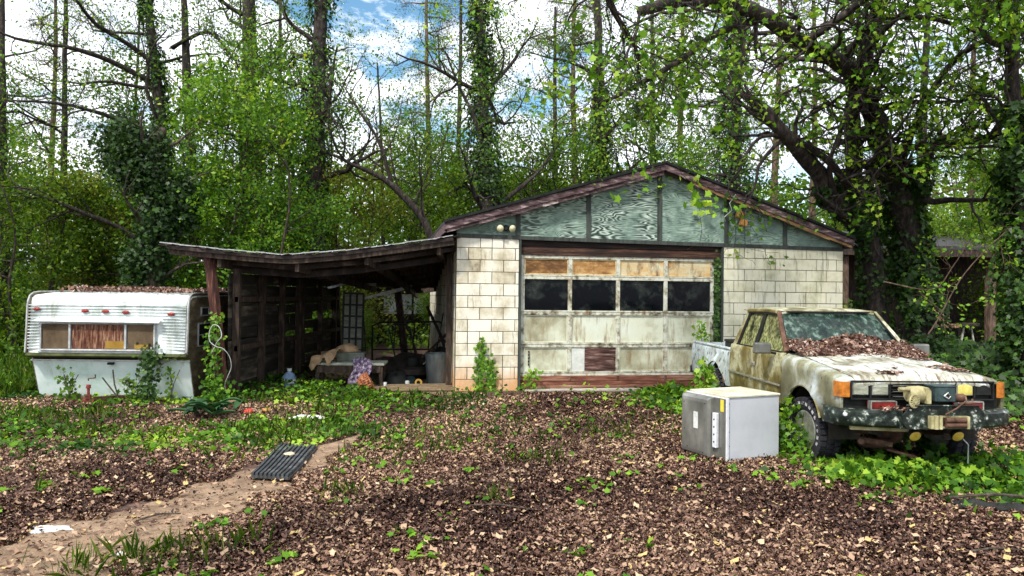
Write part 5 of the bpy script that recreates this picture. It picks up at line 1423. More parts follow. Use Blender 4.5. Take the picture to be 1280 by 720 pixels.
# basket lying on its side
bk = thing('basket', 'round orange brown wicker basket tipped on its side at the carport mouth', 'basket', (-2.36, 12.02, 0.0), 0.4)
X = Matrix.Translation((0, 0, 0.155)) @ Matrix.Rotation(rad(62), 4, 'Y') @ Matrix.Rotation(0.2, 4, 'X')
a = MB().lathe([(0.02, -0.10), (0.10, -0.10), (0.145, -0.02), (0.155, 0.09), (0.14, 0.10), (0.13, 0.0), (0.08, -0.08), (0.02, -0.085)], 26, X)
for k in range(26):
    th = 2 * PI * k / 26; a.tube([X @ Vector((0.104 * math.cos(th), 0.104 * math.sin(th), -0.10)), X @ Vector((0.15 * math.cos(th), 0.15 * math.sin(th), -0.02)), X @ Vector((0.160 * math.cos(th), 0.160 * math.sin(th), 0.09))], 0.007, 5)
for z_, r_ in ((-0.06, .128), (-0.02, .150), (0.03, .156), (0.09, .162)): a.tube([X @ Vector((r_ * math.cos(t), r_ * math.sin(t), z_)) for t in np.linspace(0, 2 * PI, 27)], 0.008, 5)
a.build('basket_body', M['basket'], bk, smooth=True)
# bottle / blue white jug
jg = thing('plastic_jug', 'small blue and white jug on the ground under the carport side wall', 'jug', (-3.82, 12.75, 0.0))
MB().lathe([(0.10, 0), (0.115, 0.02), (0.115, 0.16), (0.08, 0.22), (0.035, 0.25), (0.035, 0.28)], 18).build('jug_body', M['blue'], jg, smooth=True)
MB().lathe([(0.04, 0.27), (0.04, 0.31), (0.01, 0.31)], 12).build('cap', M['paper'], jg, smooth=True)
MB().lathe([(0.117, 0.07), (0.117, 0.13)], 18, cap=False).build('jug_sticker', M['paper'], jg, smooth=True)
# galvanised can
tc_ = thing('trash_can', 'grey ribbed galvanised metal trash can beside the block pier', 'trash can', (-1.32, 13.35, 0.0))
a = MB(); pr_ = []
n_ = 44; P = []
for z_, r_ in ((0.0, .19), (0.02, .195), (0.50, .225), (0.53, .235), (0.55, .225)):
    P.append([((r_ + (0.006 if (j % 2 and 0.01 < z_ < .52) else 0)) * math.cos(2 * PI * j / n_), (r_ + (0.006 if (j % 2 and .01 < z_ < .52) else 0)) * math.sin(2 * PI * j / n_), z_) for j in range(n_ + 1)])
a.grid(P); a.lathe([(0.005, 0.01), (0.19, 0.01)], 22, cap=False)
a.build('can_body', M['galv'], tc_, smooth=True)
MB().tube([(0.24 * math.cos(t), 0.24 * math.sin(t), 0.545) for t in np.linspace(0, 2 * PI, 25)], 0.012, 6).build('rim', M['galv'], tc_, smooth=True)
for s_ in (-1, 1): MB().tube([(s_ * .21, -.06, .40), (s_ * .26, -.05, .36), (s_ * .26, .05, .36), (s_ * .21, .06, .40)], 0.009, 6).build('handle', M['galv'], tc_, smooth=True)
for i_, (p0_, p1_, r_, m_, lb_) in enumerate([((-1.75, 14.8, 0), (-2.45, 15.6, 1.5), .02, 'cp_wood', 'dark pole leaning left out of the junk before the bed frame'), ((-1.15, 14.0, 0.3), (-1.75, 15.3, 1.35), .035, 'under', 'thick dark beam leaning over the lawn mower'), ((-1.55, 13.9, 0), (-1.35, 14.6, 1.25), .012, 'blackplastic', 'thin black rod sticking up behind the trash can'), ((-2.75, 13.9, 0), (-2.95, 14.7, 1.2), .015, 'cp_wall', 'thin pale stick standing behind the crate')]):
    o = MB().tube([p0_, (Vector(p0_) + Vector(p1_)) / 2 + Vector((.03, 0, .02)), p1_], r_, 6).build('pole', M[m_], None, smooth=True, origin=p0_); o.location = p0_; tag(o, lb_, 'pole')
# metal bed frame standing among the junk
bf = thing('bed_frame', 'black metal tube bed frame standing upright at the back of the junk', 'bed frame', (-2.35, 15.4, 0.0), -0.05)
a = MB(); a.tube([(-0.55, 0, 0), (-0.55, 0, 0.95), (-0.4, 0, 1.02), (0.85, 0, 1.05), (1.0, 0, 0.95), (1.02, 0, 0)], 0.02, 7)
a.tube([(-0.55, 0, 0.45), (1.0, 0, 0.48)], 0.016, 6)
for x in (-0.1, 0.3, 0.62): a.tube([(x, 0, 0.46), (x + 0.04, 0, 1.02)], 0.012, 6)
a.build('headboard', M['blackplastic'], bf, smooth=True)
MB().bar((-0.55, 0.02, 0.2), (-0.3, 0.8, 0.12), 0.04, 0.04).bar((1.0, 0.02, 0.2), (1.2, 0.8, 0.12), 0.04, 0.04).build('side_rail', M['blackplastic'], bf)
# lawn mower
mw = thing('lawn_mower', 'dark push mower with its handle leaning up beside the trash can', 'mower', (-1.85, 13.9, 0.0), 0.5)
a = MB(); a.lathe([(0.27, 0.10), (0.30, 0.13), (0.28, 0.22), (0.15, 0.26)], 18); a.build('deck', M['under'], mw, smooth=True)
MB().lathe([(0.12, 0.26), (0.13, 0.30), (0.12, 0.42), (0.06, 0.46)], 16).build('engine', M['blackplastic'], mw, smooth=True)
for sx in (-1, 1):
    for sy in (-1, 1):
        MB().lathe([(0.03, -0.025), (0.09, -0.025), (0.10, 0), (0.09, 0.025), (0.03, 0.025)], 16, Matrix.Translation((sx * 0.27, sy * 0.22, 0.10)) @ Matrix.Rotation(PI / 2, 4, 'Y')).build('wheel', M['rubber'], mw, smooth=True)
MB().tube([(-0.2, 0.25, 0.2), (-0.22, 0.75, 0.95), (-0.1, 0.8, 1.02), (0.1, 0.8, 1.02), (0.22, 0.75, 0.95), (0.2, 0.25, 0.2)], 0.014, 6).build('handle', M['blackplastic'], mw, smooth=True)
# broken chair, tipped
kc = thing('broken_chair', 'dark broken wooden chair tipped over in the middle of the carport junk', 'chair', (-1.62, 14.4, 0.12), 0.7)
a = MB(); a.box(-0.22, 0.22, -0.22, 0.22, 0.40, 0.44); a.build('seat', M['cp_wood'], kc, bevel=0.006)
for sx in (-1, 1):
    MB().bar((sx * .19, -.19, 0), (sx * .19, -.19, .40), .035, .035).build('leg', M['cp_wood'], kc)
    MB().bar((sx * .19, .19, 0), (sx * .19, .24, .95), .035, .035).build('leg', M['cp_wood'], kc)
MB().bar((-.19, .235, .88), (.19, .235, .88), .02, .08).bar((-.19, .22, .68), (.19, .22, .68), .02, .05).build('backrest', M['cp_wood'], kc)
kc.rotation_euler = (0.9, 0.2, 0.9)
# boxes, sacks and bits
def boxthing(name, label, cat, loc, sx, sy, sz, rz, m, flap=True):
    t = thing(name, label, cat, loc, rz)
    a = MB(); a.box(-sx, sx, -sy, sy, 0, sz); a.build('box_body', m, t, bevel=0.006)
    if flap:
        MB().prism([(-sx, -sy, sz), (sx, -sy, sz), (sx, -sy - 0.12, sz + 0.05), (-sx, -sy - 0.12, sz + 0.05)], (0, 0, 0.006)).build('flap', m, t)
        MB().prism([(-sx, sy, sz), (sx, sy, sz), (sx, sy + 0.05, sz + 0.12), (-sx, sy + 0.05, sz + 0.12)], (0, 0, 0.006)).build('flap', m, t)
    return t


boxthing('cardboard_box', 'brown cardboard box with open flaps behind the carport bench', 'box', (-3.35, 14.2, 0), .26, .2, .36, .4, M['card'])
boxthing('battery', 'squat black battery among the junk left of the mower', 'battery', (-2.18, 13.2, 0), .13, .09, .2, .3, M['blackplastic'], False)
boxthing('crate', 'dark wooden crate at the foot of the bed frame', 'crate', (-2.35, 14.8, 0), .3, .22, .34, -.2, M['cp_wood'], False)
for (nm, lb_, ct, loc, R, H, mt, sd_) in [
    ('tarp', 'dark crumpled tarp heaped in the middle of the carport', 'tarp', (-2.0, 14.6, 0), .55, .42, 'under', 3),
    ('trash_bag', 'black trash bag slumped right of the orange basket', 'bag', (-2.02, 12.95, 0), .20, .24, 'blackplastic', 8),
    ('trash_bag', 'big black trash bag behind the galvanised can', 'bag', (-1.35, 14.3, 0), .36, .55, 'blackplastic', 4),
    ('old_cushion', 'grey blue cushion lying on the junk before the tarp', 'cushion', (-1.85, 13.35, 0), .16, .12, 'teal', 6)]:
    o = lump(R, H, seed=sd_).build(nm, M[mt], None, smooth='all'); o.location = loc; tag(o, lb_, ct)
yb = thing('tape_roll', 'small orange yellow ring lying left of the trash can', 'tape roll', (-1.62, 12.95, 0.0), 0.3)
a = MB(); X = Matrix.Translation((0, 0, 0.065)) @ Matrix.Rotation(PI / 2 - .3, 4, 'X')
a.lathe([(0.035, -0.02), (0.065, -0.02), (0.065, 0.02), (0.035, 0.02), (0.035, -0.02)], 20, X, cap=False); a.build('ring', M['yellow_box'], yb, smooth=True)
for i, (x, y, m_, lb_, nm) in enumerate([(-1.80, 12.85, 'paper', 'small white can between the tape ring and the black bag', 'can'), (-2.15, 12.6, 'paper', 'white cup standing close behind the basket', 'cup')]):
    o = MB().lathe([(0.03, 0), (0.035, 0.01), (0.038, 0.10), (0.03, 0.11), (0.005, 0.11)], 14).build(nm, M[m_], None, smooth=True); o.location = (x, y, 0); tag(o, lb_, nm)
pk = MB()
for k in range(4): pk.bar((-0.9, 0.13 * k, 0.02 + 0.012 * k), (0.75, 0.15 * k + 0.05, 0.03 + 0.01 * k), 0.09, 0.02, tone=br.random())
o = pk.build('board_pile', M['card'], None, bevel=0.003); o.location = (-1.45, 12.3, 0.0); o.rotation_euler = (0, 0, 0.1); tag(o, 'flat weathered boards lying on bare earth before the trash can', 'boards')
# rubbish on the ground outside
def scrap(name, label, cat, u, v, m, R=0.12, H=0.05, seed=1, st=(1, 1)):
    p = gp_(u, v); z = float(gz(p.x, p.y))
    p = at(u, v, p.y)
    o = lump(R, H, seed=seed, jag=0.55).build(name, m, None, smooth=False); o.location = (p.x, p.y, z + 0.005); o.scale = (st[0], st[1], 1)
    return tag(o, label, cat)


scrap('paper_scrap', 'crumpled white paper on the leaves before the carport', 'paper', 383, 522, M['paper'], 0.17, 0.05, 2, (1.25, 0.8))
scrap('paper_scrap', 'small white crumpled scrap right of the orange basket', 'paper', 475, 500, M['paper'], 0.07, 0.05, 3)
scrap('paper_scrap', 'torn white scraps in the leaves at the far left of the track', 'paper', 58, 652, M['paper'], 0.09, 0.02, 7, (1.6, 0.8))
scrap('paper_scrap', 'single pale wad lying in the middle of the dirt track', 'paper', 151, 684, M['paper'], 0.022, 0.04, 9)
scrap('red_wrapper', 'bright red wrapper beside the big leafed weed', 'wrapper', 310, 516, M['redplastic'], 0.07, 0.06, 5)
scrap('red_wrapper', 'smaller orange red wrapper right of the red one', 'wrapper', 333, 514, M['orange_wood'], 0.06, 0.04, 6)
bk_ = MB().box(-0.10, 0.10, -0.05, 0.05, 0, 0.06).build('brick', M['brick'], None, bevel=0.006); bk_.location = (*gp_(292, 510).xy, 0.04); bk_.rotation_euler = (0.3, 0.1, 0.5); tag(bk_, 'broken red brick behind the big leafed weed', 'brick')
# ribbed black mat
cs = [at(u, v, Y) for u, v, Y in ((314, 596, 6.60), (352, 562, 7.92), (397, 566, 7.78), (362, 600, 6.48))]
mt_ = MB()
c0 = sum(cs, Vector()) / 4; c0.z = float(gz(c0.x, c0.y)) + 0.035
def mpt(u, v):      # u across the ribs, v along
    a = cs[0].lerp(cs[3], u); b = cs[1].lerp(cs[2], u); p = a.lerp(b, v); return Vector((p.x, p.y, float(gz(p.x, p.y)) + 0.02 + 0.05 * v * (1 - v) + 0.03 * (1 - v) ** 4))
nr = 9
for k in range(nr):
    for seg in range(8):
        for (a_, b_, hh_) in ((k / nr, (k + 0.55) / nr, 0.028), ((k + 0.55) / nr, (k + 1) / nr, 0.004)):
            p = [mpt(a_, seg / 8), mpt(b_, seg / 8), mpt(b_, (seg + 1) / 8), mpt(a_, (seg + 1) / 8)]
            mt_.prism([q - Vector((0, 0, 0.02)) for q in p], (0, 0, 0.02 + hh_), tone=0.75 if hh_ > .01 else 0.1)
o = mt_.build('rubber_mat', M['mat'], None, origin=c0); o.location = c0; tag(o, 'black ribbed rubber truck mat lying on the dirt track', 'mat')
o = MB().add(*(lambda L: (L.v, L.f))(lump(0.055, 0.02, seed=4))).build('dead_leaf', M['litter'], None); o.location = mpt(0.5, 0.62) + Vector((0, 0, 0.02)); tag(o, 'single pale dead leaf lying on the black ribbed mat', 'leaf')
o['category'] = 'leaf'
for p_ in o.data.attributes['tone'].data: p_.value = 0.95
# dark plastic and branches lower right
dp = Vector((4.02, 6.0, 0)); dp.z = float(gz(dp.x, dp.y))
P = []
for i in range(22):
    u = i / 21
    P.append([(-0.42 + 0.9 * u, (v - 0.5) * 0.16 - 0.12 * u + 0.05 * math.sin(u * 9), 0.02 + 0.05 * abs(math.sin(u * 12 + v * 4)) * (1 - abs(2 * v - 1)) + 0.02 * math.sin(v * 9 + u * 20)) for v in np.linspace(0, 1, 9)])
o = MB().grid(P, off=(0, 0, -0.006)).build('plastic_sheet', M['blackplastic'], None, smooth=False); o.location = dp; tag(o, 'crumpled strip of dark plastic half buried in leaves in front of the truck', 'plastic sheet')
a = MB(); a.tube([(-0.5, 0.1, 0.05), (-0.1, 0.12, 0.08), (0.4, 0.05, 0.06), (0.8, 0.1, 0.09)], [0.012, 0.016, 0.014, 0.006], 6); a.tube([(0.3, 0.06, 0.06), (0.5, -0.12, 0.1), (0.75, -0.2, 0.05)], [0.012, 0.009, 0.005], 5)
o = a.build('fallen_branch', M['bark'], None, smooth=True); o.location = dp + Vector((0.1, 0.05, 0)); tag(o, 'thin dead branch lying by the crumpled dark plastic', 'branch')
for (u, v, L_, an, lb_) in [(1245, 690, .5, .1, 'thin stick in the leaves at the lower right corner'), (620, 630, .5, -.15, 'thin straight stick on the leaves at the centre of the yard'), (200, 640, .28, .6, 'short twig across the dirt track'), (700, 560, .4, .3, 'thin stick lying on the leaves before the garage door')]:
    p = gp_(u, v); a = MB(); a.tube([(-L_ / 2, 0, 0.03), (0, 0.03, 0.045), (L_ / 2, -0.01, 0.035)], [0.006, 0.008, 0.004], 5)
    o = a.build('stick', M['bark'], None, smooth=True); o.location = (p.x, p.y, float(gz(p.x, p.y))); o.rotation_euler = (0, 0, an); tag(o, lb_, 'stick')

# ------------------------------------------------------------------ climbing and big leaved plants
def plant(name, label, cat, base, leaves_fn, stems, lm, sm='bark', group=None):
    t = thing(name, label, cat, base, 0, group)
    if stems:
        a = MB()
        for pts, r_ in stems: a.tube(pts, r_, 5)
        a.build('stem', M[sm], t, smooth=True, origin=base)
    l_ = LV(IVY); leaves_fn(l_); l_.build('leaves', M[lm], t, origin=base)
    return t


def along(pts, n, sp, size, tone, l_, nb=(0, -1.2, 0.4)):
    pts = [np.array(p) for p in pts]; seg = rng.integers(0, len(pts) - 1, n); t = rng.random(n)[:, None]
    A = np.array([pts[i] for i in seg]); B = np.array([pts[i + 1] for i in seg])
    c = A + (B - A) * t + rng.normal(0, 1, (n, 3)) * np.array(sp)
    l_.add(c, rng.uniform(*size, n), np.clip(rng.normal(*tone, n), 0, 1), rng, nb=nb)


# on the carport post
pts = [tuple(at(u, v, Y)) for u, v, Y in ((272, 505, 10.8), (268, 470, 10.85), (266, 430, 10.88), (270, 400, 10.9))]
plant('ivy_plant', 'green ivy climbing the carport front post beside the trailer', 'ivy', tuple(pts[0]), lambda l_: (along(pts, 300, (.06, .05, .06), (.045, .08), (.55, .25), l_), along(pts[:2], 160, (.09, .08, .1), (.05, .09), (.45, .2), l_)), [(pts, 0.014), ([(p[0] + .05, p[1], p[2]) for p in pts], 0.01)], 'lf_near')
for (uv, lb_) in [(((600, 490), (598, 465), (600, 445), (603, 428)), 'taller ivy stem climbing the orange stained block pier'), (((612, 492), (614, 472), (610, 452)), 'shorter ivy stem right of the tall one on the block pier')]:
    pts = []
    for u, v in uv:
        d = CR @ Vector(((u - 640) / F, -(v - 360) / F, -1)); n_ = Vector((-math.sin(GA), math.cos(GA), 0)); g0 = Vector(G0) - n_ * 0.05
        pts.append(tuple(Vector((0, 0, CAM_H)) + d * ((g0 - Vector((0, 0, CAM_H))).dot(n_) / d.dot(n_))))
    plant('ivy_plant', lb_, 'ivy', pts[0], lambda l_, pts=pts: along(pts, 190, (.045, .02, .05), (.04, .075), (.6, .2), l_, nb=(0, -2.0, .3)), [(pts, 0.008)], 'lf_near')
o2 = [tuple(GX @ Vector(p)) for p in [(4.655, 0.05, 0.1), (4.65, 0.05, 0.9), (4.66, 0.05, 1.7), (4.65, 0.05, 2.28)]]
plant('ivy_plant', 'dark ivy strip climbing the gap at the right of the garage door', 'ivy', o2[0], lambda l_: along(o2, 900, (.03, .02, .08), (.04, .075), (.62, .25), l_, nb=(0, -2.0, .3)), [(o2, 0.01)], 'lf_ivy')
o3 = [tuple(GX @ Vector(p)) for p in [(4.3, -0.2, 0.5), (4.28, -0.15, 0.9), (4.25, -0.1, 1.15)]]
plant('ivy_plant', 'small bright sprig standing above the tail of the truck', 'plant', o3[0], lambda l_: along(o3[1:], 45, (.07, .03, .05), (.05, .09), (.75, .15), l_), [(o3, 0.006)], 'lf_near')
o4 = [tuple(GX @ Vector(p)) for p in [(1.2, -0.1, 0.0), (1.25, -0.1, 0.25), (1.35, -0.12, 0.36)]]
plant('weed', 'sprawling green weed at the left foot of the garage door', 'plant', o4[0], lambda l_: along(o4, 60, (.08, .04, .04), (.04, .09), (.7, .2), l_), [(o4, 0.006)], 'lf_near')
# on the trailer front
for (uv, n_, sp, mt, lb_) in [(((183, 505), (186, 480), (184, 455), (190, 440)), 420, .07, 'lf_ivy', 'dark ivy column climbing the right of the trailer front'),
                             (((88, 503), (85, 485), (80, 468)), 90, .07, 'lf_mid', 'feathery green weed at the left of the trailer front'),
                             (((168, 503), (165, 488), (158, 474)), 90, .07, 'lf_mid', 'dark feathery weed left of the ivy column on the trailer'),
                             (((213, 503), (215, 480), (212, 462)), 35, .05, 'lf_mid', 'thin sparse vine right of the ivy column on the trailer')]:
    pts = [tuple(at(u, v, 10.72)) for u, v in uv]
    pts[0] = (pts[0][0], pts[0][1], 0.0)
    plant('climbing_weed', lb_, 'plant', pts[0], lambda l_: along(pts, n_, (sp, .05, .08), (.04, .08), (.5, .22), l_), [(pts, 0.009), ([(p[0] + sp * (k - .5) * k, p[1], p[2]) for k, p in enumerate(pts)], 0.006)], mt)
for (uv, lb_) in [(((150, 503), (143, 480), (141, 462)), 'thin bent bare stick leaning on the trailer front'), (((128, 472), (150, 500), (165, 506)), 'bare pole leaning across the trailer front')]:
    pts = [tuple(at(u, v, 10.7)) for u, v in uv]; o = MB().tube(pts, 0.011, 5).build('stick', M['bark'], None, smooth=True, origin=pts[0]); o.location = pts[0]; tag(o, lb_, 'stick')
# big leaved weed
base = gp_(262, 520); base.z = 0
bl = thing('broad_leaf_weed', 'low weed with broad dark green leaves at the foot of the carport post', 'plant', base)
l_ = MB()
for k in range(26):
    a = rng.uniform(0, 2 * PI); L_ = rng.uniform(0.2, 0.42); w_ = L_ * 0.36; el = rng.uniform(0.05, 0.45)
    ox, oy = rng.normal(0, 0.13, 2)
    dx, dy = math.cos(a), math.sin(a); P = []
    for t in np.linspace(0, 1, 6):
        ww = w_ * math.sin(PI * min(1, t * 0.92 + 0.05)) ** 0.8 * 0.5
        z = 0.04 + el * L_ * math.sin(t * 2.2) * 1.0
        P.append([(ox + dx * L_ * t - dy * ww * s, oy + dy * L_ * t + dx * ww * s, z + 0.03 * abs(s)) for s in (-1, -.5, 0, .5, 1)])
    l_.grid(P, tone=rng.uniform(0.2, 0.7))
l_.build('leaves', leaf_mat('lf_broad', [(0, (0.012, 0.05, 0.02)), (1, (0.05, 0.13, 0.045))], 0.15, 0.1), bl, smooth='all')

# ------------------------------------------------------------------ shed seen through the carport
sh = thing('neighbour_shed', 'pale weathered shed half hidden by vines seen through the carport', 'shed', (-3.6, 24.0, 0.0), 0.05)
MB().box(-1.1, 3.1, 0, 0.1, 0, 2.0).box(-1.1, -1.0, .1, 4, 0, 2.0).box(3.0, 3.1, .1, 4, 0, 2.0).build('wall', M['cp_wall'], sh)
MB().box(-0.55, 1.35, -0.02, 0.0, 0.98, 1.62).build('window_board', M['white_board'], sh, label='pale boarded window')
MB().box(-0.60, 1.40, -0.05, -0.02, 1.62, 1.70).box(-0.60, 1.40, -0.05, -0.02, 0.9, 0.98).box(0.35, 0.42, -0.05, -0.02, .98, 1.62).build('window_frame', M['cp_wood'], sh)
MB().box(-0.42, 0.12, -0.028, -0.022, 1.05, 1.55).build('notice', M['paper'], sh, label='white sheet')
MB().prism([(-1.5, -0.9, 1.95), (-1.5, 4.3, 2.5), (-1.5, 4.3, 2.58), (-1.5, -0.9, 2.03)], (5.0, 0, 0)).build('roof', M['redwood'], sh)
for x in (-1.2, 2.2): MB().box(x - .05, x + .05, -0.8, -0.7, 0, 1.95).build('post', M['cp_wall'], sh)

# ------------------------------------------------------------------ dark porch house on the right
hs_ = thing('porch_house', 'dark old house porch with a grey shingle roof behind the ivy trees', 'house', (9.4, 19.0, 0.2), 0.12)
MB().box(-1.2, 6.0, 2.2, 2.35, 0, 2.9).build('wall', M['cp_wood'], hs_)
rfm = MB()
P = [[(x, -0.5 + 4.5 * t, 2.78 + 0.75 * t + 0.02 * math.sin(x * 5)) for x in np.linspace(-1.6, 6.4, 20)] for t in np.linspace(0, 1, 10)]
rfm.grid(P, off=(0, 0, -0.1)); rfm.build('roof', M['shingle'], hs_)
MB().box(-1.6, 6.4, -0.5, -0.44, 2.52, 2.70).build('fascia_board', M['cp_wood'], hs_)
for x in (-1.1, 2.95, 5.9): MB().box(x - .09, x + .09, -0.35, -0.17, 0, 2.75).build('post', M['bark_pine'], hs_)
MB().box(-1.3, 6.1, -0.4, 2.2, 0.0, 0.25).build('porch_floor', M['cp_wall'], hs_)
pb = Vector((11.5, 18.55, 0.35))
o = MB().box(-.45, .45, -.2, .2, 0, .42).build('table_base', M['dark'], None) if False else None
ch_ = thing('patio_chair', 'patio chair with a faded floral cushion on the dark porch', 'chair', (10.55, 17.6, 0.35), 0.1)
a = MB(); a.prism([(-0.36, 0.1, 0.62), (0.36, 0.1, 0.62), (0.36, 0.1, 0.92), (0.22, 0.1, 1.12), (-0.22, 0.1, 1.12), (-0.36, 0.1, 0.92)], (0, 0.12, 0)); a.build('backrest', M['floral'], ch_, bevel=0.03)
MB().box(-0.36, 0.36, -0.42, 0.08, 0.50, 0.64).build('seat', M['floral'], ch_, bevel=0.03)
for sx, sy in ((-.33, -.38), (.33, -.38), (-.33, .1), (.33, .1)): MB().tube([(sx, sy, -0.1), (sx, sy, 0.5)], 0.02, 6).build('leg', M['blackplastic'], ch_, smooth=True)
tb = thing('side_table', 'small table with a white patterned cloth right of the patio chair', 'table', (11.45, 17.6, 0.35), 0)
MB().box(-.32, .32, -.25, .25, .62, .74).build('table_top', M['cp_wall'], tb, bevel=.01)
for sx in (-.26, .26): MB().bar((sx, 0, -0.1), (sx * .5, 0, .62), .06, .05).build('leg', M['shedwall'], tb)
ch_.scale = (.68,) * 3; ch_.location = (10.25, 17.6, 0.62); tb.scale = (.62,) * 3; tb.location = (10.85, 17.6, 0.62)
bp_ = thing('brick_pile', 'stack of loose red bricks at the foot of the porch post', 'bricks', (11.9, 16.6, 0.3), 0.2)
k_ = 0
for r_ in range(5):
    for c_ in range(3):
        MB().box(-0.33 + .23 * c_ + .04 * (r_ % 2), -0.12 + .23 * c_ + .04 * (r_ % 2), -0.05, 0.05, .075 * r_, .075 * r_ + .068, tone=br.random()).build('brick', M['brick'], bp_, bevel=.004)

# ------------------------------------------------------------------ trees
def nrm(v):
    return v / (np.linalg.norm(v) + 1e-9)


class Tree:
    def __init__(s, seed):
        s.rng = np.random.default_rng(seed); s.m = MB(); s.anch = []; s.n = 0

    def branch(s, p, d, L, r, depth, maxd, up=0.06, wander=0.22, kids=(4, 4, 3), tip=0.25, shrink=(0.4, 0.7), ang=(0.6, 1.2)):
        g = s.rng; n = 7 if depth == 0 else 5
        pts = [np.array(p, float)]; d = nrm(np.array(d, float)); ds = [d]
        for i in range(n):
            d = nrm(d + g.normal(0, wander, 3) + np.array([0, 0, up])); ds.append(d); pts.append(pts[-1] + d * L / n)
        rad_ = [max(0.0035, r * (1 - (1 - tip) * i / n)) for i in range(n + 1)]
        s.m.tube(pts, rad_, 7 if r > 0.06 else (5 if r > 0.018 else 3), cap=False); s.n += 1
        if depth < maxd:
            for k in range(kids[min(depth, len(kids) - 1)]):
                t = g.uniform(0.25, 1.0); i = min(int(t * n), n - 1); f = t * n - i
                q = pts[i] * (1 - f) + pts[i + 1] * f
                perp = nrm(np.cross(ds[i], g.normal(0, 1, 3))); a = g.uniform(*ang)
                nd = ds[i] * math.cos(a) + perp * math.sin(a)
                s.branch(q, nd, L * g.uniform(*shrink), rad_[i] * 0.6, depth + 1, maxd, up, wander * 1.1, kids, tip, shrink, ang)
        else:
            for t in (0.35, 0.65, 1.0):
                i = min(int(t * n), n); s.anch.append(pts[i])

    def path(s, pts, r):
        """a hand laid limb"""
        P = [np.array(p, float) for p in pts]; Q = []; R = []
        for i in range(len(P) - 1):
            for t in np.linspace(0, 1, 5)[:-1]:
                a = P[max(i - 1, 0)]; b = P[i]; c = P[i + 1]; d = P[min(i + 2, len(P) - 1)]
                q = 0.5 * ((2 * b) + (-a + c) * t + (2 * a - 5 * b + 4 * c - d) * t * t + (-a + 3 * b - 3 * c + d) * t ** 3)
                Q.append(q + s.rng.normal(0, r[i] * 0.10, 3)); R.append((r[i] * (1 - t) + r[i + 1] * t) * s.rng.uniform(0.93, 1.07))
        Q.append(P[-1]); R.append(r[-1])
        s.m.tube(Q, R, 10 if r[0] > 0.1 else 7)
        return Q, R

    def leaves(s, per, spread, size, mat_, name, parent, base, tone=(0.5, 0.2), nb=(0, 0, 0.7), thin=1.0, shape=LEAF4, droop=0.0):
        A = np.array(s.anch)
        if thin < 1: A = A[s.rng.random(len(A)) < thin]
        ct = np.clip(s.rng.normal(tone[0], tone[1], len(A)), 0, 1)
        c = np.repeat(A, per, 0); t = np.repeat(ct, per) + s.rng.normal(0, 0.12, len(A) * per)
        c = c + s.rng.normal(0, 1, c.shape) * np.array([spread, spread, spread * 0.7]) - np.array([0, 0, droop])
        l_ = LV(shape); l_.add(c, s.rng.uniform(size[0], size[1], len(c)), t, s.rng, nb=nb)
        return l_.build(name, mat_, parent, origin=base)


def ivy_sleeve(Q, R, n, extra, size, seed, zmax=99, zmin=-1):
    g = np.random.default_rng(seed); Q = np.array(Q); R = np.array(R)
    k = np.where((Q[:, 2] < zmax) & (Q[:, 2] > zmin))[0]; k = k[k < len(Q) - 1]
    if not len(k): k = np.array([0])
    i = g.choice(k, n); t = g.random(n)[:, None]
    c = Q[i] * (1 - t) + Q[i + 1] * t
    th = g.uniform(0, 2 * PI, n)
    nf = fbm(c[:, 2] * 2.6 + seed, th * 1.6, seed); nz = 0.15 + 1.7 * np.clip(nf, 0, 1) ** 1.5
    kk = g.random(n) < np.clip((nf - 0.30) * 4, 0.06, 1)
    c = c[kk]; th = th[kk]; nz = nz[kk]; i = i[kk]; n = len(c)
    r_ = R[i] * 1.05 + extra * nz * g.random(n) ** 0.6
    dirn = np.stack([np.cos(th), np.sin(th), np.zeros(n)], 1)
    c = c + dirn * r_[:, None]
    l_ = LV(IVY)
    # leaves face outwards
    z = dirn + np.array([0, 0, 0.5]) + g.normal(0, 0.55, (n, 3)); z /= np.linalg.norm(z, axis=1)[:, None]
    r2 = g.normal(0, 1, (n, 3)); x = np.cross(z, r2); x /= np.linalg.norm(x, axis=1)[:, None]; y = np.cross(z, x)
    sz = g.uniform(*size, n); S = IVY
    P = c[:, None, :] + sz[:, None, None] * (S[None, :, 0, None] * x[:, None, :] + S[None, :, 1, None] * y[:, None, :] + S[None, :, 2, None] * z[:, None, :])
    l_.parts.append(P); l_.tones.append(np.clip(g.normal(0.5, 0.25, n), 0, 1))
    return l_


GT = 'tall woodland trees behind the garage'


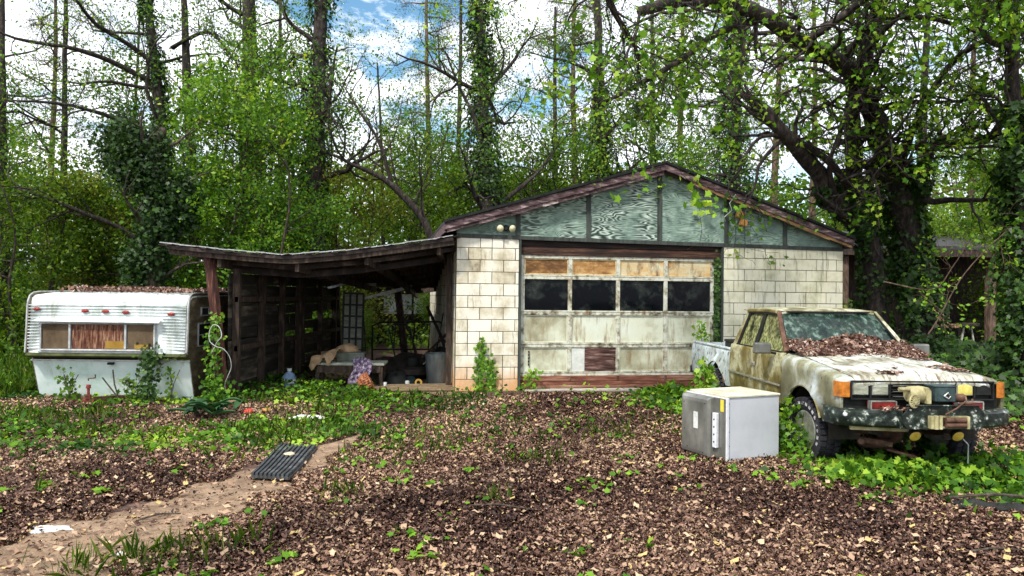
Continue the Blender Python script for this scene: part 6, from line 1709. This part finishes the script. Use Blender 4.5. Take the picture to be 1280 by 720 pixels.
def forest_tree(u, Y, r0, lean, label, seed, ivy=0.0, ivz=9, leafm='lf_bright', H=14.5, kids=(5, 4, 3), lm=10, first=3.5, limb=3.2, nl=15, lsize=(0.05, 0.11), name='ivy_tree', thin=1.0, cat='tree', spread=0.17, bark='bark_dark', tone=(0.45, 0.24), ivsz=(0.06, 0.12), ivn=9000):
    T = Tree(seed); b = at(u, 470, Y); base = (b.x, Y, float(gz(b.x, Y)) - 0.05)
    pts = []; rs = []
    for i in range(8):
        t = i / 7; pts.append((base[0] + lean[0] * t + 0.12 * math.sin(3 * t + seed), Y + lean[1] * t, base[2] + H * t)); rs.append(r0 * (1.15 - 0.8 * t) if i else r0 * 1.35)
    Q, R = T.path(pts, rs)
    g = T.rng
    for k in range(nl):
        z = first + (H - first) * (k + g.random()) / nl; t = z / H; i = min(int(t * len(Q)), len(Q) - 2)
        a = g.uniform(0, 2 * PI); L_ = limb * (1.15 - 0.6 * t) * g.uniform(0.7, 1.25)
        T.branch(Q[i], (math.cos(a), math.sin(a), g.uniform(0.1, 0.8)), L_, R[i] * 0.42, 0, 2, up=0.05, kids=kids)
    t = thing(name, label, cat, base, 0, GT)
    T.m.build('trunk', M[bark], t, smooth='all', origin=base)
    if leafm: T.leaves(int(lm * 1.6), spread, lsize, M[leafm], 'crown', t, base, tone=tone, thin=thin * 0.72)
    if ivy:
        ivy_sleeve(Q, R, ivn, ivy, ivsz, seed + 5, zmax=ivz).build('ivy', M['lf_ivy'], t, origin=base)
    return t


QUICK = False
forest_tree(232, 22, 0.20, (-1.7, 0), 'leaning ivy clad tree above the dark ivy thicket on the left', 21, ivy=0.16, ivz=12, lm=9, thin=.55, ivn=9000)
forest_tree(322, 24, 0.36, (-0.5, 0), 'thickest trunk in the left woods, ridged grey bark with ivy', 22, ivy=0.13, ivz=7.5, lm=9, thin=.6, H=15)
forest_tree(394, 21, 0.28, (0.05, 0), 'straight trunk sleeved in bright ivy left of the blue sky gap', 23, ivy=0.22, ivz=14, lm=9, thin=.6)
forest_tree(625, 22, 0.24, (-1.2, 0), 'ivy covered tree leaning left behind the left roof slope', 24, ivy=0.30, ivz=12, lm=10, thin=.7, ivn=14000)
forest_tree(748, 27, 0.30, (-0.3, 0), 'dark broad crowned tree right behind the gable peak', 25, ivy=0.25, ivz=9, lm=9, thin=.8, leafm='lf_mid')
forest_tree(908, 22, 0.20, (0.2, 0), 'ivy clad column tree rising behind the right roof slope', 26, ivy=0.36, ivz=12, lm=8, thin=.6, ivn=14000)
forest_tree(345, 28, 0.12, (0.1, 0), 'slender bare stemmed tree between the two thick left trunks', 27, lm=7, thin=.5, nl=10)
forest_tree(8, 21, 0.12, (-0.3, 0), 'slim trunk at the left edge of the woods', 28, lm=8, thin=.35, nl=9, first=5)
forest_tree(84, 24, 0.12, (-0.3, 0), 'thin straight trunk second from the left', 29, lm=7, thin=.35, nl=12, first=3)
forest_tree(158, 30, 0.10, (0.2, 0), 'thin distant tree beyond the leaning ivy tree', 30, lm=6, thin=.4, nl=10)
forest_tree(480, 30, 0.10, (-0.5, 0), 'thin leaning sapling under the blue sky gap', 31, lm=6, thin=.5, nl=10, H=11, leafm='lf_bright')
forest_tree(560, 29, 0.13, (0.4, 0), 'bright leaved tree behind the left end of the garage roof', 32, lm=9, thin=.8, nl=14, leafm='lf_bright')
forest_tree(690, 33, 0.16, (0.1, 0), 'yellow green leaved tree beyond the left roof slope', 33, lm=8, thin=.8, nl=14, leafm='lf_yellow')
forest_tree(820, 30, 0.18, (-0.2, 0), 'mid green tree directly beyond the gable peak', 34, lm=9, thin=.8, nl=15)
forest_tree(1150, 27, 0.2, (0.3, 0), 'mid green tree beyond the porch house', 35, lm=9, thin=.8, nl=15)
forest_tree(1262, 24, 0.16, (0.2, 0), 'leafy tree at the right end of the woods', 36, lm=9, thin=.8, nl=15, first=2, ivy=.2)
# pines
def pine(u, Y, r0, label, seed, H=17, first=6.5):
    T = Tree(seed); b = at(u, 470, Y); base = (b.x, Y, float(gz(b.x, Y)) - .05)
    Q, R = T.path([(base[0] + .1 * math.sin(i + seed), Y, base[2] + H * i / 6) for i in range(7)], [r0 * (1.1 - .7 * i / 6) for i in range(7)])
    for k in range(22):
        z = first + (H - first) * (k + T.rng.random()) / 22; i = min(int(z / H * len(Q)), len(Q) - 2); a = T.rng.uniform(0, 2 * PI)
        T.branch(Q[i], (math.cos(a), math.sin(a), .1), 2.6 * (1.2 - .7 * z / H), .05, 0, 1, up=.02, kids=(6,))
    t = thing('pine_tree', label, 'pine', base, 0, 'pines beyond the garage'); T.m.build('trunk', M['bark_pine'], t, smooth='all', origin=base)
    T.leaves(26, .22, (.10, .2), M['lf_pine'], 'crown', t, base, shape=np.array([(-.5, 0, 0), (0, -.06, 0), (.5, 0, 0), (0, .06, 0)]))


pine(969, 31, 0.17, 'left bare lower trunked pine behind the right roof slope', 41)
pine(1014, 33, 0.16, 'pine trunk close to the right roof end', 42)
pine(530, 38, 0.18, 'far pine between the left roof end and the sky gap', 43, first=5)
pine(715, 36, 0.2, 'dark pine beyond the left of the gable peak', 44, first=5)
pine(850, 37, 0.2, 'far pine beyond the right of the gable peak', 45, first=6)
pine(1215, 34, 0.18, 'far pine above the porch house roof', 46, first=6)
pine(60, 38, 0.18, 'far pine high over the trailer', 47, first=8)


# bushy young trees: three kinds, copied
def bushy(seed, H, W_, leafm, lm, tone, name='young_tree'):
    T = Tree(seed); g = T.rng
    for k in range(4):
        a = g.uniform(0, 2 * PI)
        Q, R = T.path([(0.1 * math.cos(a), 0.1 * math.sin(a), -0.05), (W_ * .12 * math.cos(a), W_ * .12 * math.sin(a), H * .35), (W_ * .2 * math.cos(a + .4), W_ * .2 * math.sin(a + .4), H * .7), (W_ * .24 * math.cos(a), W_ * .24 * math.sin(a), H)], [.05, .04, .025, .01])
        for j in range(9):
            i = int(len(Q) * (0.1 + 0.88 * (j + g.random()) / 9)) - 1; i = max(0, min(i, len(Q) - 1)); a2 = g.uniform(0, 2 * PI)
            T.branch(Q[i], (math.cos(a2), math.sin(a2), g.uniform(.0, .9)), W_ * .34 * g.uniform(.6, 1.2), .02, 0, 1, kids=(5,), up=.08)
    t = thing(name, 'x', 'young tree'); T.m.build('trunk', M['bark'], t, smooth='all')
    T.leaves(lm, .24, (.06, .13), M[leafm], 'crown', t, (0, 0, 0), tone=tone, nb=(0, 0, .5))
    return t


GB = 'bushy young trees filling the understory'
kinds = [bushy(61, 6.2, 4.6, 'lf_bright', 26, (.44, .27)), bushy(62, 4.6, 4.4, 'lf_mid', 26, (.6, .25)), bushy(63, 7.4, 4.4, 'lf_bright', 22, (.4, .25)), bushy(64, 5.2, 4.4, 'lf_yellow', 22, (.5, .25))]
spots = [  # u, Y, kind, scale, label
    (30, 17.5, 1, .95, 'dark bushy young tree behind the left corner of the trailer'),
    (95, 19, 3, .80, 'yellowish bush behind the trailer roof'),
    (150, 19.5, 1, .9, 'mid green bush under the dark ivy mass'),
    (250, 18.5, 0, 1.05, 'bright feathery young tree above the trailer and carport gap'),
    (300, 20, 2, 1.0, 'tall bright young tree before the thickest left trunk'),
    (355, 18.5, 0, .95, 'bright bushy tree above the left end of the carport roof'),
    (425, 22, 3, .95, 'yellow green young tree right of the ivy sleeved trunk'),
    (500, 28, 0, 1.2, 'bright young tree over the middle of the carport roof'),
    (560, 25, 1, 1.2, 'dark bush touching the left garage eave'),
    (650, 28, 1, 1.35, 'bushy tree behind the left roof slope'),
    (700, 26, 0, 1.1, 'bright bushy tree left of the gable peak'),
    (790, 27, 2, 1.0, 'tall bright young tree behind the gable peak'),
    (860, 26, 0, 1.1, 'bright bushy tree right of the gable peak'),
    (-60, 20, 2, .9, 'tall young tree at the left margin of the yard'),
    (-10, 25, 0, 1.1, 'bright tree beyond the left corner of the lawn'),
    (200, 24, 2, 1.1, 'tall young tree behind the dark ivy mass'),
    (380, 26, 2, 1.2, 'tall young tree behind the ivy sleeved trunk'),
    (1080, 30, 1, 1.2, 'dark bushy tree right behind the garage end'),
    (1230, 26, 0, 1.0, 'bright bushy tree in the gap right of the porch'),
    (1290, 20, 1, 1.1, 'dark bush at the right margin'),
    (450, 20.0, 1, .24, 'low bush growing just outside the back of the carport'),
    (548, 22.5, 1, .36, 'low bush over the shed seen through the carport'),
    (1150, 23, 1, .8, 'bush behind the porch house wall'),
]
used_k = set()
for i, (u, Y, k, sc, lb_) in enumerate(spots):
    b = at(u, 470, Y); loc = (b.x, Y, float(gz(b.x, Y)) - .05)
    if k not in used_k:
        o = kinds[k]; o.location = loc; o.scale = (sc,) * 3; o.rotation_euler = (0, 0, i * 1.3); o['label'] = lb_; used_k.add(k)
    else: o = dup(kinds[k], loc, i * 1.3, sc, lb_)
    o['group'] = GB
# dark ivy mass round the broken trunk
T = Tree(71); b = at(186, 470, 17.0); base = (b.x, 17.0, 0.0)
Q, R = T.path([(base[0], 17.0, 0), (base[0] + .1, 17.0, 2.5), (base[0], 17.0, 4.6), (base[0] + .2, 17.1, 5.4)], [.2, .18, .14, .08])
for k in range(8): T.branch(Q[3 + k], (math.cos(k * 2.2), math.sin(k * 2.2), .3), 1.5, .05, 0, 1, kids=(4,))
t = thing('ivy_snag', 'dead tree smothered in a dark heavy mass of ivy', 'tree', base); T.m.build('trunk', M['bark'], t, smooth='all', origin=base)
n = 16000; g = np.random.default_rng(7); v = g.normal(0, 1, (n, 3)); v /= np.linalg.norm(v, axis=1)[:, None]
cz = g.choice([0, 1, 2], n, p=[.4, .35, .25]); C_ = np.array([(-.35, 0, 4.75), (.35, .1, 3.6), (-.1, 0, 2.3)])[cz]; S_ = np.array([(.74, .7, .85), (.58, .6, .9), (.45, .5, .8)])[cz]
nf = fbm(v[:, 0] * 5 + cz * 3, v[:, 2] * 5 + v[:, 1] * 4, 3); kk = g.random(n) < np.clip((nf - .28) * 4, .12, 1)
v = C_ + v * S_ * (0.45 + .85 * nf)[:, None] * g.uniform(.55, 1.12, n)[:, None] + g.normal(0, .09, (n, 3)); v = v[kk]; n = len(v)
l_ = LV(IVY); l_.add(v + np.array(base), g.uniform(.06, .13, n), np.clip(g.normal(.34, .26, n), 0, 1), g, nb=(0, -.6, .6)); l_.build('ivy', M['lf_ivy'], t, origin=base)

# bare low branches reaching over the trailer from the left woods
T = Tree(72)
ctrl = [((440, 260, 19), (330, 190, 18), (260, 150, 17.5)), ]
b = at(185, 470, 18.6); base = (b.x, 18.6, 0)
Q, R = T.path([base, (base[0], 18.6, 1.6), tuple(at(170, 300, 18.3)), tuple(at(95, 262, 17.5)), tuple(at(20, 235, 17))], [.10, .09, .07, .045, .02])
for k in range(14): T.branch(Q[4 + (k % 12)], (T.rng.normal(-.5, .6), T.rng.normal(0, .5), T.rng.uniform(-.1, .8)), 1.8, .025, 0, 1, kids=(5,), up=.03)
t = thing('bare_tree', 'dark bare branched small tree reaching left over the trailer', 'tree', base); T.m.build('trunk', M['bark_dark'], t, smooth='all', origin=base)
T.leaves(2, .12, (.05, .1), M['lf_bright'], 'crown', t, base, thin=.3)
# long horizontal limbs high in the left sky, belonging to a tree just left of the frame
T = Tree(73); base = tuple(at(216, 470, 22.6)); base = (base[0] + .6, 22.6, 0)
Q, R = T.path([base, (base[0], 22.6, 3.5), (base[0] - .2, 22.5, 7.0), (base[0] - .4, 22.4, 11)], [.2, .18, .15, .08])
for pts, r_ in [(((205, 112, 22.4), (150, 82, 22), (95, 62, 21), (20, 48, 20), (-30, 25, 19.5)), (.09, .08, .06, .04, .02)), (((195, 80, 22.4), (160, 55, 22), (120, 30, 21), (95, 0, 20)), (.09, .07, .06, .04)),
               (((150, 150, 22), (90, 132, 21), (10, 125, 20)), (.07, .05, .02)), (((215, 60, 22.4), (260, 40, 22), (290, 70, 21.6), (300, 90, 21.4)), (.07, .05, .035, .02))]:
    q, r2 = T.path([tuple(at(*p)) for p in pts], r_)
    for k in range(11):
        i = int(T.rng.integers(2, len(q))); T.branch(q[i], (T.rng.normal(-.3, .7), T.rng.normal(0, .6), T.rng.uniform(-.3, .9)), 1.5, .018, 0, 1, kids=(5,))
t = thing('spreading_tree', 'tree throwing long bare limbs left across the white sky', 'tree', base); T.m.build('trunk', M['bark_dark'], t, smooth='all', origin=base)
T.leaves(5, .18, (.06, .12), M['lf_bright'], 'crown', t, base, thin=.55)
# forked bare sapling in the sky gap
T = Tree(74); b = at(545, 470, 20.5); base = (b.x, 20.5, 0)
q, r2 = T.path([base, tuple(at(540, 300, 20.5)), tuple(at(490, 232, 20.3)), tuple(at(440, 205, 20)), tuple(at(405, 190, 20))], [.12, .11, .08, .05, .02])
for k in range(12): T.branch(q[int(T.rng.integers(5, len(q)))], (T.rng.normal(-.2, .5), T.rng.normal(0, .5), T.rng.uniform(.3, 1.2)), 2.6, .03, 0, 2, kids=(4, 3), up=.1)
q, r2 = T.path([tuple(at(490, 232, 20.3)), tuple(at(475, 180, 20.2)), tuple(at(450, 140, 20)), tuple(at(428, 105, 20))], [.06, .045, .035, .012])
for k in range(8): T.branch(q[int(T.rng.integers(2, len(q)))], (T.rng.normal(-.2, .8), T.rng.normal(0, .5), T.rng.uniform(.1, 1.2)), 1.6, .018, 0, 1, kids=(5,), up=.1)
t = thing('forked_tree', 'forked nearly bare tree leaning left in the gap over the carport', 'tree', base); T.m.build('trunk', M['bark_dark'], t, smooth='all', origin=base)
T.leaves(3, .15, (.05, .09), M['lf_bright'], 'crown', t, base, thin=.5)

# ---- the big spreading tree right of the garage
def big_tree(seed, base, limbs, label, leafn, ivy, twigs=1.0, ivz=4.2, dark='bark_dark', skip=0):
    T = Tree(seed); sleeves = []
    for li, (pts, r_, nk, L_) in enumerate(limbs):
        P = [tuple(at(*p)) if len(p) == 3 and p[0] > 40 else p for p in pts]
        q, r2 = T.path(P, r_); sleeves.append((q, r2))
        for k in range(int(nk * twigs)):
            i = int(T.rng.integers(max(3, len(q) // 4), len(q))); d = nrm(np.array(q[min(i + 1, len(q) - 1)]) - np.array(q[i - 1]))
            pd = nrm(np.cross(d, T.rng.normal(0, 1, 3))); a = T.rng.uniform(.5, 1.3)
            T.branch(q[i], d * math.cos(a) + pd * math.sin(a), L_ * T.rng.uniform(.6, 1.25), max(.012, r2[i] * .36), 0, 2, kids=(5, 3), up=T.rng.uniform(-.12, .12), wander=.30)
    t = thing('spreading_tree', label, 'tree', base); T.m.build('trunk', M[dark], t, smooth='all', origin=base)
    T.leaves(leafn, .12, (.055, .12), M['lf_near'], 'crown', t, base, tone=(.62, .24), thin=.23, shape=IVY)
    if ivy:
        ii = None
        for (q, r2), n_, ex in zip(sleeves, ivy[0], ivy[1]):
            if n_:
                l2 = ivy_sleeve(q, r2, n_, ex, (.06, .12), seed + n_, zmax=ivz)
                if ii is None: ii = l2
                else: ii.parts += l2.parts; ii.tones += l2.tones
        ii.build('ivy', M['lf_ivy'], t, origin=base)
    return t


bA = (7.0, 14.3, 0.1)
big_tree(81, bA, [
    ([bA, (6.95, 14.2, 1.6), (1085, 292, 13.9), (1052, 262, 13.6), (1012, 205, 13.2), (975, 160, 12.8), (945, 128, 12.9), (915, 112, 13.0)], (.26, .21, .19, .17, .15, .12, .08, .04), 16, 1.5),
    ([(1085, 300, 14.0), (1072, 262, 13.8), (1066, 185, 13.6), (1068, 120, 13.4), (1084, 62, 13.2), (1104, -10, 13.0), (1120, -80, 12.8)], (.17, .16, .15, .14, .135, .12, .10), 20, 2.0),
    ([(975, 160, 12.8), (1000, 178, 12.9), (1040, 205, 13.1), (1060, 235, 13.3)], (.05, .06, .07, .06), 6, 1.2),
], 'twin limbed dark tree with one limb leaning left over the garage roof', 7, ([2600, 3500, 0], [.09, .14, .05]), ivz=3.6)
bB = (7.75, 14.1, 0.1)
big_tree(82, bB, [
    ([bB, (7.7, 14.1, 1.6), (1138, 300, 14.0), (1122, 235, 13.8), (1100, 172, 13.6), (1082, 122, 13.3), (1052, 80, 12.8), (1005, 55, 12.0), (958, 22, 11.2), (920, 4, 10.6), (870, -2, 10.0), (800, 14, 9.3)], (.30, .24, .22, .20, .18, .16, .15, .13, .12, .11, .10, .06), 34, 1.8),
    ([(1135, 290, 14.0), (1150, 245, 13.7), (1162, 190, 13.3), (1200, 178, 12.9), (1235, 172, 12.5), (1262, 140, 12.2), (1300, 105, 11.8)], (.10, .09, .08, .07, .07, .06, .04), 18, 1.4),
    ([(1120, 230, 13.8), (1150, 140, 13.2), (1185, 85, 12.6), (1210, 62, 12.2), (1235, 50, 12.0), (1262, 48, 11.8)], (.06, .055, .05, .05, .045, .03), 14, 1.3),
    ([(1004, 55, 12.0), (1040, 30, 11.7), (1075, 2, 11.4), (1110, -40, 11)], (.07, .06, .06, .05), 10, 1.5),
    ([(1052, 80, 12.8), (1090, 28, 12.2), (1150, 22, 11.8), (1190, 30, 11.4)], (.05, .05, .04, .03), 10, 1.3),
    ([(958, 22, 11.2), (900, 40, 10.8), (850, 75, 10.4), (800, 105, 10.2), (740, 135, 10)], (.06, .055, .045, .035, .02), 12, .9),
], 'big dark trunk whose arching limb sweeps left high over the garage', 7, ([6500, 900, 0, 0, 0, 0], [.18, .1, 0, 0, 0, 0]), ivz=4.0)
bC = (8.1, 11.6, 0.15)
big_tree(83, bC, [
    ([bC, (8.2, 11.6, 1.5), (1278, 250, 11.4), (1272, 180, 11.2), (1266, 90, 11.0), (1264, 0, 10.8), (1262, -60, 10.6)], (.17, .13, .10, .09, .08, .08, .07), 26, 1.5),
    ([(1268, 90, 11.0), (1262, 60, 10.8), (1238, 52, 10.6), (1226, 30, 10.5), (1232, 8, 10.4)], (.05, .05, .045, .045, .03), 8, .9),
], 'dark ivy wrapped tree at the right edge of the yard', 7, ([8000, 0], [.34, 0]), ivz=4.4)
# overhanging twigs top middle: a limb from a tree standing behind the camera's left
T = Tree(84); base = (-4.5, 1.2, 0)
q, r2 = T.path([base, (-4.3, 1.4, 3.2), (-2.5, 3.0, 5.0), tuple(at(640, -95, 7.5)), tuple(at(735, -45, 8.5)), tuple(at(770, 20, 9.3)), tuple(at(800, 70, 9.8))], [.2, .18, .14, .09, .06, .035, .015])
for k in range(20):
    i = int(T.rng.integers(10, len(q))); T.branch(q[i], (T.rng.normal(.2, .7), T.rng.normal(.4, .5), T.rng.uniform(-.9, .2)), 1.5, .016, 0, 2, kids=(4, 3), up=-.06, wander=.3)
t = thing('overhanging_tree', 'thin twigs hanging into the top middle of the view from a near tree', 'tree', base); T.m.build('trunk', M['bark_dark'], t, smooth='all', origin=base)
T.leaves(5, .13, (.04, .08), M['lf_near'], 'crown', t, base, tone=(.6, .2), thin=.5)
# bent pale saplings before the porch
for i, (pts, lb_) in enumerate([(((1160, 418, 11.5), (1172, 400, 11.5), (1200, 350, 11.4), (1230, 315, 11.3), (1262, 285, 11.2)), 'pale bent sapling arching right before the porch'), (((1105, 352, 12.5), (1165, 362, 12.3), (1190, 335, 12.2), (1212, 300, 12.1)), 'thin pale stem curving up before the dark porch wall')]):
    T = Tree(90 + i); P = [tuple(at(*p)) for p in pts]; q, r2 = T.path(P, [.012, .011, .010, .008, .005][:len(P)])
    for k in range(9): T.branch(q[int(T.rng.integers(3, len(q)))], T.rng.normal(0, 1, 3), .5, .005, 0, 1, kids=(3,))
    t = thing('sapling', lb_, 'sapling', P[0]); T.m.build('trunk', M['bark_pine'], t, smooth='all', origin=P[0]); T.leaves(4, .07, (.05, .09), M['lf_near'], 'crown', t, P[0], tone=(.7, .15), thin=.6)

# undergrowth: low leafy masses closing the ground line
lv = LV()
g = np.random.default_rng(99)
n = 230000
x = g.uniform(-26, 26, n); y = g.uniform(15.5, 40, n)
hmax = 0.7 + 2.9 * fbm(x * 0.8, y * 0.8, 17) ** 1.4 * np.clip((y - 15) / 5, 0.15, 1)
h = hmax * g.random(n) ** 0.8
keep = (np.abs(x) < 0.75 * y + 2) & ~((x > -4.6) & (x < 7.2) & (y < 19.6)) & ~((x > -5.2) & (x < .2) & (y < 25.0) & (h > 0.75)) & ~((x > 7.8) & (x < 16) & (y < 22.5)) & ~((x < -4) & (y < 16.8) & (h > 0.5))
x, y, h = x[keep], y[keep], h[keep]
lv.add(np.stack([x, y, gz(x, y) + h], 1), g.uniform(.08, .17, len(x)), np.clip(.45 + (fbm(x * 2, y * 2, 5) - .5) * 1.2 + g.normal(0, .15, len(x)), 0, 1), g, nb=(0, -.4, .6))
kind(lv.build('undergrowth', M['lf_mid']), 'stuff', 'tangled green undergrowth along the edge of the woods')
# far wood
lv = LV(); n = 110000
x = g.uniform(-75, 75, n); y = g.uniform(48, 78, n); top = 6.5 + 5.5 * fbm(x * .22, y * .22, 9) + 1.2 * fbm(x * 1.2, y * 1.2, 2)
z = gz(x, y) + top * g.random(n) ** .7
lv.add(np.stack([x, y, z], 1), g.uniform(.3, .6, n), np.clip(.5 + (fbm(x * .6, z * .6, 4) - .5) * 1.0 + g.normal(0, .15, n), 0, 1), g, nb=(0, -.3, .5))
kind(lv.build('far_woods', M['lf_mid']), 'stuff', 'far green wood closing the view')
